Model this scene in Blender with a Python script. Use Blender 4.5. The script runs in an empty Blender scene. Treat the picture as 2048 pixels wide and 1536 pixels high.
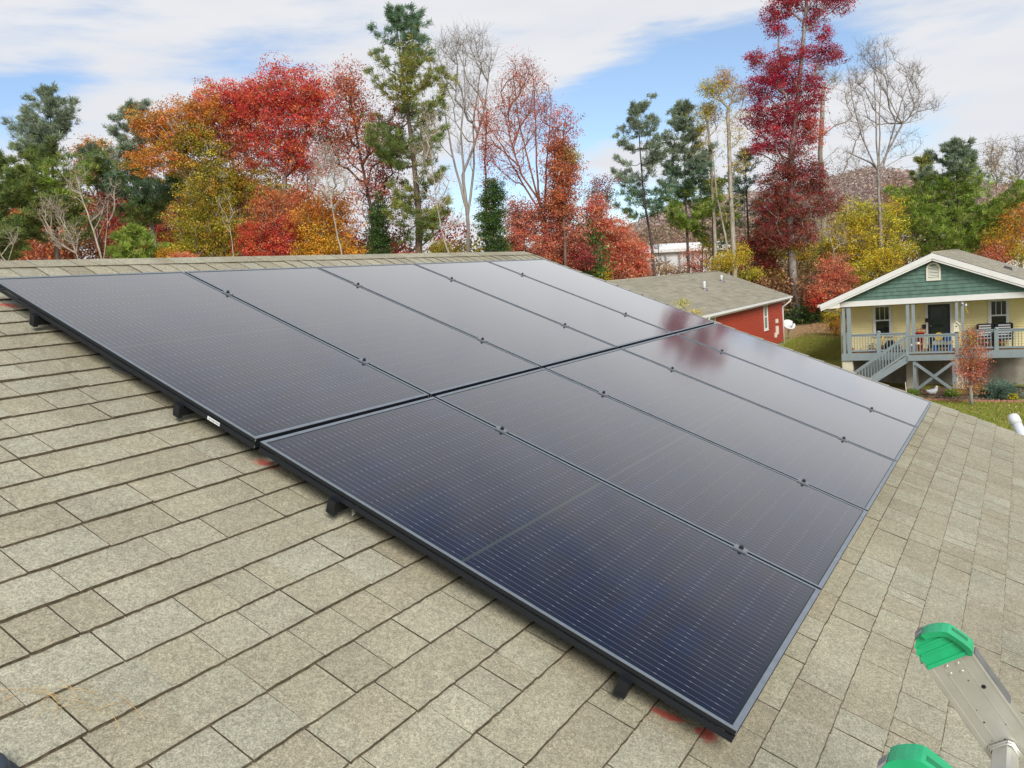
import bpy, math, random
import numpy as np
from mathutils import Vector, Matrix

C = bpy.context.scene.collection
scene = bpy.context.scene
rnd = random.Random(7)
rng = np.random.default_rng(11)
R = math.radians

# ------------------------------------------------------------------ camera
FPX = 1621.2                      # focal length in photo pixels (photo is 2048 wide)
CAMZ = 6.0
MC = np.array([[0.5308060, -0.8434524, -0.0826623],      # camera right
               [-0.1458187, 0.0051884, -0.9892977],      # camera down
               [0.8348544, 0.5371789, -0.1202371]])      # camera forward
cam = bpy.data.cameras.new('camera')
cam_o = bpy.data.objects.new('camera', cam)
C.objects.link(cam_o)
rot = Matrix([[MC[0][i], -MC[1][i], -MC[2][i]] for i in range(3)])
cam_o.matrix_world = Matrix.Translation((0, 0, CAMZ)) @ rot.to_4x4()
cam.sensor_width = 36.0
cam.lens = FPX / 2048 * 36.0
cam.clip_start = 0.05
cam.clip_end = 8000
scene.camera = cam_o

# ------------------------------------------------------------------ light
SUN_DIR = Vector((-0.58, -0.62, 0.60)).normalized()      # towards the sun
sun = bpy.data.lights.new('sun', 'SUN')
sun.energy = 2.4
sun.angle = R(28)
sun.color = (1.0, 0.95, 0.87)
sun_o = bpy.data.objects.new('sun', sun)
C.objects.link(sun_o)
sun_o.rotation_euler = SUN_DIR.to_track_quat('Z', 'Y').to_euler()
sun_o.location = (0, 0, 60)
scene.view_settings.view_transform = 'Standard'
scene.view_settings.look = 'None'
scene.view_settings.exposure = 0.66
scene.view_settings.gamma = 1.0
scene.cycles.max_bounces = 6
scene.cycles.diffuse_bounces = 3
scene.cycles.glossy_bounces = 3
scene.cycles.transmission_bounces = 4


def ray(px, py):
    return MC.T @ np.array([(px - 1024) / FPX, (py - 768) / FPX, 1.0])


def AT(px, py, d):                 # photo pixel and depth in metres -> point
    return np.array([0, 0, CAMZ]) + ray(px, py) * d


def onX(px, py, X):
    d = ray(px, py)
    return np.array([0, 0, CAMZ]) + d * (X / d[0])


def onY(px, py, Y):
    d = ray(px, py)
    return np.array([0, 0, CAMZ]) + d * (Y / d[1])


# ------------------------------------------------------------------ sky
def azel(px, py):
    d = ray(px, py)
    d = d / np.linalg.norm(d)
    return math.atan2(d[1], d[0]), math.asin(d[2])


world = bpy.data.worlds.new('World')
scene.world = world
world.use_nodes = True
wn, wl = world.node_tree.nodes, world.node_tree.links
wn.clear()


def wmath(op, a, b=None, clamp=False):
    n = wn.new('ShaderNodeMath')
    n.operation = op
    n.use_clamp = clamp
    for i, v in enumerate((a, b)):
        if v is None:
            continue
        if isinstance(v, (int, float)):
            n.inputs[i].default_value = v
        else:
            wl.new(v, n.inputs[i])
    return n.outputs[0]


tc = wn.new('ShaderNodeTexCoord')
nrm = wn.new('ShaderNodeVectorMath')
nrm.operation = 'NORMALIZE'
wl.new(tc.outputs['Generated'], nrm.inputs[0])
sp = wn.new('ShaderNodeSeparateXYZ')
wl.new(nrm.outputs[0], sp.inputs[0])
az = wmath('ARCTAN2', sp.outputs[1], sp.outputs[0])
el = wmath('ARCSINE', sp.outputs[2])
cmb = wn.new('ShaderNodeCombineXYZ')
wl.new(az, cmb.inputs[0])
wl.new(el, cmb.inputs[1])
# warp the sky coordinates so that cloud edges feather
wz = wn.new('ShaderNodeTexNoise')
wz.inputs['Scale'].default_value = 5.0
wz.inputs['Detail'].default_value = 7.0
wz.inputs['Roughness'].default_value = 0.55
smap = wn.new('ShaderNodeMapping')
smap.inputs['Rotation'].default_value = (0, 0, R(-14))
smap.inputs['Scale'].default_value = (0.8, 4.2, 1)
wl.new(cmb.outputs[0], smap.inputs[0])
wl.new(smap.outputs[0], wz.inputs['Vector'])
wsub = wn.new('ShaderNodeVectorMath')
wsub.operation = 'MULTIPLY_ADD'
wl.new(wz.outputs['Color'], wsub.inputs[0])
wsub.inputs[1].default_value = (0.22, 0.07, 0)
wsub.inputs[2].default_value = (-0.11, -0.035, 0)
wadd = wn.new('ShaderNodeVectorMath')
wadd.operation = 'ADD'
wl.new(cmb.outputs[0], wadd.inputs[0])
wl.new(wsub.outputs[0], wadd.inputs[1])


def patch(x1, y1, x2, y2, half, gain, prev, deg=False):
    a1, e1 = (R(x1), R(y1)) if deg else azel(x1, y1)
    a2, e2 = (R(x2), R(y2)) if deg else azel(x2, y2)
    mp = wn.new('ShaderNodeMapping')
    mp.vector_type = 'TEXTURE'
    mp.inputs['Location'].default_value = ((a1 + a2) / 2, (e1 + e2) / 2, 0)
    mp.inputs['Rotation'].default_value = (0, 0, math.atan2(e2 - e1, a2 - a1))
    mp.inputs['Scale'].default_value = (math.hypot(a2 - a1, e2 - e1) / 2 + half / FPX, half / FPX, 1)
    wl.new(wadd.outputs[0], mp.inputs[0])
    g = wn.new('ShaderNodeTexGradient')
    g.gradient_type = 'SPHERICAL'
    wl.new(mp.outputs[0], g.inputs[0])
    s = wmath('MULTIPLY', g.outputs['Fac'], gain)
    return s if prev is None else wmath('ADD', prev, s)


blue = None
for p in [(1090, 235, 1720, 50, 105, 2.7), (1120, 290, 1330, 190, 80, 1.3), (840, 390, 1150, 330, 80, 1.1),
          (900, 425, 1500, 405, 80, 1.3), (1500, 190, 1720, 90, 60, 0.5), (-60, 235, 150, 180, 80, 1.5),
          (330, 170, 700, 60, 80, 0.7), (1720, 300, 1930, 215, 55, 0.7), (1700, 40, 2100, 0, 50, 0.35),
          (-200, 60, 300, 10, 60, 0.45)]:
    blue = patch(*p, blue)
# a wide clear opening higher up, ahead and to the right: the near panels mirror it
blue = patch(-20, 38, 13, 44, 420, 1.25, blue, True)
fine = wn.new('ShaderNodeTexNoise')
fine.inputs['Scale'].default_value = 9.0
fine.inputs['Detail'].default_value = 9.0
fine.inputs['Roughness'].default_value = 0.6
wl.new(smap.outputs[0], fine.inputs['Vector'])
thin = wmath('MULTIPLY', wmath('SUBTRACT', fine.outputs['Fac'], 0.45), 1.5)
zen = wn.new('ShaderNodeMapRange')                       # the cloud opens overhead
zen.interpolation_type = 'SMOOTHSTEP'
wl.new(el, zen.inputs[0])
zen.inputs[1].default_value = 0.62
zen.inputs[2].default_value = 1.02
zen.inputs[4].default_value = 1.3
bl = wmath('ADD', wmath('ADD', blue, thin), zen.outputs[0])
mr = wn.new('ShaderNodeMapRange')
mr.interpolation_type = 'SMOOTHSTEP'
wl.new(bl, mr.inputs[0])
mr.inputs[1].default_value = 0.05
mr.inputs[2].default_value = 1.1
mr.inputs[3].default_value = 0.0
mr.inputs[4].default_value = 0.92
sky = wn.new('ShaderNodeTexSky')
sky.sky_type = 'NISHITA'
sky.sun_disc = False
sky.sun_elevation = math.asin(SUN_DIR.z)
sky.sun_rotation = math.atan2(SUN_DIR.x, SUN_DIR.y)
sky.altitude = 600
sky.dust_density = 0.6
sky.ozone_density = 2.5
# cloud whiteness varies a little over the deck
ccol = wn.new('ShaderNodeMix')
ccol.data_type = 'RGBA'
wl.new(wz.outputs['Fac'], ccol.inputs[0])
ccol.inputs[6].default_value = (4.5, 4.7, 5.15, 1)
ccol.inputs[7].default_value = (5.7, 5.7, 5.75, 1)
mix = wn.new('ShaderNodeMix')
mix.data_type = 'RGBA'
wl.new(mr.outputs[0], mix.inputs[0])
wl.new(ccol.outputs[2], mix.inputs[6])
wl.new(sky.outputs[0], mix.inputs[7])
bg = wn.new('ShaderNodeBackground')
bg.inputs['Strength'].default_value = 0.1
wl.new(mix.outputs[2], bg.inputs['Color'])
wo = wn.new('ShaderNodeOutputWorld')
wl.new(bg.outputs[0], wo.inputs[0])

# ------------------------------------------------------------------ materials


def mat(name, col, rough=0.6, metal=0.0, var=0.12, scale=8.0, bump=0.0, bscale=None, col2=None, spec=0.5, detail=5.0):
    """procedural paint / wood / stone: two tones mixed by noise in object space, with a bump"""
    m = bpy.data.materials.new(name)
    m.use_nodes = True
    n, l = m.node_tree.nodes, m.node_tree.links
    b = n['Principled BSDF']
    b.inputs['Roughness'].default_value = rough
    b.inputs['Metallic'].default_value = metal
    b.inputs['Specular IOR Level'].default_value = spec
    t = n.new('ShaderNodeTexCoord')
    nz = n.new('ShaderNodeTexNoise')
    nz.inputs['Scale'].default_value = scale
    nz.inputs['Detail'].default_value = detail
    l.new(t.outputs['Object'], nz.inputs['Vector'])
    rp = n.new('ShaderNodeMapRange')
    rp.inputs[1].default_value = 0.3
    rp.inputs[2].default_value = 0.7
    l.new(nz.outputs['Fac'], rp.inputs[0])
    mx = n.new('ShaderNodeMix')
    mx.data_type = 'RGBA'
    l.new(rp.outputs[0], mx.inputs[0])
    c2 = col2 or tuple(min(1, c * (1 + var)) for c in col)
    c1 = col if col2 else tuple(c * (1 - var) for c in col)
    mx.inputs[6].default_value = (*c1, 1)
    mx.inputs[7].default_value = (*c2, 1)
    l.new(mx.outputs[2], b.inputs['Base Color'])
    if bump:
        nb = n.new('ShaderNodeTexNoise')
        nb.inputs['Scale'].default_value = bscale or scale * 4
        nb.inputs['Detail'].default_value = 4
        l.new(t.outputs['Object'], nb.inputs['Vector'])
        bp = n.new('ShaderNodeBump')
        bp.inputs['Strength'].default_value = bump
        bp.inputs['Distance'].default_value = 0.01
        l.new(nb.outputs['Fac'], bp.inputs['Height'])
        l.new(bp.outputs[0], b.inputs['Normal'])
    return m


def leaf_mat(name, trans=0.3, rough=0.55):
    m = bpy.data.materials.new(name)
    m.use_nodes = True
    n, l = m.node_tree.nodes, m.node_tree.links
    b = n['Principled BSDF']
    b.inputs['Roughness'].default_value = rough
    b.inputs['Specular IOR Level'].default_value = 0.25
    a = n.new('ShaderNodeAttribute')
    a.attribute_name = 'tone'
    l.new(a.outputs['Color'], b.inputs['Base Color'])
    tr = n.new('ShaderNodeBsdfTranslucent')
    l.new(a.outputs['Color'], tr.inputs[0])
    ms = n.new('ShaderNodeMixShader')
    ms.inputs[0].default_value = trans
    l.new(b.outputs[0], ms.inputs[1])
    l.new(tr.outputs[0], ms.inputs[2])
    l.new(ms.outputs[0], n['Material Output'].inputs[0])
    return m


def bark_mat(name, c1, c2, scale=3.0):
    m = bpy.data.materials.new(name)
    m.use_nodes = True
    n, l = m.node_tree.nodes, m.node_tree.links
    b = n['Principled BSDF']
    b.inputs['Roughness'].default_value = 0.85
    b.inputs['Specular IOR Level'].default_value = 0.2
    t = n.new('ShaderNodeTexCoord')
    mp = n.new('ShaderNodeMapping')
    mp.inputs['Scale'].default_value = (scale * 3, scale * 3, scale * 0.6)
    l.new(t.outputs['Object'], mp.inputs[0])
    nz = n.new('ShaderNodeTexNoise')
    nz.inputs['Scale'].default_value = 1.0
    nz.inputs['Detail'].default_value = 6
    l.new(mp.outputs[0], nz.inputs['Vector'])
    rp = n.new('ShaderNodeMapRange')
    rp.inputs[1].default_value = 0.35
    rp.inputs[2].default_value = 0.65
    l.new(nz.outputs['Fac'], rp.inputs[0])
    mx = n.new('ShaderNodeMix')
    mx.data_type = 'RGBA'
    l.new(rp.outputs[0], mx.inputs[0])
    mx.inputs[6].default_value = (*c1, 1)
    mx.inputs[7].default_value = (*c2, 1)
    l.new(mx.outputs[2], b.inputs['Base Color'])
    bp = n.new('ShaderNodeBump')
    bp.inputs['Strength'].default_value = 0.6
    bp.inputs['Distance'].default_value = 0.03
    l.new(nz.outputs['Fac'], bp.inputs['Height'])
    l.new(bp.outputs[0], b.inputs['Normal'])
    return m


def granule_mat(name, paint=False, tone=None):
    """asphalt shingle: per-tab tone attribute, mineral granules, weathering; optional sprayed red survey marks"""
    m = bpy.data.materials.new(name)
    m.use_nodes = True
    n, l = m.node_tree.nodes, m.node_tree.links
    b = n['Principled BSDF']
    b.inputs['Roughness'].default_value = 0.9
    b.inputs['Specular IOR Level'].default_value = 0.25
    t = n.new('ShaderNodeTexCoord')
    a = n.new('ShaderNodeAttribute')
    a.attribute_name = 'tone'

    def noise(scale, det=3.0, rough=0.5):
        z = n.new('ShaderNodeTexNoise')
        z.inputs['Scale'].default_value = scale
        z.inputs['Detail'].default_value = det
        z.inputs['Roughness'].default_value = rough
        l.new(t.outputs['Object'], z.inputs['Vector'])
        return z

    def mr_(src, a0, a1, b0, b1):
        q = n.new('ShaderNodeMapRange')
        l.new(src, q.inputs[0])
        for i, v in enumerate((a0, a1, b0, b1)):
            q.inputs[i + 1].default_value = v
        return q.outputs[0]

    def mul(c1, f):
        q = n.new('ShaderNodeMix')
        q.data_type = 'RGBA'
        q.blend_type = 'MULTIPLY'
        q.inputs[0].default_value = 1
        l.new(c1, q.inputs[6])
        l.new(f, q.inputs[7])
        return q.outputs[2]
    vo = n.new('ShaderNodeTexVoronoi')
    vo.inputs['Scale'].default_value = 330
    l.new(t.outputs['Object'], vo.inputs['Vector'])
    sv = n.new('ShaderNodeSeparateColor')
    l.new(vo.outputs['Color'], sv.inputs[0])
    g1 = mr_(sv.outputs[0], 0, 1, 0.68, 1.31)
    vo2 = n.new('ShaderNodeTexVoronoi')
    vo2.inputs['Scale'].default_value = 120
    l.new(t.outputs['Object'], vo2.inputs['Vector'])
    sv2 = n.new('ShaderNodeSeparateColor')
    l.new(vo2.outputs['Color'], sv2.inputs[0])
    g2 = mr_(sv2.outputs[1], 0, 1, 0.86, 1.13)
    g3 = mr_(noise(2.2, 6, 0.6).outputs['Fac'], 0.3, 0.7, 0.86, 1.12)
    g4 = mr_(noise(24, 5, 0.7).outputs['Fac'], 0.3, 0.7, 0.88, 1.1)
    c = a.outputs['Color']
    for g in (g1, g2, g3, g4):
        c = mul(c, g)
    # brown grime speckle
    gr = mr_(noise(60, 6, 0.75).outputs['Fac'], 0.62, 0.72, 0.0, 0.55)
    mg = n.new('ShaderNodeMix')
    mg.data_type = 'RGBA'
    l.new(gr, mg.inputs[0])
    l.new(c, mg.inputs[6])
    mg.inputs[7].default_value = (0.13, 0.10, 0.06, 1)
    c = mg.outputs[2]
    if paint:
        tot = None
        wob = noise(26, 5, 0.7)
        for (u1, v1, u2, v2, w) in paint:
            mp = n.new('ShaderNodeMapping')
            mp.vector_type = 'TEXTURE'
            mp.inputs['Location'].default_value = ((u1 + u2) / 2, -(v1 + v2) / 2, -0.12)
            mp.inputs['Rotation'].default_value = (0, 0, math.atan2(-(v2 - v1), u2 - u1))
            mp.inputs['Scale'].default_value = (math.hypot(u2 - u1, v2 - v1) / 2 + w, w, 0.2)
            l.new(t.outputs['Object'], mp.inputs[0])
            g = n.new('ShaderNodeTexGradient')
            g.gradient_type = 'SPHERICAL'
            l.new(mp.outputs[0], g.inputs[0])
            if tot is None:
                tot = g.outputs['Fac']
            else:
                mx = n.new('ShaderNodeMath')
                mx.operation = 'MAXIMUM'
                l.new(tot, mx.inputs[0])
                l.new(g.outputs['Fac'], mx.inputs[1])
                tot = mx.outputs[0]
        mm = n.new('ShaderNodeMath')
        mm.operation = 'MULTIPLY_ADD'
        l.new(wob.outputs['Fac'], mm.inputs[0])
        mm.inputs[1].default_value = 1.5
        mm.inputs[2].default_value = -0.85
        ad = n.new('ShaderNodeMath')
        l.new(tot, ad.inputs[0])
        l.new(mm.outputs[0], ad.inputs[1])
        inside = mr_(tot, 0.0, 0.02, 0, 1)
        f0 = mr_(ad.outputs[0], 0.22, 0.6, 0, 0.72)
        f = n.new('ShaderNodeMath')
        f.operation = 'MULTIPLY'
        l.new(f0, f.inputs[0])
        l.new(inside, f.inputs[1])
        mp2 = n.new('ShaderNodeMix')
        mp2.data_type = 'RGBA'
        l.new(f.outputs[0], mp2.inputs[0])
        l.new(c, mp2.inputs[6])
        mp2.inputs[7].default_value = (0.55, 0.05, 0.04, 1)
        c = mp2.outputs[2]
    l.new(c, b.inputs['Base Color'])
    bp = n.new('ShaderNodeBump')
    bp.inputs['Strength'].default_value = 0.7
    bp.inputs['Distance'].default_value = 0.0025
    l.new(sv.outputs[1], bp.inputs['Height'])
    l.new(bp.outputs[0], b.inputs['Normal'])
    return m


M = {}
M['white'] = mat('white_paint', (0.74, 0.74, 0.73), 0.5, var=0.04, scale=3, bump=0.05)
M['cream'] = mat('cream_vinyl', (0.72, 0.71, 0.62), 0.5, var=0.04, scale=3)
M['yellow_siding'] = mat('yellow_siding', (0.88, 0.77, 0.40), 0.6, var=0.05, scale=2, bump=0.08)
M['green_siding'] = mat('green_shake', (0.095, 0.175, 0.142), 0.7, var=0.22, scale=5, bump=0.25, bscale=40)
M['red_siding'] = mat('red_siding', (0.43, 0.060, 0.032), 0.55, var=0.08, scale=2, bump=0.08)
M['blue_grey'] = mat('blue_grey_paint', (0.245, 0.295, 0.31), 0.55, var=0.06, scale=4, bump=0.06)
M['deck_wood'] = mat('deck_boards', (0.24, 0.16, 0.09), 0.75, var=0.25, scale=6, bump=0.2)
M['concrete'] = mat('grey_block', (0.30, 0.28, 0.24), 0.9, var=0.2, scale=3, bump=0.3)
M['pier'] = mat('painted_pier', (0.62, 0.58, 0.46), 0.85, var=0.12, scale=4, bump=0.15)
M['glass_dark'] = mat('window_glass', (0.012, 0.016, 0.020), 0.05, var=0.3, scale=1.5, spec=0.9)
M['curtain'] = mat('curtain_glass', (0.18, 0.25, 0.2), 0.15, var=0.3, scale=9, spec=0.7)
M['door_dark'] = mat('dark_door', (0.012, 0.014, 0.018), 0.3, var=0.3, scale=2)
M['door_glass'] = mat('storm_glass', (0.022, 0.035, 0.034), 0.06, var=0.5, scale=2.5, spec=0.9)
M['metal_grey'] = mat('grey_metal', (0.42, 0.43, 0.44), 0.4, 0.6, var=0.1, scale=6)
M['gal'] = mat('galvanised', (0.42, 0.46, 0.46), 0.35, 0.7, var=0.1, scale=20)
M['alu'] = mat('aluminium', (0.66, 0.65, 0.60), 0.38, 0.75, var=0.10, scale=14, bump=0.05, bscale=60)
M['alu_dark'] = mat('dark_aluminium', (0.22, 0.22, 0.23), 0.5, 0.5, var=0.2, scale=30)
M['rubber'] = mat('grey_rubber', (0.28, 0.27, 0.27), 0.8, var=0.1, scale=30)
M['green_plastic'] = mat('green_plastic', (0.013, 0.42, 0.17), 0.42, var=0.10, scale=25, bump=0.08, bscale=120)
M['green_plastic_shade'] = mat('green_plastic_recess_shade', (0.004, 0.20, 0.075), 0.5, var=0.10, scale=25)
M['frame_lit'] = mat('black_anodised_lit', (0.33, 0.37, 0.40), 0.42, 0.75, var=0.10, scale=30)  # top lip of the black frame: sky sheen is put into this paler colour
M['frame_shade'] = mat('black_anodised_shade', (0.004, 0.007, 0.012), 0.6, 0.0, var=0.15, scale=30)  # sides of the same black frame: gap shade is put into this darker colour
M['rail_black'] = mat('black_rail', (0.007, 0.009, 0.012), 0.5, 0.1, var=0.15, scale=30)
M['bolt'] = mat('bolt_steel', (0.05, 0.055, 0.06), 0.35, 0.8, var=0.1, scale=60)
M['clamp'] = mat('dark_clamp', (0.26, 0.28, 0.30), 0.4, 0.5, var=0.1, scale=60)
M['dish_paint'] = mat('dish_paint', (0.66, 0.68, 0.68), 0.6, var=0.06, scale=5)
M['duck_white'] = mat('white_glaze', (0.88, 0.88, 0.87), 0.4, var=0.03, scale=12)
M['sticker'] = mat('white_sticker', (0.75, 0.76, 0.76), 0.5, var=0.03, scale=30)
M['sticker_ink'] = mat('grey_ink', (0.20, 0.22, 0.25), 0.6, var=0.1, scale=30)
M['paper'] = mat('white_paper', (0.72, 0.71, 0.64), 0.8, var=0.1, scale=40)
M['pvc'] = mat('white_pvc', (0.70, 0.72, 0.74), 0.4, var=0.05, scale=12)
M['slate_plastic'] = mat('slate_plastic', (0.035, 0.05, 0.07), 0.5, var=0.12, scale=30)
M['under'] = mat('shingle_edge_and_shade', (0.095, 0.075, 0.047), 0.95, var=0.45, scale=60)
M['needle'] = mat('straw_needles', (0.50, 0.34, 0.14), 0.7, var=0.2, scale=30)
M['brick_edge'] = mat('brick_edging', (0.42, 0.20, 0.13), 0.85, var=0.25, scale=12, bump=0.2)
M['toy_yellow'] = mat('yellow_plastic', (0.72, 0.42, 0.03), 0.4, var=0.08, scale=10)
M['toy_red'] = mat('red_plastic', (0.50, 0.05, 0.03), 0.4, var=0.1, scale=10)
M['toy_blue'] = mat('blue_plastic', (0.03, 0.15, 0.48), 0.4, var=0.1, scale=10)
M['toy_white'] = mat('cream_plastic', (0.66, 0.64, 0.52), 0.45, var=0.05, scale=10)
M['black'] = mat('black_paint', (0.012, 0.012, 0.014), 0.5, var=0.2, scale=10)
M['orange'] = mat('orange_skin', (0.58, 0.17, 0.03), 0.5, var=0.12, scale=14)
M['teal'] = mat('teal_plastic', (0.02, 0.22, 0.32), 0.4, var=0.1, scale=6)
M['van_blue'] = mat('blue_car_paint', (0.035, 0.075, 0.17), 0.25, 0.2, var=0.08, scale=3, spec=0.8)
M['white_metal'] = mat('white_metal_cladding', (0.66, 0.67, 0.68), 0.45, var=0.06, scale=1.2)
M['grey_metal_roof'] = mat('grey_metal_roof', (0.38, 0.40, 0.42), 0.45, var=0.08, scale=1.2)
M['tyre'] = mat('tyre_rubber', (0.02, 0.02, 0.02), 0.8, var=0.2, scale=30)
M['wire'] = mat('dark_wire', (0.10, 0.10, 0.11), 0.6, var=0.1, scale=3)
M['chair_black'] = mat('black_wicker', (0.012, 0.012, 0.014), 0.6, var=0.3, scale=30, bump=0.3)
M['leaf'] = leaf_mat('autumn_leaf', 0.34)
M['needles'] = leaf_mat('pine_foliage', 0.28, 0.6)
M['bark_pale'] = bark_mat('pale_bark', (0.25, 0.22, 0.18), (0.43, 0.385, 0.32))
M['bark_ash'] = bark_mat('ash_bark', (0.20, 0.18, 0.165), (0.36, 0.33, 0.30))
M['bark_grey'] = bark_mat('grey_bark', (0.16, 0.145, 0.13), (0.34, 0.31, 0.28))
M['bark_brown'] = bark_mat('brown_bark', (0.085, 0.065, 0.05), (0.19, 0.15, 0.115))
M['bark_dark'] = bark_mat('dark_bark', (0.045, 0.038, 0.034), (0.12, 0.10, 0.085))
M['bark_red'] = bark_mat('vine_bark', (0.17, 0.055, 0.04), (0.32, 0.13, 0.085))
M['far_roof'] = granule_mat('neighbour_shingles')

stripe = bpy.data.materials.new('striped_cushion')
stripe.use_nodes = True
_n, _l = stripe.node_tree.nodes, stripe.node_tree.links
_t = _n.new('ShaderNodeTexCoord')
_w = _n.new('ShaderNodeTexWave')
_w.bands_direction = 'Z'
_w.inputs['Scale'].default_value = 3.2
_w.inputs['Distortion'].default_value = 0.6
_l.new(_t.outputs['Object'], _w.inputs['Vector'])
_r = _n.new('ShaderNodeValToRGB')
_r.color_ramp.elements[0].position = 0.47
_r.color_ramp.elements[1].position = 0.53
_r.color_ramp.elements[0].color = (0.012, 0.012, 0.018, 1)
_r.color_ramp.elements[1].color = (0.62, 0.62, 0.62, 1)
_l.new(_w.outputs['Fac'], _r.inputs[0])
_l.new(_r.outputs[0], _n['Principled BSDF'].inputs['Base Color'])
_n['Principled BSDF'].inputs['Roughness'].default_value = 0.9
M['stripe'] = stripe

# ------------------------------------------------------------------ mesh helpers
ORIG = {}


def tagit(o, label=None, cat=None, group=None, kind=None):
    if label:
        o['label'] = label
    if cat:
        o['category'] = cat
    if group:
        o['group'] = group
    if kind:
        o['kind'] = kind
    return o


def thing(name, label, cat, loc=(0, 0, 0), group=None, rot=None):
    o = bpy.data.objects.new(name, None)
    o.empty_display_size = 0.2
    C.objects.link(o)
    o.location = [float(x) for x in loc]
    if rot:
        o.rotation_euler = rot
    ORIG[o.name] = np.array(loc, float) if rot is None else np.zeros(3)
    return tagit(o, label, cat, group)


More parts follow.
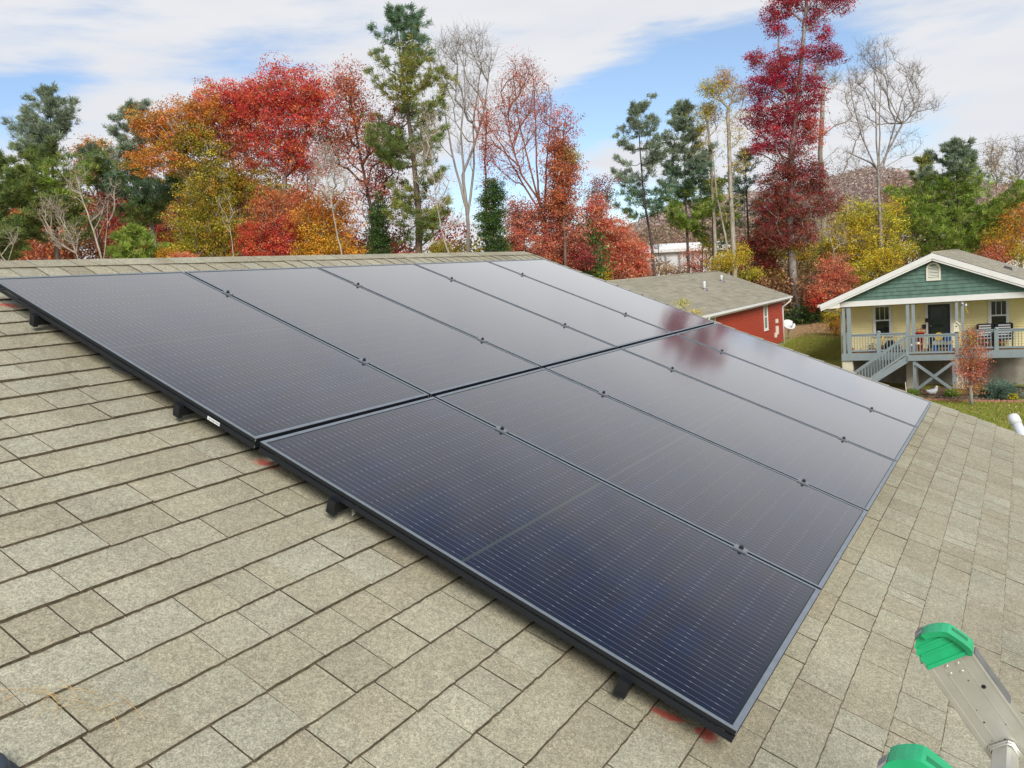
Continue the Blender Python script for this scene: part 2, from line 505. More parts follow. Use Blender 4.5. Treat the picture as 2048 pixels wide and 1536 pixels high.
class MB:
    def __init__(s):
        s.v, s.f, s.mi, s.sm = [], [], [], []

    def add(s, vs, fs, mi=0, sm=False):
        b = len(s.v)
        s.v += [tuple(map(float, p)) for p in vs]
        for f in fs:
            s.f.append([b + i for i in f])
            s.mi.append(mi)
            s.sm.append(sm)
        return s

    def hexa(s, p, mi=0):
        return s.add(p, [(0, 3, 2, 1), (4, 5, 6, 7), (0, 1, 5, 4), (1, 2, 6, 5), (2, 3, 7, 6), (3, 0, 4, 7)], mi)

    def box(s, a, b, mi=0):
        x0, y0, z0 = [min(a[i], b[i]) for i in range(3)]
        x1, y1, z1 = [max(a[i], b[i]) for i in range(3)]
        return s.hexa([(x0, y0, z0), (x1, y0, z0), (x1, y1, z0), (x0, y1, z0),
                       (x0, y0, z1), (x1, y0, z1), (x1, y1, z1), (x0, y1, z1)], mi)

    def beam(s, p, q, w, h, up=(0, 0, 1), mi=0):
        p, q, up = np.array(p, float), np.array(q, float), np.array(up, float)
        d = q - p
        d /= np.linalg.norm(d)
        sd = np.cross(d, up)
        sd /= np.linalg.norm(sd)
        u2 = np.cross(sd, d)
        c = [(-1, -1), (1, -1), (1, 1), (-1, 1)]
        return s.hexa([p + sd * w / 2 * a + u2 * h / 2 * b for a, b in c] + [q + sd * w / 2 * a + u2 * h / 2 * b for a, b in c], mi)

    def tube(s, pts, r, n=8, mi=0, cap=True, sm=True):
        pts = [np.array(p, float) for p in pts]
        rs = [r] * len(pts) if isinstance(r, (int, float)) else list(r)
        vs, prev = [], None
        for i, p in enumerate(pts):
            d = (pts[min(i + 1, len(pts) - 1)] - pts[max(i - 1, 0)])
            d = d / (np.linalg.norm(d) + 1e-9)
            ref = prev if prev is not None else (np.array([0, 0, 1.]) if abs(d[2]) < .9 else np.array([1., 0, 0]))
            a = np.cross(d, ref)
            a /= np.linalg.norm(a) + 1e-9
            b = np.cross(d, a)
            prev = np.cross(a, d)
            for k in range(n):
                t = 2 * math.pi * k / n
                vs.append(p + rs[i] * (math.cos(t) * a + math.sin(t) * b))
        fs = []
        for i in range(len(pts) - 1):
            for k in range(n):
                fs.append((i * n + k, i * n + (k + 1) % n, (i + 1) * n + (k + 1) % n, (i + 1) * n + k))
        s.add(vs, fs, mi, sm)
        if cap:
            b0 = len(s.v) - len(vs)
            s.f += [[b0 + k for k in range(n)][::-1], [b0 + (len(pts) - 1) * n + k for k in range(n)]]
            s.mi += [mi, mi]
            s.sm += [False, False]
        return s

    def lathe(s, c, prof, n=14, mi=0, axis=(0, 0, 1), sm=True):
        ax = np.array(axis, float)
        ax /= np.linalg.norm(ax)
        a = np.cross(ax, [0, 0, 1.] if abs(ax[2]) < .9 else [1., 0, 0])
        a /= np.linalg.norm(a)
        b = np.cross(ax, a)
        c = np.array(c, float)
        vs = [c + ax * z + max(r_, 1e-4) * (math.cos(2 * math.pi * k / n) * a + math.sin(2 * math.pi * k / n) * b) for r_, z in prof for k in range(n)]
        fs = [(i * n + k, i * n + (k + 1) % n, (i + 1) * n + (k + 1) % n, (i + 1) * n + k) for i in range(len(prof) - 1) for k in range(n)]
        s.add(vs, fs, mi, sm)
        b0, m = len(s.v) - len(vs), len(prof) - 1
        s.f += [[b0 + k for k in range(n)][::-1], [b0 + m * n + k for k in range(n)]]
        s.mi += [mi, mi]
        s.sm += [False, False]
        return s

    def prism(s, poly, vec, mi=0):
        n = len(poly)
        poly = [np.array(p, float) for p in poly]
        vec = np.array(vec, float)
        return s.add(poly + [p + vec for p in poly],
                     [list(range(n))[::-1], list(range(n, 2 * n))] + [(i, (i + 1) % n, n + (i + 1) % n, n + i) for i in range(n)], mi)

    def blob(s, c, rx, ry, rz, mi=0, n=10, jit=0.0):
        vs, fs = [], []
        m = n // 2 + 1
        for i in range(m + 1):
            th = math.pi * i / m
            for k in range(n):
                ph = 2 * math.pi * k / n
                j = 1 + rnd.uniform(-jit, jit)
                vs.append((c[0] + rx * j * math.sin(th) * math.cos(ph), c[1] + ry * j * math.sin(th) * math.sin(ph), c[2] + rz * j * math.cos(th)))
        for i in range(m):
            for k in range(n):
                fs.append((i * n + k, (i + 1) * n + k, (i + 1) * n + (k + 1) % n, i * n + (k + 1) % n))
        return s.add(vs, fs, mi, True)

    def groove(s, org, U, V, N, u0, u1, length, expo, proud, mi=0, gap=.16):
        """flat boards along V with an open groove of real depth between one and the next"""
        org, U, V, N = [np.array(a, float) for a in (org, U, V, N)]
        for i in range(int(math.ceil(length / expo))):
            a, c = i * expo, min((i + 1) * expo, length)
            b = min(a + expo * (1 - gap), length)
            rows = [(a, proud), (b, proud), (b + .002, .0), (c, .0), (c, proud)]
            pr = []
            for (t, d) in rows:
                l_, r_ = u0(t), u1(t)
                if r_ - l_ < .02:
                    l_, r_ = (l_ + r_) / 2 - .01, (l_ + r_) / 2 + .01
                pr.append((org + U * l_ + V * t + N * d, org + U * r_ + V * t + N * d))
            for (p, q) in zip(pr[:-1], pr[1:]):
                s.add([p[0], p[1], q[1], q[0]], [(0, 1, 2, 3)], mi)
        return s

    def lap(s, org, U, V, N, u0, u1, length, expo, proud, mi=0):
        """overlapping boards: courses stacked along V, each board's lower edge stands proud of the plane"""
        org, U, V, N = [np.array(a, float) for a in (org, U, V, N)]
        k = int(math.ceil(length / expo))
        for i in range(k):
            a, b = i * expo, min((i + 1) * expo, length)
            la, ra, lb, rb = u0(a), u1(a), u0(b), u1(b)
            if ra - la < 0.02:
                continue
            if rb - lb < 0.02:
                m_ = (lb + rb) / 2
                lb, rb = m_ - .01, m_ + .01
            p = [org + U * la + V * a + N * proud, org + U * ra + V * a + N * proud,
                 org + U * rb + V * b + N * proud * 0.15, org + U * lb + V * b + N * proud * 0.15]
            q = [org + U * la + V * a - N * 0.01, org + U * ra + V * a - N * 0.01]
            s.add(p + q, [(0, 1, 2, 3), (4, 5, 1, 0)], mi)
        return s

    def build(s, name, mats, parent=None, local=False, tone=None):
        me = bpy.data.meshes.new(name)
        vs = np.array(s.v, float)
        org = ORIG.get(parent.name, np.zeros(3)) if parent is not None else np.zeros(3)
        if not local:
            vs = vs - org
        me.from_pydata(vs.tolist(), [], s.f)
        for m in (mats if isinstance(mats, (list, tuple)) else [mats]):
            me.materials.append(m)
        me.polygons.foreach_set('material_index', s.mi)
        me.polygons.foreach_set('use_smooth', s.sm)
        if tone is not None:
            at = me.attributes.new('tone', 'FLOAT_COLOR', 'POINT')
            t = np.ones((len(s.v), 4))
            t[:, :3] = tone
            at.data.foreach_set('color', t.ravel())
        me.update()
        o = bpy.data.objects.new(name, me)
        C.objects.link(o)
        if parent is not None:
            o.parent = parent
            ORIG[o.name] = org
        return o


def np_mesh(name, V, F, mat_, parent=None, tone=None, smooth=False, org=None):
    """V (n,3) world, F (m,k) constant-size faces, tone per vertex"""
    me = bpy.data.meshes.new(name)
    V = np.asarray(V, np.float32)
    o_ = ORIG.get(parent.name, np.zeros(3)) if parent is not None else (np.zeros(3) if org is None else np.array(org))
    V = V - np.asarray(o_, np.float32)
    F = np.asarray(F, np.int32)
    k = F.shape[1]
    me.vertices.add(len(V))
    me.vertices.foreach_set('co', V.astype(np.float32).ravel())
    me.loops.add(F.size)
    me.loops.foreach_set('vertex_index', F.ravel())
    me.polygons.add(len(F))
    me.polygons.foreach_set('loop_start', np.arange(0, F.size, k, dtype=np.int32))
    if smooth:
        me.polygons.foreach_set('use_smooth', np.ones(len(F), bool))
    me.materials.append(mat_)
    if tone is not None:
        at = me.attributes.new('tone', 'FLOAT_COLOR', 'POINT')
        t = np.ones((len(V), 4), np.float32)
        t[:, :3] = tone
        at.data.foreach_set('color', t.ravel())
    me.update()
    me.validate()
    o = bpy.data.objects.new(name, me)
    C.objects.link(o)
    if parent is not None:
        o.parent = parent
        ORIG[o.name] = o_
    elif org is not None:
        o.location = [float(x) for x in org]
    return o


def dup(root, loc, label=None, group=None):
    r = root.copy()
    C.objects.link(r)
    r.location = [float(x) for x in loc]
    if label:
        r['label'] = label
    if group:
        r['group'] = group
    ORIG[r.name] = np.array(loc, float)
    for ch in list(root.children):
        c = ch.copy()
        C.objects.link(c)
        c.parent = r
        for g in ch.children:
            d = g.copy()
            C.objects.link(d)
            d.parent = c
    return r


# ------------------------------------------------------------------ ground
GP = [(39, 3, 0.02), (36, 0, -0.05), (30, -2, -0.2), (39, 9, 0.25), (47, 9.5, 0.85), (3, 2, 0.4), (10, -8, 0.1), (45, 12, 1.1), (54, 12, 1.2),
      (54, 8, 1.0), (62, 12, 1.5), (66, 25, 1.6), (40, 40, 1.3), (20, 50, 1.5), (-5, 50, 1.5), (60, 0, 0.8), (90, 5, 1.2), (90, 40, 1.5), (-30, -30, 0.2),
      (60, -20, 0.5), (20, 20, 1.0), (150, 50, 1.0), (100, 100, 1.5), (0, 150, 1.0), (150, -50, 0.5)]
GA = np.array(GP)


def gz(x, y):
    x, y = np.asarray(x, float), np.asarray(y, float)
    d2 = (x[..., None] - GA[:, 0]) ** 2 + (y[..., None] - GA[:, 1]) ** 2 + 1.0
    w = 1 / d2 ** 1.6
    return (w * GA[:, 2]).sum(-1) / w.sum(-1)


def make_ground():
    ax = np.concatenate([-np.geomspace(90, 4000, 14)[::-1], np.arange(-80, 141, 1.6), np.geomspace(150, 4000, 16)])
    X, Y = np.meshgrid(ax, ax, indexing='ij')
    Z = gz(X, Y)
    far = np.clip((np.hypot(X, Y) - 150) / 300, 0, 1)
    Z = Z * (1 - far) - 1.0 * far
    n = len(ax)
    V = np.stack([X, Y, Z], -1).reshape(-1, 3)
    i = np.arange(n * n).reshape(n, n)
    F = np.stack([i[:-1, :-1], i[1:, :-1], i[1:, 1:], i[:-1, 1:]], -1).reshape(-1, 4)
    m = bpy.data.materials.new('lawn')
    m.use_nodes = True
    nn, ll = m.node_tree.nodes, m.node_tree.links
    b = nn['Principled BSDF']
    b.inputs['Roughness'].default_value = 0.9
    b.inputs['Specular IOR Level'].default_value = 0.15
    t = nn.new('ShaderNodeTexCoord')

    def nz(scale, det=5, rough=.6):
        z = nn.new('ShaderNodeTexNoise')
        z.inputs['Scale'].default_value = scale
        z.inputs['Detail'].default_value = det
        z.inputs['Roughness'].default_value = rough
        ll.new(t.outputs['Object'], z.inputs['Vector'])
        return z.outputs['Fac']

    def rng_(s, a, b_, c=0., d=1.):
        q = nn.new('ShaderNodeMapRange')
        ll.new(s, q.inputs[0])
        for k, v in enumerate((a, b_, c, d)):
            q.inputs[k + 1].default_value = v
        return q.outputs[0]

    def mixc(f, a, b_):
        q = nn.new('ShaderNodeMix')
        q.data_type = 'RGBA'
        ll.new(f, q.inputs[0])
        for k, v in ((6, a), (7, b_)):
            if isinstance(v, tuple):
                q.inputs[k].default_value = (*v, 1)
            else:
                ll.new(v, q.inputs[k])
        return q.outputs[2]

    def mth(op, a, b_):
        q = nn.new('ShaderNodeMath')
        q.operation = op
        for k, v in enumerate((a, b_)):
            if isinstance(v, (int, float)):
                q.inputs[k].default_value = v
            else:
                ll.new(v, q.inputs[k])
        return q.outputs[0]
    g = mixc(rng_(nz(1.1), .3, .7), (0.16, 0.23, 0.03), (0.36, 0.35, 0.065))
    g = mixc(rng_(nz(14, 6, .7), .35, .7), g, (0.36, 0.30, 0.10))
    g = mixc(rng_(nz(0.25), .45, .65, 0, .6), g, (0.22, 0.28, 0.045))
    lit = mixc(rng_(nz(6, 8, .75), .35, .65), (0.27, 0.17, 0.085), (0.47, 0.33, 0.18))
    lit = mixc(rng_(nz(20, 6, .75), .5, .7), lit, (0.28, 0.13, 0.06))
    s = nn.new('ShaderNodeSeparateXYZ')
    ll.new(t.outputs['Object'], s.inputs[0])
    # leaf litter lies under the woods and spills from them over the edge of the lawn
    wood = rng_(mth('ADD', mth('ADD', s.outputs[0], mth('MULTIPLY', s.outputs[1], 0.15)), mth('MULTIPLY', nz(0.5), 7.0)), 56.5, 62.0)
    woodb = rng_(mth('ADD', s.outputs[1], mth('MULTIPLY', nz(0.3), 8.0)), 19.0, 25.0)
    w = mth('MAXIMUM', wood, woodb)
    c = mixc(w, g, lit)
    ll.new(c, b.inputs['Base Color'])
    bp = nn.new('ShaderNodeBump')
    bp.inputs['Strength'].default_value = 0.8
    bp.inputs['Distance'].default_value = 0.05
    ll.new(nz(18, 6, .7), bp.inputs['Height'])
    ll.new(bp.outputs[0], b.inputs['Normal'])
    o = np_mesh('ground', V, F, m, smooth=True)
    o['kind'] = 'structure'


make_ground()

# ------------------------------------------------------------------ our roof (roof frame: u along the ridge, v down the slope, n off the panel face)
PHI = R(22.62)
RO = np.array([1.94266, 4.08753, 6.23708])              # u = v = n = 0 : top corner of the solar array
UX = np.array([1.0, 0, 0])
VD = np.array([0, -math.cos(PHI), -math.sin(PHI)])
NN = np.array([0, -math.sin(PHI), math.cos(PHI)])
SH = -0.125                                             # shingle surface under the panel faces
RIDGE_V, EAVE_V, RAKE_U, LEFT_U = -0.485, 5.02, 5.89, -6.5
EXPO = 0.1468


def RW(u, v, n=0.0):
    return RO + UX * u + VD * v + NN * n


SHINGLE_TONES = [(0.374, 0.345, 0.246), (0.383, 0.361, 0.264), (0.352, 0.318, 0.226), (0.389, 0.371, 0.276), (0.361, 0.327, 0.233), (0.378, 0.355, 0.256)]
PAINT = [(0.05, 1.80, 0.09, 1.885, 0.05), (0.02, 0.0, 0.10, 0.09, 0.05), (0.06, 3.50, 0.085, 3.60, 0.034), (0.085, 3.61, 0.082, 3.69, 0.03), (0.125, 3.65, 0.07, 3.668, 0.036)]

house = thing('shingled_house', 'house whose weathered tan shingle roof carries the black solar panels', 'house', (1.0, 3.0, 0.4))


def roof_shingles():
    V, F, T = [], [], []
    V2, F2 = [], []

    def quad_strip(rows, tone):
        b = len(V)
        m = len(rows[0])
        for r_ in rows:
            V.extend(r_)
            T.extend([tone] * m)
        for i in range(len(rows) - 1):
            for k in range(m - 1):
                F.append((b + i * m + k, b + i * m + k + 1, b + (i + 1) * m + k + 1, b + (i + 1) * m + k))

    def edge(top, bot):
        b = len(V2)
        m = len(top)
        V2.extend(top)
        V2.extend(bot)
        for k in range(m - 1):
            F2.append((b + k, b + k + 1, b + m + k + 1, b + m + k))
    k0 = int(math.floor((RIDGE_V - 0.118) / EXPO)) + 1
    k1 = int(math.ceil((EAVE_V - 0.118) / EXPO))
    for k in range(k0, k1 + 1):
        vb = min(0.118 + EXPO * k, EAVE_V)
        u = LEFT_U + rnd.uniform(0, .2)
        end = RAKE_U + rnd.uniform(-.008, .012)
        lift = rnd.uniform(0.0065, 0.0085)
        sheet = 0.0
        while u < end:
            # strips ~1 m long, cut into tabs; a few tabs only change tone
            w = rnd.choice([0.085, 0.12, 0.145, 0.16, 0.165, 0.18, 0.2, 0.235])
            u2 = min(u + w, end)
            if end - u2 < .06:
                u2 = end
            true_cut = rnd.random() < 0.74
            gap = rnd.uniform(.0024, .0050) if true_cut else 0.0
            tone = np.array(rnd.choice(SHINGLE_TONES)) * rnd.uniform(.955, 1.045)
            if true_cut:
                sheet = rnd.choice([0.0, 0.0, 0.0015, 0.003])
            h = lift + sheet
            ns = 7
            us = [u + (u2 - gap - u) * q / (ns - 1) for q in range(ns)]
            jb = [rnd.uniform(-.0013, .0013) for _ in us]
            jn = [rnd.uniform(-.0008, .0010) for _ in us]
            vt = vb - EXPO - 0.025
            top = [tuple(RW(q, vt, SH - 0.0035)) for q in us]
            mid = [tuple(RW(q, vb - 0.03, SH - 0.0035 + h * .8)) for q in us]
            low = [tuple(RW(q, vb + jb[i], SH + h - .0035 + jn[i])) for i, q in enumerate(us)]
            quad_strip([top, mid, low], tone)
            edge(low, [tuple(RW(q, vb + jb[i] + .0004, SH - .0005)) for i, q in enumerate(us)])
            edge([tuple(RW(q, vb + jb[i] - .002, SH - .0008)) for i, q in enumerate(us)], [tuple(RW(q, vb + jb[i] * 1.5 + .0034, SH - .0006)) for i, q in enumerate(us)])  # dark strip below each butt, drawn in as the course shadow line
            # cut sides
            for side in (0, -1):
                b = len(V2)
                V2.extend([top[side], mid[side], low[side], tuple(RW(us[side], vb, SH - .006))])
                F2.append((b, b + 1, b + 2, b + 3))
            u = u2
    # base sheet seen in the cuts
    b = len(V2)
    V2.extend([tuple(RW(LEFT_U, RIDGE_V, SH - .0075)), tuple(RW(RAKE_U - .01, RIDGE_V, SH - .0075)), tuple(RW(RAKE_U - .01, EAVE_V - .01, SH - .0075)), tuple(RW(LEFT_U, EAVE_V - .01, SH - .0075))])
    F2.append((b, b + 1, b + 2, b + 3))
    # the far slope
    pk = RW(0, RIDGE_V, SH)
    NB = np.array([0, math.sin(PHI), math.cos(PHI)])
    for i in range(36):
        vs = []
        for (uu, d, h) in ((LEFT_U, i * EXPO - .02, 0), (RAKE_U, i * EXPO - .02, 0), (RAKE_U, (i + 1) * EXPO, .008), (LEFT_U, (i + 1) * EXPO, .008)):
            q = pk.copy()
            q[0] = RO[0] + uu
            q[1] += d * math.cos(PHI)
            q[2] -= d * math.sin(PHI)
            vs.append(tuple(q + NB * h))
        quad_strip([vs[:2], vs[:1:-1]], np.array(SHINGLE_TONES[i % 6]))
    # bent ridge caps, each lapping the one before it
    n = int((RAKE_U - LEFT_U) / 0.1365)
    for i in range(n + 1):
        ub = LEFT_U + i * 0.1365 + rnd.uniform(-.006, .006)
        ua = min(ub + 0.198, RAKE_U + .006)
        if ua - ub < .03:
            continue
        tone = np.array(rnd.choice(SHINGLE_TONES)) * rnd.uniform(.93, 1.12)
        rows = []
        for uu, h in ((ub, .0085 + rnd.uniform(-.002, .002)), (ua, .002)):
            row = []
            for (dv, e) in ((-.165, .0), (-.08, .002), (-.025, .003), (0, .002), (.025, .003), (.09, .002), (.175, .0)):
                if dv >= 0:
                    q = RW(uu, RIDGE_V + dv, SH + h + e * .5)
                else:
                    q = pk.copy()
                    q[0] = RO[0] + uu
                    q[1] += -dv * math.cos(PHI)
                    q[2] -= -dv * math.sin(PHI)
                    q = q + NB * (h + e * .5)
                row.append(tuple(q))
            rows.append(row)
        quad_strip(rows, tone)
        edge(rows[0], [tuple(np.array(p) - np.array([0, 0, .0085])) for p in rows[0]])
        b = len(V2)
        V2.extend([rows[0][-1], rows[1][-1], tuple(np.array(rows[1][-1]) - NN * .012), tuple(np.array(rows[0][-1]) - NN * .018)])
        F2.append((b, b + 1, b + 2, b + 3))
    Mrot = np.stack([UX, -VD, NN], 0)                       # world -> roof frame (u, -v, n)
    Vl = (np.array(V) - RO) @ Mrot.T
    Vl2 = (np.array(V2) - RO) @ Mrot.T
    o = np_mesh('roof', Vl, np.array(F), granule_mat('weathered_shingles', PAINT), tone=np.array(T), org=(0, 0, 0))
    o2 = np_mesh('underlay_and_shade', Vl2, np.array(F2), M['under'], org=(0, 0, 0))
    for q in (o, o2):
        q.rotation_euler = (PHI, 0, 0)
    o.location = Vector(RO - ORIG[house.name])
    o.parent = house
    o2.parent = o
    o2.rotation_euler = (0, 0, 0)
    o2.location = (0, 0, 0)


roof_shingles()
eave = RW(0, EAVE_V, SH)
pk = RW(0, RIDGE_V, SH)
X0, X1 = RO[0] + LEFT_U + .3, RO[0] + RAKE_U - .32
ye, yb = eave[1] + .45, 2 * pk[1] - eave[1] - .45
b = MB()
# gable wall (towards the neighbours), front wall, back wall, left wall: lapped siding
hw = (yb - ye) / 2
wall_top = eave[2] + .45 * math.tan(PHI) - .12
for (xw, nx) in ((X1, 1), (X0, -1)):
    Hg = hw * math.tan(PHI)
    b.lap((xw, pk[1], 0.2), (0, 1, 0), (0, 0, 1), (nx, 0, 0), lambda t: -hw if t < wall_top - .2 else -hw + (t - wall_top + .2) / math.tan(PHI),
          lambda t: hw if t < wall_top - .2 else hw - (t - wall_top + .2) / math.tan(PHI), wall_top - .2 + Hg - .05, .11, .012)
for (yw, ny) in ((ye, -1), (yb, 1)):
    b.lap((X0, yw, 0.2), (1, 0, 0), (0, 0, 1), (0, ny, 0), lambda t: 0, lambda t: X1 - X0, wall_top - .2, .11, .012)
b.build('wall', M['cream'], house)
b = MB()
for sgn in (1, -1):                                     # barge boards, soffit and fascia
    for (xa, xb_) in ((RO[0] + RAKE_U - .035, RO[0] + RAKE_U - .008), (RO[0] + LEFT_U + .008, RO[0] + LEFT_U + .035)):
        p = np.array([(xa + xb_) / 2, pk[1], pk[2] - .12])
        q = np.array([(xa + xb_) / 2, eave[1] if sgn > 0 else 2 * pk[1] - eave[1], eave[2] - .10])
        b.beam(p, q, xb_ - xa, .17)
    yy = eave[1] if sgn > 0 else 2 * pk[1] - eave[1]
    b.box((RO[0] + LEFT_U + .04, yy - .012, eave[2] - .2), (RO[0] + RAKE_U - .04, yy + .012, eave[2] - .02))
    yw = ye if sgn > 0 else yb
    b.box((X0, min(yy, yw) + .014, eave[2] - .18), (X1, max(yy, yw) - .014, eave[2] - .165))
b.build('trim', M['white'], house)

# ------------------------------------------------------------------ solar array
PW, PL, GXX, GYY = 1.0260, 1.8525, 0.0165, 0.0248


def cell_material():
    m = bpy.data.materials.new('solar_cells')
    m.use_nodes = True
    n, l = m.node_tree.nodes, m.node_tree.links
    b = n['Principled BSDF']
    t = n.new('ShaderNodeTexCoord')
    oi = n.new('ShaderNodeObjectInfo')
    s = n.new('ShaderNodeSeparateXYZ')
    l.new(t.outputs['Object'], s.inputs[0])

    def mth(op, a, b_=None, c_=None, clamp=False):
        q = n.new('ShaderNodeMath')
        q.operation = op
        q.use_clamp = clamp
        for k, v in enumerate((a, b_, c_)):
            if v is None:
                continue
            if isinstance(v, (int, float)):
                q.inputs[k].default_value = v
            else:
                l.new(v, q.inputs[k])
        return q.outputs[0]

    def mixc(f, a, b_):
        q = n.new('ShaderNodeMix')
        q.data_type = 'RGBA'
        l.new(f, q.inputs[0])
        for k, v in ((6, a), (7, b_)):
            if isinstance(v, tuple):
                q.inputs[k].default_value = (*v, 1)
            else:
                l.new(v, q.inputs[k])
        return q.outputs[2]
    mx, my = 0.022, 0.034
    cw = (PW - 2 * mx) / 6
    ch = (PL - 2 * my - 0.012) / 20
    x = mth('SUBTRACT', s.outputs[0], mx)
    yraw = mth('SUBTRACT', mth('MULTIPLY', s.outputs[1], -1.0), my)
    second = mth('GREATER_THAN', yraw, ch * 10 + 0.006)
    y = mth('SUBTRACT', yraw, mth('MULTIPLY', second, 0.012))
    cx = mth('DIVIDE', x, cw)
    cy = mth('DIVIDE', y, ch)
    fx, fy = mth('FRACT', cx), mth('FRACT', cy)
    ix, iy = mth('FLOOR', cx), mth('FLOOR', cy)
    # inside the field of cells
    ins = mth('MULTIPLY', mth('MULTIPLY', mth('GREATER_THAN', x, 0.0), mth('LESS_THAN', x, cw * 6)),
              mth('MULTIPLY', mth('GREATER_THAN', y, 0.0), mth('LESS_THAN', y, ch * 20)))
    mid = mth('LESS_THAN', mth('ABSOLUTE', mth('SUBTRACT', yraw, ch * 10 + 0.006)), 0.006)
    ins = mth('MULTIPLY', ins, mth('SUBTRACT', 1.0, mid))
    # busbars
    bx = mth('FRACT', mth('MULTIPLY', fx, 6.0))
    bd = mth('MULTIPLY', mth('ABSOLUTE', mth('SUBTRACT', bx, 0.5)), cw / 6)
    bus = mth('LESS_THAN', bd, 0.00070)
    # solder pads / links brighten each line where two half cells join
    pad = mth('LESS_THAN', mth('ABSOLUTE', mth('SUBTRACT', fy, 0.5)), 0.06)
    gap = mth('MAXIMUM', mth('GREATER_THAN', mth('ABSOLUTE', mth('SUBTRACT', fx, 0.5)), 0.5 - 0.0012 / 0.16),
              mth('GREATER_THAN', mth('ABSOLUTE', mth('SUBTRACT', fy, 0.5)), 0.5 - 0.0010 / 0.088))
    cv = n.new('ShaderNodeCombineXYZ')
    l.new(ix, cv.inputs[0])
    l.new(iy, cv.inputs[1])
    l.new(mth('MULTIPLY', oi.outputs['Random'], 91.0), cv.inputs[2])
    wnz = n.new('ShaderNodeTexWhiteNoise')
    l.new(cv.outputs[0], wnz.inputs['Vector'])
    sc = n.new('ShaderNodeSeparateColor')
    l.new(wnz.outputs['Color'], sc.inputs[0])
    nz = n.new('ShaderNodeTexNoise')
    nz.inputs['Scale'].default_value = 3.0
    nz.inputs['Detail'].default_value = 4
    l.new(t.outputs['Object'], nz.inputs['Vector'])
    tint = mth('ADD', mth('MULTIPLY', sc.outputs[0], 0.55), mth('MULTIPLY', nz.outputs['Fac'], 0.6), None, True)
    cell = mixc(tint, (0.003, 0.012, 0.045), (0.008, 0.010, 0.026))
    cell = mixc(mth('MULTIPLY', sc.outputs[1], 0.35), cell, (0.014, 0.012, 0.016))
    back = (0.009, 0.016, 0.029)
    col = mixc(gap, cell, (0.010, 0.014, 0.024))
    busc = mixc(pad, (0.14, 0.15, 0.19), (0.36, 0.36, 0.41))
    col = mixc(bus, col, busc)
    fin = mixc(mid, mixc(ins, back, col), (0.034, 0.046, 0.052))
    l.new(fin, b.inputs['Base Color'])
    # textured solar glass over the cells: a soft, slightly uneven reflection
    b.inputs['Specular IOR Level'].default_value = 0.0
    b.inputs['Roughness'].default_value = 0.6
    nr = n.new('ShaderNodeTexNoise')
    nr.inputs['Scale'].default_value = 1.4
    nr.inputs['Detail'].default_value = 6
    l.new(t.outputs['Object'], nr.inputs['Vector'])
    gl = n.new('ShaderNodeBsdfGlossy')
    l.new(mth('MULTIPLY_ADD', nr.outputs['Fac'], 0.05, 0.055), gl.inputs['Roughness'])
    gl.inputs['Color'].default_value = (1.0, 0.985, 0.955, 1)
    lw = n.new('ShaderNodeLayerWeight')
    lw.inputs['Blend'].default_value = 0.5
    fr = mth('ADD', mth('MULTIPLY', mth('POWER', lw.outputs['Facing'], 4.6), 1.85), 0.008, None, True)
    ms = n.new('ShaderNodeMixShader')
    l.new(fr, ms.inputs[0])
    l.new(b.outputs[0], ms.inputs[1])
    l.new(gl.outputs[0], ms.inputs[2])
    l.new(ms.outputs[0], n['Material Output'].inputs[0])
    return m


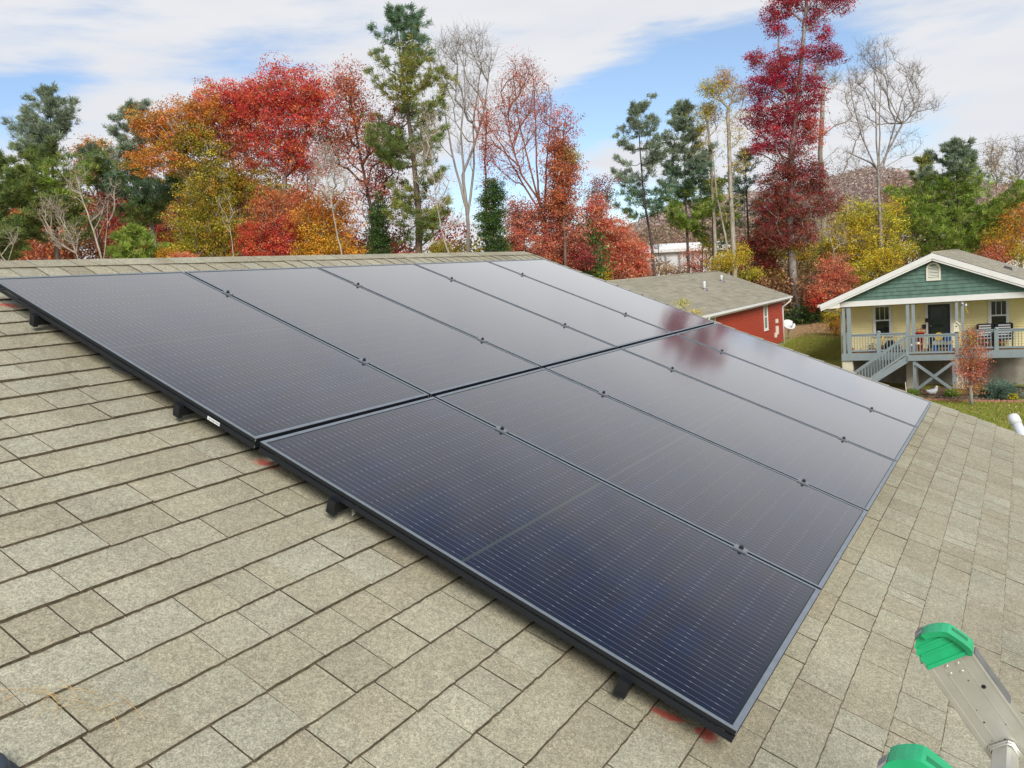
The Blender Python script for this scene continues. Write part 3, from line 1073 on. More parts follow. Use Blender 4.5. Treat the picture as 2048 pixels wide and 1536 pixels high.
def make_panel():
    o = thing('solar_panel', 'panel', 'solar panel', RW(0, 0, 0), 'black solar panels bolted to the roof in two rows of five', (PHI, 0, 0))
    W, L, T = PW, PL, 0.040
    ls, ss = 0.0115, 0.0165                              # lip widths on the long and short sides
    b = MB()
    # top lip, drawn as a mitred ring standing 1.6 mm over the glass
    for (x0, x1, y0, y1, a0, a1) in ((0, W, 0, -ss, ls, ls), (0, W, -L, -L + ss, ls, ls)):
        top = [(x0, y0, 0), (x1, y0, 0), (x1 - a1, y1, 0), (x0 + a0, y1, 0)]
        b.prism(top if y0 > y1 else top[::-1], (0, 0, -.0018), 0)
    b.prism([(0, -L, 0), (0, 0, 0), (ls, -ss, 0), (ls, -L + ss, 0)][::-1], (0, 0, -.0018), 0)
    b.prism([(W, 0, 0), (W, -L, 0), (W - ls, -L + ss, 0), (W - ls, -ss, 0)][::-1], (0, 0, -.0018), 0)
    # dark strip between lip and glass, drawn in for the recess shadow
    shade_w = .0032
    for (x0, x1, y0, y1) in ((ls, W - ls, -ss, -ss - shade_w), (ls, W - ls, -L + ss + shade_w, -L + ss), (ls, ls + shade_w, -ss - shade_w, -L + ss + shade_w), (W - ls - shade_w, W - ls, -ss - shade_w, -L + ss + shade_w)):
        b.add([(x0, y0, -.00195), (x1, y0, -.00195), (x1, y1, -.00195), (x0, y1, -.00195)], [(3, 2, 1, 0)], 1)
    # outer walls with a groove and an in-turned foot
    e = .0012
    for p, q, w_ in (((e, -e), (e, -L + e), (1, 0)), ((W - e, -e), (W - e, -L + e), (-1, 0)), ((e, -e), (W - e, -e), (0, -1)), ((e, -L + e), (W - e, -L + e), (0, 1))):
        for (za, zb, ind) in ((-.0018, -.015, 0), (-.015, -.022, .004), (-.022, -T, 0)):
            p3 = np.array([p[0] + w_[0] * ind, p[1] + w_[1] * ind])
            q3 = np.array([q[0] + w_[0] * ind, q[1] + w_[1] * ind])
            d = np.array(w_) * .0016
            b.box((*p3, za), (*(q3 + d), zb), 1)
        b.box((p[0], p[1], -T), (q[0] + w_[0] * .028, q[1] + w_[1] * .028, -T - .0018), 1)
    # bright cut ends of the extrusion at the corners
    for cx in (e, W - e):
        b.box((cx - .0016, -L - .0004, -.003), (cx + .0016, -L + .0006, -.012), 2)
        b.box((cx - .0016, -L - .0004, -.030), (cx + .0016, -L + .0006, -.038), 2)
    b.build('frame', [M['frame_lit'], M['frame_shade'], M['alu']], o, local=True)
    g = MB()
    g.add([(ls - .001, -ss + .001, -.0018 - .0004), (W - ls + .001, -ss + .001, -.0022), (W - ls + .001, -L + ss - .001, -.0022), (ls - .001, -L + ss - .001, -.0022)], [(3, 2, 1, 0)])
    g.add([(ls - .001, -ss + .001, -.0065), (W - ls + .001, -ss + .001, -.0065), (W - ls + .001, -L + ss - .001, -.0065), (ls - .001, -L + ss - .001, -.0065)], [(0, 1, 2, 3)])
    g.build('glass', cell_material(), o, local=True)
    return o


NTH = ['first', 'second', 'third', 'fourth', 'fifth']
UPL = ['black panel at the far upper left under the ridge caps, white sticker on its side',
       'upper row panel second from the left edge, reaching up to the ridge',
       'upper row panel in the middle of the five along the ridge',
       'upper row panel fourth along the ridge, next to the one at the gable edge',
       'farthest upper row panel at the gable edge, in front of the red house roof']
LOL = ['nearest black panel, lowest on the roof, its white cell lines clearest',
       'lower row panel second from the near edge, purplish cells with white lines',
       'middle panel of the lower row, grey with sky reflection',
       'lower row panel fourth from the near edge, catching most of the red tree reflection',
       'lower row panel at the gable edge, pointing at the yellow house']
p0 = make_panel()
for r_ in range(2):
    for c_ in range(5):
        loc = RW(c_ * (PW + GXX), r_ * (PL + GYY), 0)
        lab = (UPL if r_ == 0 else LOL)[c_]
        if r_ == 0 and c_ == 0:
            p0['label'] = lab
            st = MB()
            st.box((-.0006, -1.655, -.0245), (.0012, -1.585, -.0375))
            s_o = st.build('sticker', M['sticker'], None)
            ink = MB()
            for k in range(7):
                ink.box((-.0010, -1.650 + k * .0085, -.028), (-.0004, -1.6445 + k * .0085, -.034 + (k % 3) * .0012))
            i_o = ink.build('print', M['sticker_ink'], None)
        else:
            dup(p0, loc, lab)
s_o.parent = p0
i_o.parent = s_o

RAILS = [0.392, 1.425, 2.272, 3.414]
RLAB = ['black rail end poking out under the array edge, highest near the ridge', 'black rail end beside the white sticker at the array edge',
        'black rail end next to the white paper scrap', 'black rail end lowest on the roof near the red paint marks']


def make_rail(v):
    o = thing('mounting_rail', '', 'mounting rail', RW(0, v, 0), 'black mounting rails under the solar panels', (PHI, 0, 0))
    u0, u1 = -0.010, 5 * PW + 4 * GXX + .05
    b = MB()
    zt, zb, w = -.0425, -.088, .0145
    prof = [(-w, zb), (w, zb), (w, zt - .012), (w - .006, zt - .010), (w - .006, zt), (w - .011, zt), (w - .011, zt - .012),
            (-w + .011, zt - .012), (-w + .011, zt), (-w + .006, zt), (-w + .006, zt - .010), (-w, zt - .012)]
    b.prism([(u0, y, z) for y, z in prof][::-1], (u1 - u0, 0, 0))
    b.build('rail', M['rail_black'], o, local=True)
    c = MB()
    c.box((u0 - .008, -w - .003, zb - .006), (u0 + .012, w + .003, zt + .001))
    c.box((u0 - .0095, -w + .004, zb + .000), (u0 - .0075, w - .004, zb + .005))
    c.build('end_cap', M['rail_black'], o, local=True)
    for k in range(5):
        f = MB()
        uu = .25 + k * 1.15
        f.box((uu - .03, w + .001, zb - .02), (uu + .03, w + .008, zt - .014))
        f.box((uu - .03, w + .008, SH + .008), (uu + .03, w + .07, SH + .018))
        f.box((uu - .03, w + .001, SH + .008), (uu + .03, w + .008, zb - .02))
        f.build('foot', M['rail_black'], o, local=True)
    return o


r0 = make_rail(RAILS[0])
r0['label'] = RLAB[0]
for v, lb in zip(RAILS[1:], RLAB[1:]):
    dup(r0, RW(0, v, 0), lb)

CROW = ['highest rail', 'second highest rail', 'second lowest rail', 'lowest rail']
CCOL = ['seam nearest the left edge', 'second seam from the left', 'third seam from the left', 'seam nearest the gable']


def make_clamp():
    o = thing('panel_clamp', '', 'clamp', RW(0, 0, 0), 'dark mid clamps in the seams between panels', (PHI, 0, 0))
    b = MB()
    b.box((-.016, -.026, .0008), (.016, .026, .0046))
    b.box((-.0052, -.028, -.034), (.0052, .028, .0008))
    b.build('clamp_plate', M['clamp'], o, local=True)
    c = MB()
    c.lathe((0, 0, .0046), [(.0001, 0), (.0105, 0), (.0105, .003), (.0075, .003), (.0075, .0105), (.0065, .012), (.0001, .012)], 6, sm=False)
    c.build('bolt', M['bolt'], o, local=True)
    return o


c0 = None
for k in range(4):
    for j, v in enumerate(RAILS):
        loc = RW((k + 1) * PW + k * GXX + GXX / 2, v, 0)
        lb = 'bolted clamp on the %s at the %s' % (CCOL[k], CROW[j])
        if c0 is None:
            c0 = make_clamp()
            c0.location = [float(x) for x in loc]
            c0['label'] = lb
        else:
            dup(c0, loc, lb)

# flashing sheet, paper scrap, needles
t = thing('roof_flashing', 'grey green sheet metal flashing corner slipped under the left array edge', 'flashing', RW(.1, .93, SH), None, (PHI, 0, 0))
b = MB()
b.prism([(-.045, .075, .0105), (.16, .075, .0105), (.16, -.065, .0145), (-.02, -.065, .0145)][::-1], (0, 0, .0016))
b.box((.05, -.02, .014), (.11, .04, .03))
b.build('sheet', M['gal'], t, local=True)
t = thing('paper_scrap', 'crumpled white scrap lying beside the array edge under the panels', 'scrap', RW(.1, 2.285, SH), None, (PHI, 0, 0))
b = MB()
pts = [(-.035, -.02, .010), (-.022, -.005, .022), (-.012, .006, .012), (.0, .004, .024), (.012, .012, .016), (.03, .016, .026), (.034, .0, .012), (.012, -.006, .02), (-.004, -.012, .011), (-.02, -.022, .018)]
b.add(pts + [(x, y, z + .0012) for x, y, z in pts], [(0, 1, 9), (1, 2, 8, 9), (2, 3, 7, 8), (3, 4, 7), (4, 5, 6, 7)] + [(19, 11, 10), (19, 18, 12, 11), (18, 17, 13, 12), (17, 14, 13), (17, 16, 15, 14)])
b.build('scrap', M['paper'], t, local=True)
for (uu, vv, lab) in ((-1.09, 2.46, 'loose straw coloured pine needles caught on a shingle edge near the left border'), (-1.015, 2.555, 'small fan of straw coloured pine needles, right of the clump at the border')):
    t = thing('pine_needle_clump', lab, 'pine needles', RW(uu, vv, SH), 'fallen pine needles on the shingles', (PHI, 0, 0))
    b = MB()
    for k in range(9):
        a = rnd.uniform(0, 6.28) if k % 3 else 2.2
        x, y = rnd.uniform(-.04, .04), rnd.uniform(-.04, .04)
        ln = rnd.uniform(.04, .09)
        b.tube([(x, y, .011), (x + math.cos(a) * ln * .5 + .004, y + math.sin(a) * ln * .5, .014), (x + math.cos(a) * ln, y + math.sin(a) * ln, .011)], .0007, 4)
    b.build('needle_tuft', M['needle'], t, local=True)

# dark rounded cap poking into the corner of the frame
q = RW(-1.276, 2.610, SH)
t = thing('vent_hood', 'dark slate rounded vent cap on the shingles at the bottom left corner', 'vent cap', q, None, (PHI, 0, 0))
b = MB()
b.lathe((0, 0, .005), [(.001, 0), (.056, 0), (.056, .004), (.040, .010), (.036, .036), (.030, .048), (.015, .055), (.001, .056)], 20)
b.build('cap', M['slate_plastic'], t, local=True)

# white pipe beyond the gable edge
pa = AT(2030, 842, 7.6)
t = thing('vent_pipe', 'white capped plastic pipe standing past the roof edge before the lawn', 'pipe', (pa[0] + .25, pa[1] - .33, 0.4))
b = MB()
q2 = AT(2062, 905, 7.45)
b.tube([np.array([q2[0] + .03, q2[1] - .05, .4]), np.array([q2[0] + .02, q2[1] - .04, q2[2] - .5]), q2, pa], [.044, .044, .044, .044], 18)
b.build('pipe', M['pvc'], t)
b = MB()
dv = (pa - q2) / np.linalg.norm(pa - q2)
b.tube([pa - dv * .03, pa + dv * .03, pa + dv * .06, pa + dv * .074], [.051, .051, .041, .013], 18)
b.build('pipe_cap', M['pvc'], t)

# ------------------------------------------------------------------ ladder
def make_ladder():
    a = R(33)
    up = np.array([0, math.sin(a), math.cos(a)])
    tt = np.array([0, math.cos(a), -math.sin(a)])
    P = np.array([1.66, 0.13690, 5.24675])
    Lr = 5.6
    foot = P - up * Lr
    t = thing('extension_ladder', 'aluminium ladder with bright green end caps leaning on the eave', 'ladder', foot)

    def q(x, s, k):
        return P + np.array([x, 0, 0]) + up * s + tt * k
    def arc(p0_, p1_, p2_, p3_, n_):
        return [tuple((1 - u) ** 3 * np.array(p0_) + 3 * u * (1 - u) ** 2 * np.array(p1_) + 3 * u * u * (1 - u) * np.array(p2_) + u ** 3 * np.array(p3_)) for u in np.linspace(0, 1, n_)]
    RIM = [(.0415, .020)] + arc((.0420, .015), (.0432, .008), (.0375, -.018), (.0290, -.0255), 5) + arc((.0230, -.0290), (.0120, -.0345), (-.002, -.0400), (-.012, -.0428), 4) + [(-.020, -.0428), (-.026, -.0385)]
    for j, x0 in enumerate((0.0, -0.445)):
        sgn = 1 if j == 0 else -1
        b = MB()
        k0, k1 = -.037, .054
        # web with two flanges turned outwards and two shallow ribs
        def rb(x1, x2, ka, kb, s1=-Lr, s2=-.012, mi=0):
            b.hexa([q(x1, s1, ka), q(x2, s1, ka), q(x2, s1, kb), q(x1, s1, kb), q(x1, s2, ka), q(x2, s2, ka), q(x2, s2, kb), q(x1, s2, kb)], mi)
        rb(x0, x0 + .003 * sgn, k0, k1)
        rb(x0 + .003 * sgn, x0 + .030 * sgn, k0, k0 + .003, mi=0)
        rb(x0 + .003 * sgn, x0 + .030 * sgn, k1 - .003, k1)
        rb(x0 - .0012 * sgn, x0, k0 + .001, k0 + .004)
        rb(x0 - .0012 * sgn, x0, k1 - .010, k1 - .0015)
        rb(x0 - .0006 * sgn, x0, .024, .026)
        rb(x0 - .0006 * sgn, x0, -.012, -.0105)
        rb(x0 + .004 * sgn, x0 + .032 * sgn, k0 - .0025, k0 - .0003, -.135, -.03, 1)  # darker strip along the upper end of one flange
        rail = b.build('side_rail', [M['alu'], M['alu_dark']], t)
        for (s, k) in ((-.033, .019), (-.035, -.002), (-.048, .021), (-.051, 0.0)):
            r_ = MB()
            r_.tube([q(x0 + .001 * sgn, s, k), q(x0 - .0022 * sgn, s, k)], [.0042, .0030], 10)
            r_.build('rivet', M['alu'], rail)
        h = MB()
        h.tube([q(x0, -.09, -.017), q(x0 - .0009 * sgn, -.09, -.017)], .0042, 8)
        h.build('bolt_hole', M['black'], rail)
        for (s, k) in ((-.06, .05), (-.125, .02), (-.15, .022), (-.165, -.01), (-.185, .03), (-.19, .008), (-.07, .0)):
            h = MB()
            h.tube([q(x0, s, k), q(x0 - .0008 * sgn, s, k)], rnd.uniform(.0008, .0018), 6)
            h.build('scuff', M['black'], rail)
        # end cap: rounded wedge, with a raised rim, a recessed ribbed face and a saw-tooth bearing edge
        c = MB()
        prof = [(-.024, .052), (-.012, .049), (-.008, .053), (.004, .0505), (.007, .0535), (.018, .047), (.021, .0495), (.034, .036)] + RIM
        c.prism([q(x0 - .004 * sgn, s, k) for s, k in prof][::(-1 if sgn > 0 else 1)], np.array([.031 * sgn, 0, 0]))
        cap = c.build('end_cap', M['green_plastic'], t)
        c = MB()
        rim = RIM
        for i in range(len(rim) - 1):
            (s1, k1_), (s2, k2_) = rim[i], rim[i + 1]
            ins = lambda s, k: (s * .80 - .004, k * .80 + .002)
            a1, b1, a2, b2 = rim[i], ins(*rim[i]), rim[i + 1], ins(*rim[i + 1])
            lo = [q(x0 - .0035 * sgn, *z) for z in (a1, a2, b2, b1)]
            hi = [q(x0 - .017 * sgn, *z) for z in (a1, a2)] + [q(x0 - .012 * sgn, *z) for z in (b2, b1)]
            c.hexa(lo + hi)
        c.hexa([q(x0 - .0035 * sgn, -.024, -.036), q(x0 - .0035 * sgn, -.024, .05), q(x0 - .0035 * sgn, -.017, .048), q(x0 - .0035 * sgn, -.017, -.036),
                q(x0 - .009 * sgn, -.024, -.036), q(x0 - .009 * sgn, -.024, .05), q(x0 - .007 * sgn, -.017, .048), q(x0 - .007 * sgn, -.017, -.036)])
        for (s1, ka, kb) in ((.018, -.018, .04), (.002, -.024, .046)):
            c.hexa([q(x0 - .0035 * sgn, s1, ka), q(x0 - .0035 * sgn, s1, kb), q(x0 - .0035 * sgn, s1 + .004, kb), q(x0 - .0035 * sgn, s1 + .004, ka),
                    q(x0 - .0065 * sgn, s1, ka), q(x0 - .0065 * sgn, s1, kb), q(x0 - .0065 * sgn, s1 + .004, kb), q(x0 - .0065 * sgn, s1 + .004, ka)])
        c.build('rim', M['green_plastic'], cap)
        s_ = MB()
        s_.hexa([q(x0 + .005 * sgn, .044, .020), q(x0 + .005 * sgn, .040, .037), q(x0 + .005 * sgn, -.014, .060), q(x0 + .005 * sgn, -.014, .048),
                 q(x0 + .026 * sgn, .044, .020), q(x0 + .026 * sgn, .040, .037), q(x0 + .026 * sgn, -.014, .060), q(x0 + .026 * sgn, -.014, .048)])
        s_.build('bearing_pad', M['rubber'], cap)
        for (ua, ub) in ((5, 9),):
            (s1, k1_), (s2, k2_) = RIM[ua], RIM[ub]
            nv = np.array([-(k2_ - k1_), (s2 - s1)])
            nv = nv / np.linalg.norm(nv) * (1 if -(k2_ - k1_) > 0 else -1)
            a_ = np.array([s1, k1_]) * .85 + np.array([s2, k2_]) * .15 + nv * .0006
            b_ = np.array([s1, k1_]) * .15 + np.array([s2, k2_]) * .85 + nv * .0006
            sl = MB()
            sl.beam(q(x0 + .010 * sgn, *a_), q(x0 + .010 * sgn, *b_), .012, .0022, up=up * nv[0] + tt * nv[1])
            sl.build('slot', M['green_plastic_shade'], cap)  # slot laid on as a strip; recess shade is put into its darker green
    for i in range(18):
        s = -.212 - i * .305
        b = MB()
        sec = [(.016, -.014), (.016, .014), (.011, .019), (-.011, .019), (-.016, .014), (-.016, -.014), (-.011, -.019), (.011, -.019)]
        b.prism([q(-.003, s + y, .022 + z) for y, z in sec], np.array([-.439, 0, 0]))
        rg = b.build('rung', M['alu'], t)
        if i < 2:
            for xx, sg in ((0, -1), (-.445, 1)):
                c = MB()
                pts = [q(xx + .006 * sg, s + y * 1.25, .022 + z * 1.25) for y, z in sec]
                c.tube(pts + [pts[0]], .0028, 6, cap=False)
                pts = [q(xx + .010 * sg, s + y * 1.12, .022 + z * 1.12) for y, z in sec]
                c.tube(pts + [pts[0]], .0024, 6, cap=False)
                c.build('collar', M['alu'], rg)
    for x0 in (0.0, -.445):
        b = MB()
        b.hexa([foot + [x0 - .02, -.05, -.03], foot + [x0 + .05, -.05, -.03], foot + [x0 + .05, .06, -.03], foot + [x0 - .02, .06, -.03],
                foot + [x0 - .012, -.03, .06], foot + [x0 + .04, -.03, .06], foot + [x0 + .04, .05, .06], foot + [x0 - .012, .05, .06]])
        b.build('ladder_foot', M['rubber'], t)


make_ladder()

# ------------------------------------------------------------------ the yellow house (gable and porch face us)
def yz(cx, cy, X):                 # reading from an enlarged view of the photo's right edge
    p = onX(1640 + cx / 4.267, 480 + cy / 4.267, X)
    return p[1], p[2]


XF, XW, XB = 39.0, 40.35, 54.5
YC, HWL, HEV = 3.39, 3.735, 4.57
PKZ, EVZ = 5.90, 3.99
DECK, SL = 1.69, (5.90 - 3.99) / 4.57
yh = thing('yellow_house', 'yellow sided house with green gable, front porch and white trim', 'house', (XW, YC, 0.0))
b = MB()
b.groove((XW, 0, DECK), (0, 1, 0), (0, 0, 1), (-1, 0, 0), lambda t: YC - HWL, lambda t: YC + HWL, 2.42, .105, .040)
b.groove((XW, YC + HWL, DECK), (1, 0, 0), (0, 0, 1), (0, 1, 0), lambda t: 0, lambda t: XB - XW, 2.35, .105, .040)
b.groove((XW, YC - HWL, DECK), (1, 0, 0), (0, 0, 1), (0, -1, 0), lambda t: 0, lambda t: XB - XW, 2.35, .105, .040)
b.build('siding', M['yellow_siding'], yh)
b = MB()
b.box((XW + .03, YC - HWL + .03, -.4), (XB - .03, YC + HWL - .03, DECK - .005))
b.build('foundation', M['concrete'], yh)
Hg = (HWL + .02) * SL
gb = 4.03
for (xx, nx) in ((XF, -1), (XB - .3, 1)):
    b = MB()
    hw0 = HWL
    b.lap((xx, YC, gb), (0, 1, 0), (0, 0, 1), (nx, 0, 0), lambda t: -(PKZ - .30 - gb - t) / SL if (PKZ - .30 - gb - t) / SL < hw0 else -hw0,
          lambda t: min((PKZ - .30 - gb - t) / SL, hw0), PKZ - .32 - gb, .165, .032)
    b.build('gable_wall', M['green_siding'], yh)
# roof slabs as lapped courses
b = MB()
tn = []
for sgn in (1, -1):
    V_ = np.array([0, -sgn, SL])
    V_ = V_ / np.linalg.norm(V_)
    N_ = np.array([0, sgn * SL, 1.0])
    N_ /= np.linalg.norm(N_)
    org = np.array([XF - .32, YC + sgn * HEV, EVZ])
    Ls = math.hypot(HEV, HEV * SL)
    n0 = len(b.v)
    seg = 14
    for k in range(seg):
        wseg = (XB - XF + .5) / seg
        b.lap(org, (1, 0, 0), V_, N_, lambda t, k=k, w=wseg: k * w, lambda t, k=k, w=wseg: (k + 1) * w, Ls, .147, .011)
    b.hexa([org - N_ * .09, org + np.array([XB - XF + .5, 0, 0]) - N_ * .09, org + np.array([XB - XF + .5, 0, 0]) + V_ * Ls - N_ * .09, org + V_ * Ls - N_ * .09,
            org - N_ * .012, org + np.array([XB - XF + .5, 0, 0]) - N_ * .012, org + np.array([XB - XF + .5, 0, 0]) + V_ * Ls - N_ * .012, org + V_ * Ls - N_ * .012])
b.tube([(XF - .33, YC, PKZ + .01), (XB + .19, YC, PKZ + .01)], .05, 6)


def shingle_tone(mb):
    k = len(mb.v)
    base = np.array((.33, .305, .235))
    return base * (1 + rng.uniform(-.12, .12, (k // 6 + 1, 1))).repeat(6, 0)[:k]


b.build('roof', M['far_roof'], yh, tone=shingle_tone(b))
b = MB()
for sgn in (1, -1):
    for xx in (XF - .32, XB + .17):
        p = np.array([xx, YC, PKZ - .125])
        q = np.array([xx, YC + sgn * HEV, EVZ - .125])
        b.beam(p, q, .03, .21)
        p = np.array([xx + .02, YC, PKZ - .275])
        b.beam(p, np.array([xx + .02, YC + sgn * (HEV - .02), EVZ - .265]), .02, .09)
    b.box((XF - .30, YC + sgn * (HEV - .01), EVZ - .22), (XB + .15, YC + sgn * (HEV + .015), EVZ - .03))
for xx in (XF - .337, XB + .187):
    b.prism([(xx, YC, PKZ - .012), (xx, YC + .16, PKZ - .012 - .16 * SL), (xx, YC + .16, PKZ - .235 - .16 * SL), (xx, YC, PKZ - .235), (xx, YC - .16, PKZ - .235 - .16 * SL), (xx, YC - .16, PKZ - .012 - .16 * SL)], (-.003 if xx < XB else .003, 0, 0))
b.build('bargeboard', M['white'], yh)
b = MB()                                            # soffits and boxed eave returns
for sgn in (1, -1):
    ya, yb_ = YC + sgn * (HWL + .03), YC + sgn * (HEV - .012)
    b.box((XF - .30, ya, EVZ - .215), (XB + .15, yb_, EVZ - .195))
    b.prism([(XF - .28, YC + sgn * (HWL + .0), EVZ - .21), (XF - .28, YC + sgn * (HEV - .1), EVZ - .21), (XF - .28, YC + sgn * (HWL + .0), EVZ - .21 + (HEV - HWL) * SL - .14)][::sgn], (.025, 0, 0))
b.build('soffit', M['cream'], yh)
b = MB()
b.box((XF - .05, YC - HWL - .02, 3.80), (XF + .16, YC + HWL + .02, 4.035))
b.box((XF + .161, YC + HWL - .15, 3.80), (XW - .05, YC + HWL + .02, 4.035))
b.box((XF + .161, YC - HWL + .15, 3.80), (XW - .05, YC - HWL - .02, 4.035))
b.box((XF + .17, YC - HWL + .16, 4.0), (XW - .05, YC + HWL - .16, 4.02))
for sg_ in (1, -1):
    b.box((XF - .06, YC + sg_ * (HWL + .0215), EVZ - .222), (XF + .5, YC + sg_ * (HWL + .30), EVZ + .06))
b.build('frieze_board', M['white'], yh)
# gable vent with rounded head
b = MB()
vy0, vz0 = yz(908, 350, XF)
vy1, _ = yz(1032, 350, XF)
_, vzt = yz(970, 190, XF)
cyv, rv = (vy0 + vy1) / 2, abs(vy0 - vy1) / 2
zs = vzt - rv


def arch(r_, zb_, zc_, x):
    return [(x, cyv + r_, zb_)] + [(x, cyv + r_ * math.cos(t), zc_ + r_ * math.sin(t)) for t in np.linspace(0, math.pi, 13)] + [(x, cyv - r_, zb_)]


outer, inner = arch(rv, vz0, zs, XF - .06), arch(rv * .72, vz0 + .09, zs, XF - .06)
n_ = len(outer)
for i in range(n_):
    j = (i + 1) % n_
    b.hexa([outer[i], outer[j], inner[j], inner[i]] + [tuple(np.array(p) + np.array([.05, 0, 0])) for p in (outer[i], outer[j], inner[j], inner[i])])
b.prism([tuple(np.array(p) + np.array([.045, 0, 0])) for p in inner], (.01, 0, 0))
gv = b.build('gable_vent', M['cream'], yh)
b = MB()
k = 9
for i in range(k):
    zz = vz0 + .10 + (zs + rv * .68 - vz0 - .12) * i / k
    hwv = rv * .70 if zz < zs else math.sqrt(max(.0004, (rv * .70) ** 2 - (zz - zs + .05) ** 2))
    b.hexa([(XF - .052, cyv - hwv, zz), (XF - .052, cyv + hwv, zz), (XF - .048, cyv + hwv, zz + .006), (XF - .048, cyv - hwv, zz + .006),
            (XF - .012, cyv - hwv, zz + .05), (XF - .012, cyv + hwv, zz + .05), (XF - .010, cyv + hwv, zz + .056), (XF - .010, cyv - hwv, zz + .056)])
b.build('louvre', M['cream'], gv)
rvp = np.array([XB - 3.2, 0, 0])
pp = onX(2016, 533.5, XB - 9.0)
yv = pp[1]
t_ = MB()
zr = PKZ - abs(yv - YC) * SL
t_.hexa([(XB - 9.2, yv - .2, zr - .09), (XB - 8.75, yv - .2, zr - .09), (XB - 8.75, yv + .2, zr + .08), (XB - 9.2, yv + .2, zr + .08),
         (XB - 9.12, yv - .14, zr + .08), (XB - 8.83, yv - .14, zr + .08), (XB - 8.83, yv + .14, zr + .19), (XB - 9.12, yv + .14, zr + .19)])
t_.build('roof_vent', M['black'], yh)

# windows and door on the porch wall


def window(parent, X, y0, y1, z0, z1, fw=.085, glass='glass_dark', upper_grid=3, nx=-1, axis='y', grid=True, mats=('white', 'white')):
    """double-hung window: casing, two sashes, upper muntins; y0<y1, facing nx"""
    def P(d, y, z):
        d = d + .036
        return (X + d * nx, y, z) if axis == 'y' else (y, X + d * nx, z)
    fr = MB()
    for (a0, a1, b0, b1) in ((y0 - fw, y0, z0 - fw, z1 + fw), (y1, y1 + fw, z0 - fw, z1 + fw), (y0, y1, z1, z1 + fw), (y0, y1, z0 - fw, z0)):
        fr.box(P(.012, a0, b0), P(.05, a1, b1))
    fr.box(P(.012, y0 - fw - .03, z0 - fw - .03), P(.075, y1 + fw + .03, z0 - fw - .002))
    f = fr.build('window', M[mats[0]], parent)
    g = MB()
    g.box(P(.014, y0, z0), P(.020, y1, z1))
    g.build('pane', M[glass], f)
    s_ = MB()
    zm = (z0 + z1) / 2
    s_.box(P(.0205, y0, zm - .03), P(.042, y1, zm + .03))
    for (a, c_) in ((y0, y0 + .03), (y1 - .03, y1)):
        s_.box(P(.0205, a, z0), P(.036, c_, z1))
    s_.box(P(.0205, y0 + .031, z0), P(.036, y1 - .031, z0 + .035))
    s_.box(P(.0205, y0 + .031, z1 - .03), P(.036, y1 - .031, z1))
    if grid:
        for i in range(1, upper_grid):
            yy = y0 + (y1 - y0) * i / upper_grid
            s_.box(P(.0205, yy - .010, zm + .031), P(.030, yy + .010, z1 - .031))
    s_.build('sash', M[mats[1]], f)
    return f


wy1, wz1 = yz(468, 570, XW)
wy0, wz0 = yz(600, 800, XW)
wins = window(yh, XW, wy0, wy1, wz0, wz1)
wy1b, _ = yz(1455, 523, XW)
wy0b, _ = yz(1597, 780, XW)
_, wz1b = yz(1500, 528, XW)
window(yh, XW, wy0b, wy1b, wz0, wz1)
dy1, dz1 = yz(920, 552, XW)
dy0, _ = yz(1112, 700, XW)
b = MB()
for (a, c_, lo, hi) in ((dy0 - .09, dy0, DECK, dz1 + .08), (dy1, dy1 + .09, DECK, dz1 + .08), (dy0, dy1, dz1, dz1 + .08)):
    b.box((XW - .07, a, lo), (XW - .041, c_, hi))
fr = b.build('door_casing', M['white'], yh)
b = MB()
b.box((XW - .055, dy0, DECK + .02), (XW - .005, dy1, dz1))
d_ = b.build('door', M['door_dark'], yh)
b = MB()
b.box((XW - .061, dy0 + .11, DECK + .28), (XW - .0555, dy1 - .11, dz1 - .12))
b.build('storm_pane', M['door_glass'], d_)
b = MB()
b.tube([(XW - .061, dy1 - .055, DECK + 1.0), (XW - .09, dy1 - .055, DECK + 1.0), (XW - .09, dy1 - .16, DECK + 1.0)], .012, 8)
b.build('handle', M['gal'], d_)
for (cx, cy, w, h) in ((912, 684, .06, .09), (890, 738, .08, .10), (1613, 715, .05, .09)):
    y_, z_ = yz(cx, cy, XW)
    b = MB()
    b.box((XW - .075, y_ - w, z_ - h), (XW - .0125, y_ + w, z_ + h))
    b.box((XW - .083, y_ - w * .5, z_ - h * .6), (XW - .0755, y_ + w * .5, z_ + h * .2))
    b.build('wall_box', M['black'], yh)

# porch deck, piers, posts, railings, stair
b = MB()
nb = 13
for i in range(nb):
    xa = XF + .0 + (XW - XF - .02) * i / nb
    b.box((xa, YC - HWL, DECK - .035), (xa + (XW - XF) / nb - .012, YC + HWL, DECK))
LX = 37.75
ly1, _ = yz(752, 1040, LX)
ly0, _ = yz(1168, 1040, LX)
for i in range(9):
    xa = LX + (XF - .01 - LX) * i / 9
    b.box((xa, ly0, DECK - .035), (xa + (XF - LX) / 9 - .012, ly1, DECK))
b.build('porch_deck', M['deck_wood'], yh)
b = MB()
b.box((XF - .045, YC - HWL, DECK - .33), (XF - .002, YC + HWL, DECK - .003))
b.box((XF - .04, YC + HWL, DECK - .33), (XW, YC + HWL + .04, DECK - .003))
b.box((LX - .045, ly0 - .02, DECK - .24), (LX - .002, ly1 + .02, DECK - .003))
b.box((LX - .001, ly0 - .04, DECK - .24), (XF - .046, ly0 - .001, DECK - .003))
for k in range(9):
    yy = ly0 + .1 + (ly1 - ly0 - .2) * k / 8
    b.box((LX + .05, yy - .02, DECK - .2), (XF - .06, yy + .02, DECK - .04))
b.build('rim_beam', M['blue_grey'], yh)
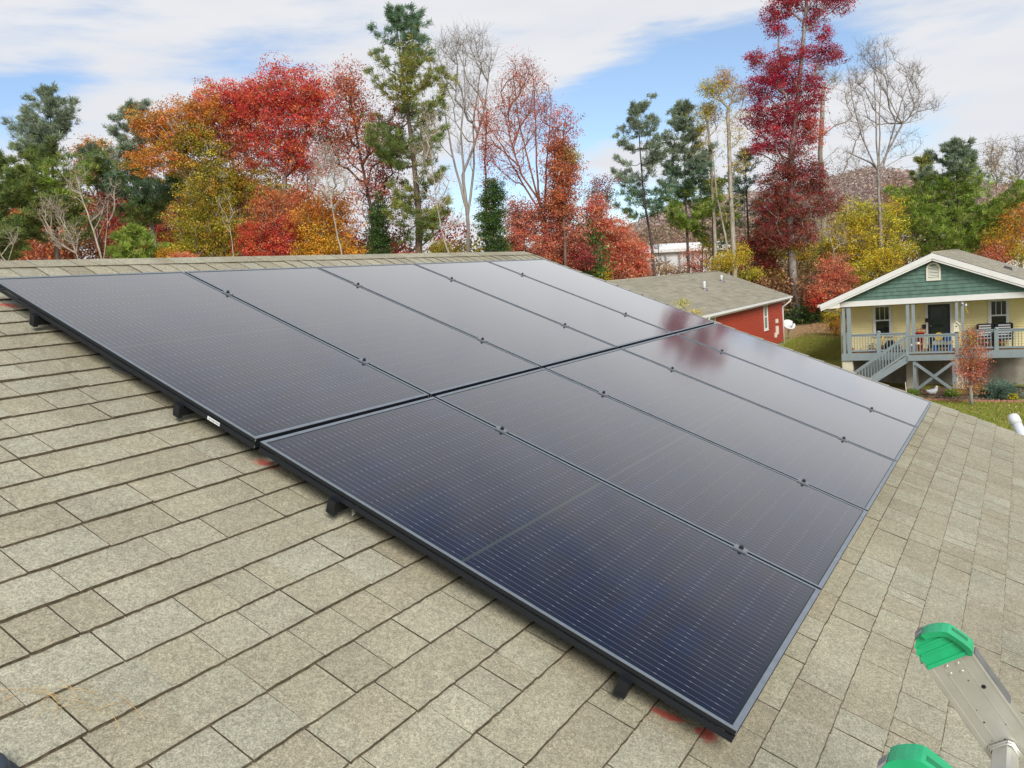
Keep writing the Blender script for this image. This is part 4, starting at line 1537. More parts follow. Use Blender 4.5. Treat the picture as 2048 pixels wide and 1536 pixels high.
for (ca, cb) in ((195, 282), (738, 832), (1166, 1258), (1760, 1850)):
    ya, _ = yz(ca, 1100, XF + .1)
    yb_, _ = yz(cb, 1100, XF + .1)
    b = MB()
    b.box((XF + .03, yb_, -.3), (XF + .43, ya, DECK - .335))
    b.build('pier', M['pier'], yh)


def post(ya, yb_, x0, z0, z1, name='post'):
    b_ = MB()
    b_.box((x0, min(ya, yb_), z0), (x0 + .12, max(ya, yb_), z1))
    return b_.build(name, M['blue_grey'], yh)


for (ca, cb) in ((190, 212), (228, 262), (735, 763), (782, 810), (1155, 1181), (1205, 1230)):
    ya, _ = yz(ca, 700, XF)
    yb_, _ = yz(cb, 700, XF)
    post(ya, yb_, XF + .01, DECK - .001, 3.80)
for (ca, cb, top) in ((480, 515, 782), (1487, 1524, 750)):
    ya, zt = yz(ca, top, XF)
    yb_, _ = yz(cb, top, XF)
    o = post(ya, yb_, XF - .005, DECK - .3, zt - .05, 'newel_post')
    b = MB()
    b.lathe((XF + .055, (ya + yb_) / 2, zt - .049), [(.085, 0), (.09, .02), (.075, .05), (.04, .075), (.001, .08)], 12)
    b.build('post_cap', M['blue_grey'], o)


def rail_run(p, q, name='railing', h0=.10, h1=.84, step=.115):
    p, q = np.array(p, float), np.array(q, float)
    b_ = MB()
    Z = np.array([0, 0, 1.])
    b_.beam(p + Z * h1, q + Z * h1, .09, .045)
    b_.beam(p + Z * (h1 - .065), q + Z * (h1 - .065), .035, .07)
    b_.beam(p + Z * h0, q + Z * h0, .035, .07)
    L = np.linalg.norm((q - p)[:2])
    n = int(L / step)
    for i in range(1, n):
        c_ = p + (q - p) * i / n
        b_.beam(c_ + Z * (h0 + .036), c_ + Z * (h1 - .10), .032, .032, up=(1, 0, 0))
    return b_.build(name, M['blue_grey'], yh)


y190, _ = yz(262, 700, XF)
y480, _ = yz(480, 800, XF)
y515, _ = yz(515, 800, XF)
y735, _ = yz(735, 800, XF)
y1230, _ = yz(1230, 800, XF)
y1487, _ = yz(1487, 800, XF)
y1524, _ = yz(1524, 800, XF)
rail_run((XF + .06, y190, DECK), (XF + .06, y480, DECK))
rail_run((XF + .06, y515, DECK), (XF + .06, y735, DECK))
rail_run((XF + .06, y1230, DECK), (XF + .06, y1487, DECK))
rail_run((XF + .06, y1524, DECK), (XF + .06, YC - HWL + .1, DECK))
rail_run((LX + .02, ly0 + .06, DECK), (LX + .02, ly1, DECK))
rail_run((LX + .08, ly0 + .02, DECK), (XF - .01, ly0 + .02, DECK))
yl = YC + HWL - .06
rail_run((XF + .13, yl, DECK), (XW - .03, yl, DECK))
for (ya, xa) in ((ly1 + .02, LX), (ly0, LX)):
    post(ya - .06, ya + .06, xa - .01, DECK - .24, DECK + .93, 'landing_post')
# stair drops to the left along the porch
srise, nst = DECK - .1, 8
run = .285
ys1 = ly1 + nst * run
for xx in (LX + .02, XF - .06):
    b = MB()
    b.beam((xx, ly1 + .02, DECK - .16), (xx, ys1, .02), .045, .26, up=(0, 0, 1))
    b.build('stringer', M['blue_grey'], yh)
for i in range(nst):
    b = MB()
    zt = DECK - srise * (i + 1) / (nst + .5)
    y0_ = ly1 + .03 + i * run
    b.box((LX + .045, y0_, zt - .035), (XF - .085, y0_ + run + .02, zt))
    b.build('stair_tread', M['deck_wood'], yh)
rail_run((LX + .02, ly1 + .05, DECK - .02), (LX + .02, ys1, .06), step=.115)
rail_run((XF - .06, ly1 + .05, DECK - .02), (XF - .06, ys1, .06), step=.115)
post(ys1 - .05, ys1 + .07, LX - .03, -.1, .98, 'newel_post')
# landing legs and cross brace
yA, yB = ly1 - .16, ly0 + .0
for (ca, cb) in ((795, 822), (1130, 1163)):
    ya, _ = yz(ca, 1160, LX)
    yb_, _ = yz(cb, 1160, LX)
    post(ya, yb_, LX + .005, -.15, DECK - .245, 'landing_leg')
ya, _ = yz(822, 1160, LX)
yb_, _ = yz(1130, 1160, LX)
for (p, q, xo) in (((ya, .22), (yb_, 1.33), 0.0), ((ya, 1.33), (yb_, .22), -.032)):
    b = MB()
    b.beam((LX - .02 + xo, p[0], p[1]), (LX - .02 + xo, q[0], q[1]), .12, .028, up=(1, 0, 0))
    b.build('cross_brace', M['blue_grey'], yh)
# downspout by the left corner, lamps and cameras on the posts
b = MB()
yd = YC + HWL + .12
b.tube([(XF + .1, YC + HEV - .05, EVZ - .15), (XF + .14, YC + HEV - .1, EVZ - .32), (XF + .45, yd + .12, EVZ - .42), (XF + .6, yd, EVZ - .55), (XF + .6, yd, .15)], .04, 8)
b.build('downspout', M['cream'], yh)
b = MB()
b.box((XF - .3, YC + HEV + .016, EVZ - .13), (XB + .15, YC + HEV + .11, EVZ - .02))
b.build('gutter', M['white'], yh)
y_, z_ = yz(1215, 545, XF)
b = MB()
b.blob((XF - .05, y_, z_), .055, .055, .055)
b.box((XF - .05, y_ - .045, z_ + .03), (XF + .005, y_ + .045, z_ + .1))
b.build('camera_dome', M['metal_grey'], yh)

# things on and around the porch


def tub(name, label, cat, x, y, z, prof, m, group=None):
    t = thing(name, label, cat, (x, y, z), group)
    b_ = MB()
    b_.lathe((x, y, z), prof, 14)
    b_.build('body', M[m], t)
    return t


y_, z_ = yz(1168, 785, LX)
bh = thing('birdhouse', 'small cream birdhouse with round hole on top of the landing corner post', 'birdhouse', (LX + .05, ly0, DECK + .93))
b = MB()
zb0 = DECK + .931
b.box((LX - .08, ly0 - .11, zb0), (LX + .18, ly0 + .11, zb0 + .02))
b.prism([(LX - .05, ly0 - .09, zb0 + .021), (LX - .05, ly0 + .09, zb0 + .021), (LX - .05, ly0 + .09, zb0 + .30), (LX - .05, ly0, zb0 + .40), (LX - .05, ly0 - .09, zb0 + .30)][::-1], (.2, 0, 0))
b.build('box', M['toy_white'], bh)
b = MB()
for s_ in (1, -1):
    b.hexa([(LX - .09, ly0, zb0 + .405), (LX + .19, ly0, zb0 + .405), (LX + .19, ly0 + s_ * .15, zb0 + .26), (LX - .09, ly0 + s_ * .15, zb0 + .26),
            (LX - .09, ly0, zb0 + .425), (LX + .19, ly0, zb0 + .425), (LX + .19, ly0 + s_ * .15, zb0 + .28), (LX - .09, ly0 + s_ * .15, zb0 + .28)])
b.build('roof', M['cream'], bh)
b = MB()
b.tube([(LX - .0505, ly0, zb0 + .22), (LX - .053, ly0, zb0 + .22)], .03, 12)
b.build('entry_hole', M['black'], bh)

# water play table
y_, _ = yz(1050, 930, LX + .7)
wt = thing('play_table', 'cream plastic play table with yellow paddle wheel and blue legs on the landing', 'toy table', (LX + .7, y_, DECK))
b = MB()
b.box((LX + .45, y_ - .36, DECK + .36), (LX + .95, y_ + .36, DECK + .50))
b.build('basin', M['toy_white'], wt)
for (dx, dy) in ((-.18, .28), (-.18, -.28), (.18, .28), (.18, -.28)):
    b = MB()
    b.lathe((LX + .7 + dx, y_ + dy, DECK), [(.10, 0), (.07, .05), (.065, .355)], 10)
    b.build('leg', M['toy_blue'], wt)
b = MB()
b.tube([(LX + .55, y_ + .14, DECK + .70), (LX + .62, y_ + .14, DECK + .70)], .17, 16)
b.box((LX + .57, y_ + .12, DECK + .50), (LX + .60, y_ + .16, DECK + .66))
b.build('wheel', M['toy_yellow'], wt)
b = MB()
b.box((LX + .6, y_ - .30, DECK + .502), (LX + .75, y_ - .08, DECK + .82))
b.build('tower', M['toy_blue'], wt)
y_, _ = yz(958, 960, LX + .8)
t = thing('step_stool', 'dark step stool with wooden top beside the play table on the landing', 'stool', (LX + .8, y_, DECK))
b = MB()
b.box((LX + .65, y_ - .17, DECK + .30), (LX + .95, y_ + .17, DECK + .34))
b.build('seat', M['deck_wood'], t)
for (dx, dy) in ((-.11, .12), (-.11, -.12), (.11, .12), (.11, -.12)):
    b = MB()
    b.beam((LX + .8 + dx * 1.2, y_ + dy * 1.2, DECK), (LX + .8 + dx, y_ + dy, DECK + .299), .05, .05, up=(1, 0, 0))
    b.build('leg', M['black'], t)


def chair(cxa, label):
    yc_, _ = yz(cxa, 850, XW - .75)
    x0 = XW - .8
    t = thing('porch_chair', label, 'chair', (x0, yc_, DECK), 'black chairs with striped cushions on the porch')
    for (dx, dy) in ((0, .3), (0, -.3), (.5, .3), (.5, -.3)):
        b_ = MB()
        b_.box((x0 + dx - .02, yc_ + dy - .02, DECK), (x0 + dx + .02, yc_ + dy + .02, DECK + (.62 if dx == 0 else 1.0)))
        b_.build('leg', M['chair_black'], t)
    b_ = MB()
    b_.box((x0 - .03, yc_ - .33, DECK + .36), (x0 + .53, yc_ + .33, DECK + .40))
    b_.build('seat', M['chair_black'], t)
    b_ = MB()
    b_.hexa([(x0 + .47, yc_ - .28, DECK + .42), (x0 + .51, yc_ - .28, DECK + .42), (x0 + .51, yc_ + .28, DECK + .42), (x0 + .47, yc_ + .28, DECK + .42),
             (x0 + .56, yc_ - .28, DECK + 1.02), (x0 + .60, yc_ - .28, DECK + 1.02), (x0 + .60, yc_ + .28, DECK + 1.02), (x0 + .56, yc_ + .28, DECK + 1.02)])
    b_.build('backrest', M['chair_black'], t)
    for s_ in (1, -1):
        b_ = MB()
        b_.box((x0 - .03, yc_ + s_ * .3 - .04, DECK + .622), (x0 + .47, yc_ + s_ * .3 + .04, DECK + .66))
        b_.build('armrest', M['chair_black'], t)
    c_ = thing('striped_cushion', label.replace('chair', 'cushion on the chair') if False else 'black and white striped cushion on the ' + ('left' if cxa < 1500 else 'right') + ' porch chair', 'cushion', (x0 + .2, yc_, DECK + .4), 'striped porch cushions')
    b_ = MB()
    b_.box((x0, yc_ - .25, DECK + .403), (x0 + .43, yc_ + .25, DECK + .50))
    b_.hexa([(x0 + .36, yc_ - .24, DECK + .50), (x0 + .46, yc_ - .24, DECK + .50), (x0 + .46, yc_ + .24, DECK + .50), (x0 + .36, yc_ + .24, DECK + .50),
             (x0 + .43, yc_ - .22, DECK + .94), (x0 + .54, yc_ - .22, DECK + .98), (x0 + .54, yc_ + .22, DECK + .98), (x0 + .43, yc_ + .22, DECK + .94)])
    b_.build('padding', M['stripe'], c_)


chair(1405, 'black porch chair with striped cushion left of the round topped newel post')
chair(1572, 'black porch chair with striped cushion under the right front window')


def pumpkin(x, y, z, r_, lab):
    t = thing('pumpkin', lab, 'pumpkin', (x, y, z), 'orange pumpkins on the porch')
    b_ = MB()
    b_.blob((x, y, z + r_ * .78), r_, r_, r_ * .78, n=14)
    b_.build('shell', M['orange'], t)
    b_ = MB()
    b_.tube([(x, y, z + r_ * 1.5), (x + .01, y, z + r_ * 1.5 + .06)], .012, 6)
    b_.build('stem', M['bark_brown'], t)


y_, _ = yz(277, 945, XF + .3)
pumpkin(XF + .35, y_, DECK, .12, 'orange pumpkin at the left end of the porch beside the post')
y_, _ = yz(345, 945, XF + .3)
pumpkin(XF + .4, y_, DECK, .08, 'small orange pumpkin between the left porch post and the red planter')


def planter(cx, cy, X, m, pal, lab, r_=.16, h=.24, z=None):
    y_, zz = yz(cx, cy, X)
    z = DECK if z is None else z
    t = thing('flower_pot', lab, 'flower pot', (X, y_, z), 'flower pots on the porch')
    b_ = MB()
    b_.lathe((X, y_, z), [(r_ * .7, 0), (r_, h), (r_ * 1.08, h), (r_ * 1.08, h + .03), (r_ * .9, h + .03)], 14)
    b_.build('pot', M[m], t)
    n = 160
    c_ = np.array([X, y_, z + h + .12]) + rng.normal(0, 1, (n, 3)) * np.array([.11, .13, .09])
    leaves('foliage', c_, .05, pal, t)


def leaves(name, cen, size, pal, parent, mat_='leaf', squash=1.0, tone=None, jit=.18, aspect=.65):
    """one small folded quad per leaf, random pose"""
    n = len(cen)
    pal = np.array(pal)
    a = rng.normal(0, 1, (n, 3))
    a[:, 2] *= squash
    a /= np.linalg.norm(a, axis=1)[:, None] + 1e-9
    h = rng.normal(0, 1, (n, 3))
    bvec = np.cross(a, h)
    bvec /= np.linalg.norm(bvec, axis=1)[:, None] + 1e-9
    s = (size * rng.uniform(.5, 1.35, n))[:, None]
    A, B = a * s * .5, bvec * s * .5 * aspect
    V = np.stack([cen - A, cen + B - A * .1, cen + A, cen - B - A * .1], 1).reshape(-1, 3)
    F = np.arange(4 * n).reshape(n, 4)
    if tone is None:
        tone = pal[rng.integers(0, len(pal), n)]
    tone = np.clip(tone * (1 + rng.normal(0, jit, (n, 1))), 0.004, .9)
    return np_mesh(name, V, F, M[mat_], parent, tone=np.repeat(tone, 4, 0))


planter(440, 915, XF + .35, 'toy_red', [(.05, .2, .12), (.1, .3, .2), (.4, .16, .05)], 'red planter with teal green plants by the left newel post', .17, .12)
planter(850, 900, XW - .5, 'toy_red', [(.6, .35, .02), (.2, .06, .3), (.5, .1, .04), (.7, .5, .05)], 'pot of yellow and purple flowers beside the front door', .2, .75)
y_, _ = yz(530, 900, XF + .5)
t = thing('toy_shovel', 'upright yellow toy against the porch railing right of the newel post', 'toy', (XF + .5, y_, DECK))
b = MB()
b.tube([(XF + .5, y_, DECK + .1), (XF + .5, y_ - .03, DECK + .68)], .025, 8)
b.tube([(XF + .5, y_ - .09, DECK + .69), (XF + .5, y_ + .04, DECK + .69)], .02, 8)
b.build('shaft', M['toy_yellow'], t)
b = MB()
b.hexa([(XF + .49, y_ - .09, DECK), (XF + .51, y_ - .09, DECK), (XF + .51, y_ + .09, DECK), (XF + .49, y_ + .09, DECK),
        (XF + .48, y_ - .07, DECK + .2), (XF + .52, y_ - .07, DECK + .2), (XF + .52, y_ + .07, DECK + .2), (XF + .48, y_ + .07, DECK + .2)])
b.build('blade', M['toy_red'], t)
y_, _ = yz(595, 920, XF + .7)
t = thing('ride_on_car', 'black ride-on toy car behind the stair railing on the porch', 'toy car', (XF + .7, y_, DECK))
b = MB()
b.prism([(XF + .5, y_ - .36, DECK + .08), (XF + .5, y_ + .36, DECK + .08), (XF + .5, y_ + .36, DECK + .22), (XF + .5, y_ + .2, DECK + .28), (XF + .5, y_ + .1, DECK + .44), (XF + .5, y_ - .16, DECK + .46), (XF + .5, y_ - .22, DECK + .28), (XF + .5, y_ - .36, DECK + .24)][::-1], (.4, 0, 0))
b.build('body', M['black'], t)
for dy in (-.22, .22):
    for xx in (XF + .45, XF + .9):
        b = MB()
        b.tube([(xx, y_ + dy, DECK + .09), (xx + .05, y_ + dy, DECK + .09)], .09, 14)
        b.build('wheel', M['tyre'], t)
for (cx, cy, m, lab, s_) in ((675, 930, 'toy_red', 'small red toy on the porch boards behind the stair rail', .12), (835, 920, 'orange', 'orange red toy box in front of the door side flower pot', .17), (775, 925, 'toy_red', 'red toy bin against the twin posts at the stair top', .13), (1420, 930, 'toy_red', 'red toy bin under the left striped chair', .14), (1545, 890, 'toy_yellow', 'yellow toy bin between the newel post and right chair', .15)):
    y_, _ = yz(cx, cy, XF + .6)
    t = thing('toy_bin', lab, 'toy', (XF + .6, y_, DECK), 'small toys on the porch')
    b = MB()
    b.lathe((XF + .6, y_, DECK), [(s_ * .75, 0), (s_, s_ * 1.5), (s_ * 1.1, s_ * 1.5), (s_ * 1.1, s_ * 1.7), (s_ * .9, s_ * 1.7), (s_ * .7, s_ * .3), (.001, s_ * .3)], 12)
    b.build('bin', M[m], t)
    b = MB()
    b.blob((XF + .6, y_, DECK + s_ * 1.7), s_ * .6, s_ * .7, s_ * .5, jit=.15)
    b.build('toy_heap', M['toy_white' if m != 'toy_yellow' else 'toy_red'], t)
# hanging wind chime at the twin posts
y_, z_ = yz(1245, 555, XF + .1)
t = thing('wind_chime', 'small white hanging chime with amber drops under the porch frieze', 'wind chime', (XF + .1, y_, z_))
b = MB()
b.tube([(XF + .1, y_, 3.80), (XF + .1, y_, z_ - .3)], .004, 5)
b.blob((XF + .1, y_, z_), .05, .05, .07)
b.build('chime', M['pvc'], t)
for k in range(3):
    b = MB()
    b.blob((XF + .1, y_ - .03 * k, z_ - .14 - .08 * k), .022, .022, .03)
    b.build('drop', M['toy_yellow'], t)

# front bed, edging, duck, tub, hose stake
g0 = lambda x, y: float(gz(np.array([x]), np.array([y]))[0])
bed = np.array([(LX - 1.35, 6.9), (LX - 1.6, 3.5), (LX - 1.55, 1.5), (LX - 1.5, -1.5), (XF + .6, -1.5), (XF + .6, 6.9)])
b = MB()
poly = [(x, y, g0(x, y) + .03) for x, y in bed]
for i in range(24):
    for j in range(10):
        def pt(a, c_):
            y = -1.5 + 8.4 * a / 24
            xf = np.interp(y, [-1.5, 1.5, 3.5, 6.9], [LX - 1.5, LX - 1.55, LX - 1.6, LX - 1.35])
            x = xf + (XF + .6 - xf) * c_ / 10
            return (x, y, g0(x, y) + .02 + .03 * math.sin(3 * x + 5 * y) * math.sin(7 * y))
        b.add([pt(i, j), pt(i, j + 1), pt(i + 1, j + 1), pt(i + 1, j)], [(3, 2, 1, 0)], 0, True)
M['mulch'] = mat('mulch', (0.055, 0.035, 0.022), 0.95, scale=9, col2=(0.20, 0.13, 0.075), bump=1.0, bscale=30, detail=8)
o = b.build('mulch_bed', M['mulch'])
o['kind'] = 'structure'
ed = None
k = 0
yy = 6.6
edges = []
while yy > -1.2:
    xf = float(np.interp(yy, [-1.5, 1.5, 3.5, 6.9], [LX - 1.5, LX - 1.55, LX - 1.6, LX - 1.35])) - .08
    if ed is None:
        ed = thing('edging_brick', 'weathered orange brick of the edging row between the lawn and mulch bed', 'brick', (xf, yy, g0(xf, yy)), 'bricks edging the front bed')
        b = MB()
        z_ = g0(xf, yy)
        b.hexa([(xf - .09, yy - .10, z_ - .04), (xf + .09, yy - .10, z_ - .04), (xf + .09, yy + .10, z_ - .04), (xf - .09, yy + .10, z_ - .04),
                (xf - .085, yy - .095, z_ + .085), (xf + .085, yy - .095, z_ + .085), (xf + .085, yy + .095, z_ + .085), (xf - .085, yy + .095, z_ + .085)])
        b.build('block', M['brick_edge'], ed)
    else:
        q = dup(ed, (xf + rnd.uniform(-.02, .02), yy, g0(xf, yy) + rnd.uniform(-.01, .01)))
        q.rotation_euler = (0, 0, rnd.uniform(-.12, .12))
    yy -= .215
# white duck ornament
dk = onX(1865, 781, LX - .35)
zg = g0(dk[0], dk[1]) + .03
t = thing('duck_statue', 'white duck garden ornament below the crossed porch brace', 'garden ornament', (dk[0], dk[1], zg))
b = MB()
x_, y_ = dk[0], dk[1]
b.tube([(x_, y_ + .24, zg + .21), (x_, y_ + .17, zg + .15), (x_, y_ + .05, zg + .115), (x_, y_ - .07, zg + .14), (x_, y_ - .13, zg + .22), (x_, y_ - .155, zg + .30), (x_, y_ - .17, zg + .335), (x_, y_ - .20, zg + .34)], [.01, .06, .115, .12, .075, .05, .058, .03], 12)
b.build('body', M['duck_white'], t)
b = MB()
b.tube([(x_, y_ - .22, zg + .335), (x_, y_ - .285, zg + .325)], [.025, .012], 8)
b.build('bill', M['orange'], t)
tp = onX(1690, 737, 40.4)
tub('plastic_tub', 'round teal plastic tub on the grass beside the porch corner', 'tub', 40.6, YC + HWL + .75, g0(40.6, 7.8), [(.5, 0), (.62, .42), (.66, .42), (.66, .47), (.60, .47), (.50, .1), (.001, .1)], 'teal')
hs = onX(1812, 772, LX - .9)
t = thing('garden_stake', 'slim whitish stake standing in the mulch bed left of the landing leg', 'stake', (hs[0], hs[1], 0))
b = MB()
b.tube([(hs[0], hs[1] - .03, -.1), (hs[0], hs[1], .35), (hs[0], hs[1] + .02, .68)], [.025, .02, .012], 8)
b.build('stake', M['toy_white'], t)

# ------------------------------------------------------------------ the red house
def rc(cx, cy):
    return 1200 + cx / 4.096, 420 + cy / 4.096


YE, YR, YWL = 12.3, 16.75, 12.75
RX0, RX1 = 31.5, 51.6
REZ, RPZ = 3.955, 5.81
RSL = (RPZ - REZ) / (YR - YE)
rh = thing('red_house', 'long red sided house with tan shingle roof and white gutters', 'house', ((RX0 + RX1) / 2, YR, 1.1))
b = MB()
V_ = np.array([0, 1, RSL]) / math.hypot(1, RSL)
N_ = np.array([0, -RSL, 1]) / math.hypot(1, RSL)
Ls = math.hypot(YR - YE, RPZ - REZ)
for sgn in (1, -1):
    vv, nn_ = V_ * [1, sgn, 1], N_ * [1, sgn, 1]
    org = np.array([RX0, YR - sgn * (YR - YE), REZ])
    seg = 22
    for k in range(seg):
        w = (RX1 - RX0) / seg
        b.lap(org, (1, 0, 0), vv, nn_, lambda t, k=k, w=w: k * w, lambda t, k=k, w=w: (k + 1) * w, Ls, .147, .013)
    e = np.array([RX1 - RX0, 0, 0])
    b.hexa([org - nn_ * .09, org + e - nn_ * .09, org + e + vv * Ls - nn_ * .09, org + vv * Ls - nn_ * .09,
            org - nn_ * .012, org + e - nn_ * .012, org + e + vv * Ls - nn_ * .012, org + vv * Ls - nn_ * .012])
b.tube([(RX0, YR, RPZ + .01), (RX1, YR, RPZ + .01)], .05, 6)
b.build('roof', M['far_roof'], rh, tone=shingle_tone(b))
b = MB()
wx0, wx1 = RX0 + .5, RX1 - .55
zb_ = 1.25
b.groove((0, YWL, zb_), (1, 0, 0), (0, 0, 1), (0, -1, 0), lambda t: wx0, lambda t: wx1, 3.86 - zb_, .125, .046)
b.groove((0, 2 * YR - YWL, zb_), (1, 0, 0), (0, 0, 1), (0, 1, 0), lambda t: wx0, lambda t: wx1, 3.86 - zb_, .125, .046)
for (xx, nx) in ((wx1, 1), (wx0, -1)):
    hwr = YR - YWL
    b.groove((xx, YR, zb_), (0, 1, 0), (0, 0, 1), (nx, 0, 0), lambda t: -hwr if t < 3.95 - zb_ else -(hwr - (t - 3.95 + zb_) / RSL), lambda t: hwr if t < 3.95 - zb_ else hwr - (t - 3.95 + zb_) / RSL, RPZ - .2 - zb_, .125, .046)
b.build('siding', M['red_siding'], rh)
b = MB()
b.box((wx0 + .05, YWL + .05, .6), (wx1 - .05, 2 * YR - YWL - .05, zb_ + .02))
b.build('foundation', M['concrete'], rh)
b = MB()
b.box((RX0, YE - .10, REZ - .115), (RX1, YE + .005, REZ - .01))
b.build('gutter', M['white'], rh)
b = MB()
b.box((RX0, YE + .006, REZ - .20), (RX1, YE + .03, REZ - .02))
b.box((RX0 + .02, YE + .031, REZ - .19), (RX1 - .02, YWL + .02, REZ - .17))
b.build('fascia', M['cream'], rh)
b = MB()
for xx in (RX1 - .012, RX0 + .012):
    for sgn in (1, -1):
        b.beam((xx, YR, RPZ - .11), (xx, YR - sgn * (YR - YE), REZ - .11), .022, .19)
b.build('bargeboard', M['cream'], rh)
for xe in (RX1 - .35,):
    b = MB()
    b.tube([(xe, YE - .05, REZ - .1), (xe, YE - .05, REZ - .28), (xe - .22, YWL - .07, REZ - .62), (xe - .24, YWL - .065, REZ - .8), (xe - .24, YWL - .065, 1.05)], .045, 8)
    b.build('downspout', M['white'], rh)
xe = onY(*rc(880, 825), YE)[0]
b = MB()
b.tube([(xe, YE - .05, REZ - .1), (xe, YE - .05, REZ - .22), (xe - .5, YWL - .07, REZ - .52), (xe - .55, YWL - .065, REZ - .7), (xe - .55, YWL - .065, 1.05)], .045, 8)
b.build('downspout', M['white'], rh)
wl0, wr0 = onY(*rc(1332, 780), YWL), onY(*rc(1366, 972), YWL)
window(rh, YWL, wl0[0], wr0[0], wr0[2] + .02, wl0[2], fw=.08, glass='curtain', nx=-1, axis='x', grid=False)
wl0, wr0 = onY(*rc(893, 855), YWL), onY(*rc(930, 900), YWL)
window(rh, YWL, wl0[0], wr0[0], wl0[2] - 1.2, wl0[2], fw=.08, glass='curtain', nx=-1, axis='x', grid=False)
for (cx, cy, w, h) in ((1437, 910, .13, .12), (1440, 985, .16, .25), (1428, 1025, .10, .14)):
    q = onY(*rc(cx, cy), YWL)
    b = MB()
    b.box((q[0] - w, YWL - .14, q[2] - h), (q[0] + w, YWL - .0145, q[2] + h))
    b.box((q[0] - w * .6, YWL - .16, q[2] - h * .5), (q[0] + w * .6, YWL - .1405, q[2] + h * .5))
    b.build('meter_box', M['cream'], rh)
for (cx, cy, hh) in ((996, 586, .38), (857, 655, .46)):
    q = None
    px, py = rc(cx, cy)
    d = ray(px, py)
    # where the sight line meets the near slope
    k = (REZ - YE * RSL - CAMZ) / (d[2] - d[1] * RSL)
    q = np.array([0, 0, CAMZ]) + d * k
    b = MB()
    b.tube([q + [0, 0, -.1], q + [0, 0, hh * .93], q + [0, 0, hh]], .075, 12)
    pp_ = b.build('vent_stack', M['pvc'], rh)
    b = MB()
    b.lathe(q + np.array([0, 0, -.05]), [(.19, 0), (.12, .10), (.085, .16)], 12)
    b.build('boot', M['alu_dark'], pp_)

# satellite dish on its pole
dp = onX(1578, 699, 52.6)
zg = g0(52.6, dp[1])
t = thing('satellite_dish', 'grey satellite dish on a thin pole beside the corner of the red house', 'satellite dish', (52.6, dp[1], zg))
ctr = onX(*rc(1545, 943), 52.4)
b = MB()
b.tube([(52.6, dp[1], zg - .1), (52.6, dp[1], ctr[2] - .1)], .035, 8)
b.build('pole', M['metal_grey'], t)
b = MB()
axd = np.array([-.50, -.50, .70])
axd /= np.linalg.norm(axd)
b.lathe(ctr - axd * .02, [(.02, 0), (.17, .015), (.32, .055), (.40, .09), (.41, .10), (.39, .10), (.30, .065), (.15, .028), (.001, .018)], 24, axis=axd)
b.build('dish', M['dish_paint'], t)
b = MB()
tip = ctr + axd * .55 + np.array([0, -.1, -.22])
b.tube([ctr - np.array([0, 0, .44]), tip], .015, 6)
b.box(tip - .05, tip + .05)
b.build('feed_arm', M['bolt'], t)

# ------------------------------------------------------------------ trees
PAL = dict(
    RED=[(.66, .085, .065), (.72, .15, .085), (.56, .05, .05), (.70, .23, .075), (.62, .09, .10)],
    DEEPRED=[(.54, .06, .045), (.62, .11, .055), (.42, .035, .035), (.60, .18, .055)],
    CRIMSON=[(.36, .014, .05), (.44, .025, .06), (.25, .010, .038), (.48, .06, .065)],
    WINE=[(0.300, 0.037, 0.050), (0.400, 0.062, 0.062), (0.213, 0.031, 0.037), (0.350, 0.125, 0.075)],
    RUST=[(0.560, 0.179, 0.067), (0.470, 0.112, 0.050), (0.627, 0.246, 0.101), (0.370, 0.095, 0.050)],
    ORANGE=[(0.672, 0.240, 0.042), (0.600, 0.300, 0.060), (0.552, 0.156, 0.042), (0.480, 0.264, 0.048)],
    OLIVE=[(0.319, 0.290, 0.032), (0.406, 0.348, 0.041), (0.217, 0.217, 0.029), (0.493, 0.290, 0.043)],
    GOLD=[(0.644, 0.333, 0.029), (0.575, 0.380, 0.046), (0.690, 0.276, 0.034), (0.437, 0.276, 0.034)],
    YELLOW=[(0.690, 0.517, 0.034), (0.598, 0.483, 0.057), (0.713, 0.460, 0.034), (0.460, 0.414, 0.046)],
    YGREEN=[(0.546, 0.494, 0.052), (0.442, 0.442, 0.052), (0.676, 0.546, 0.052), (0.325, 0.312, 0.039)],
    TAN=[(0.462, 0.308, 0.165), (0.396, 0.242, 0.121), (0.528, 0.374, 0.220)],
    BROWN=[(0.351, 0.189, 0.095), (0.270, 0.149, 0.081), (0.432, 0.243, 0.121), (0.203, 0.108, 0.068)],
    SALMON=[(0.714, 0.194, 0.122), (0.653, 0.143, 0.092), (0.755, 0.306, 0.163), (0.612, 0.224, 0.102)],
    PINKRUST=[(0.616, 0.187, 0.121), (0.528, 0.132, 0.099), (0.682, 0.286, 0.165), (0.440, 0.143, 0.077)],
    MAROON=[(.26, .045, .035), (.33, .07, .045), (.18, .035, .03), (.20, .10, .04), (.30, .03, .045)],
    IVY=[(0.056, 0.120, 0.029), (0.080, 0.160, 0.035), (0.040, 0.088, 0.024), (0.128, 0.192, 0.048)],
    PINE=[(.165, .24, .07), (.205, .285, .08), (.125, .19, .06), (.25, .29, .09)],
    BLUEPINE=[(.155, .265, .175), (.12, .21, .135), (.20, .31, .21), (.15, .25, .12)],
    PALEPINE=[(.25, .32, .22), (.20, .26, .18), (.32, .38, .27)],
    BRIGHTPINE=[(.24, .36, .06), (.31, .42, .07), (.17, .27, .055), (.36, .42, .11)],
    OLIVEPINE=[(0.299, 0.325, 0.091), (0.234, 0.299, 0.078), (0.377, 0.364, 0.104)],
)


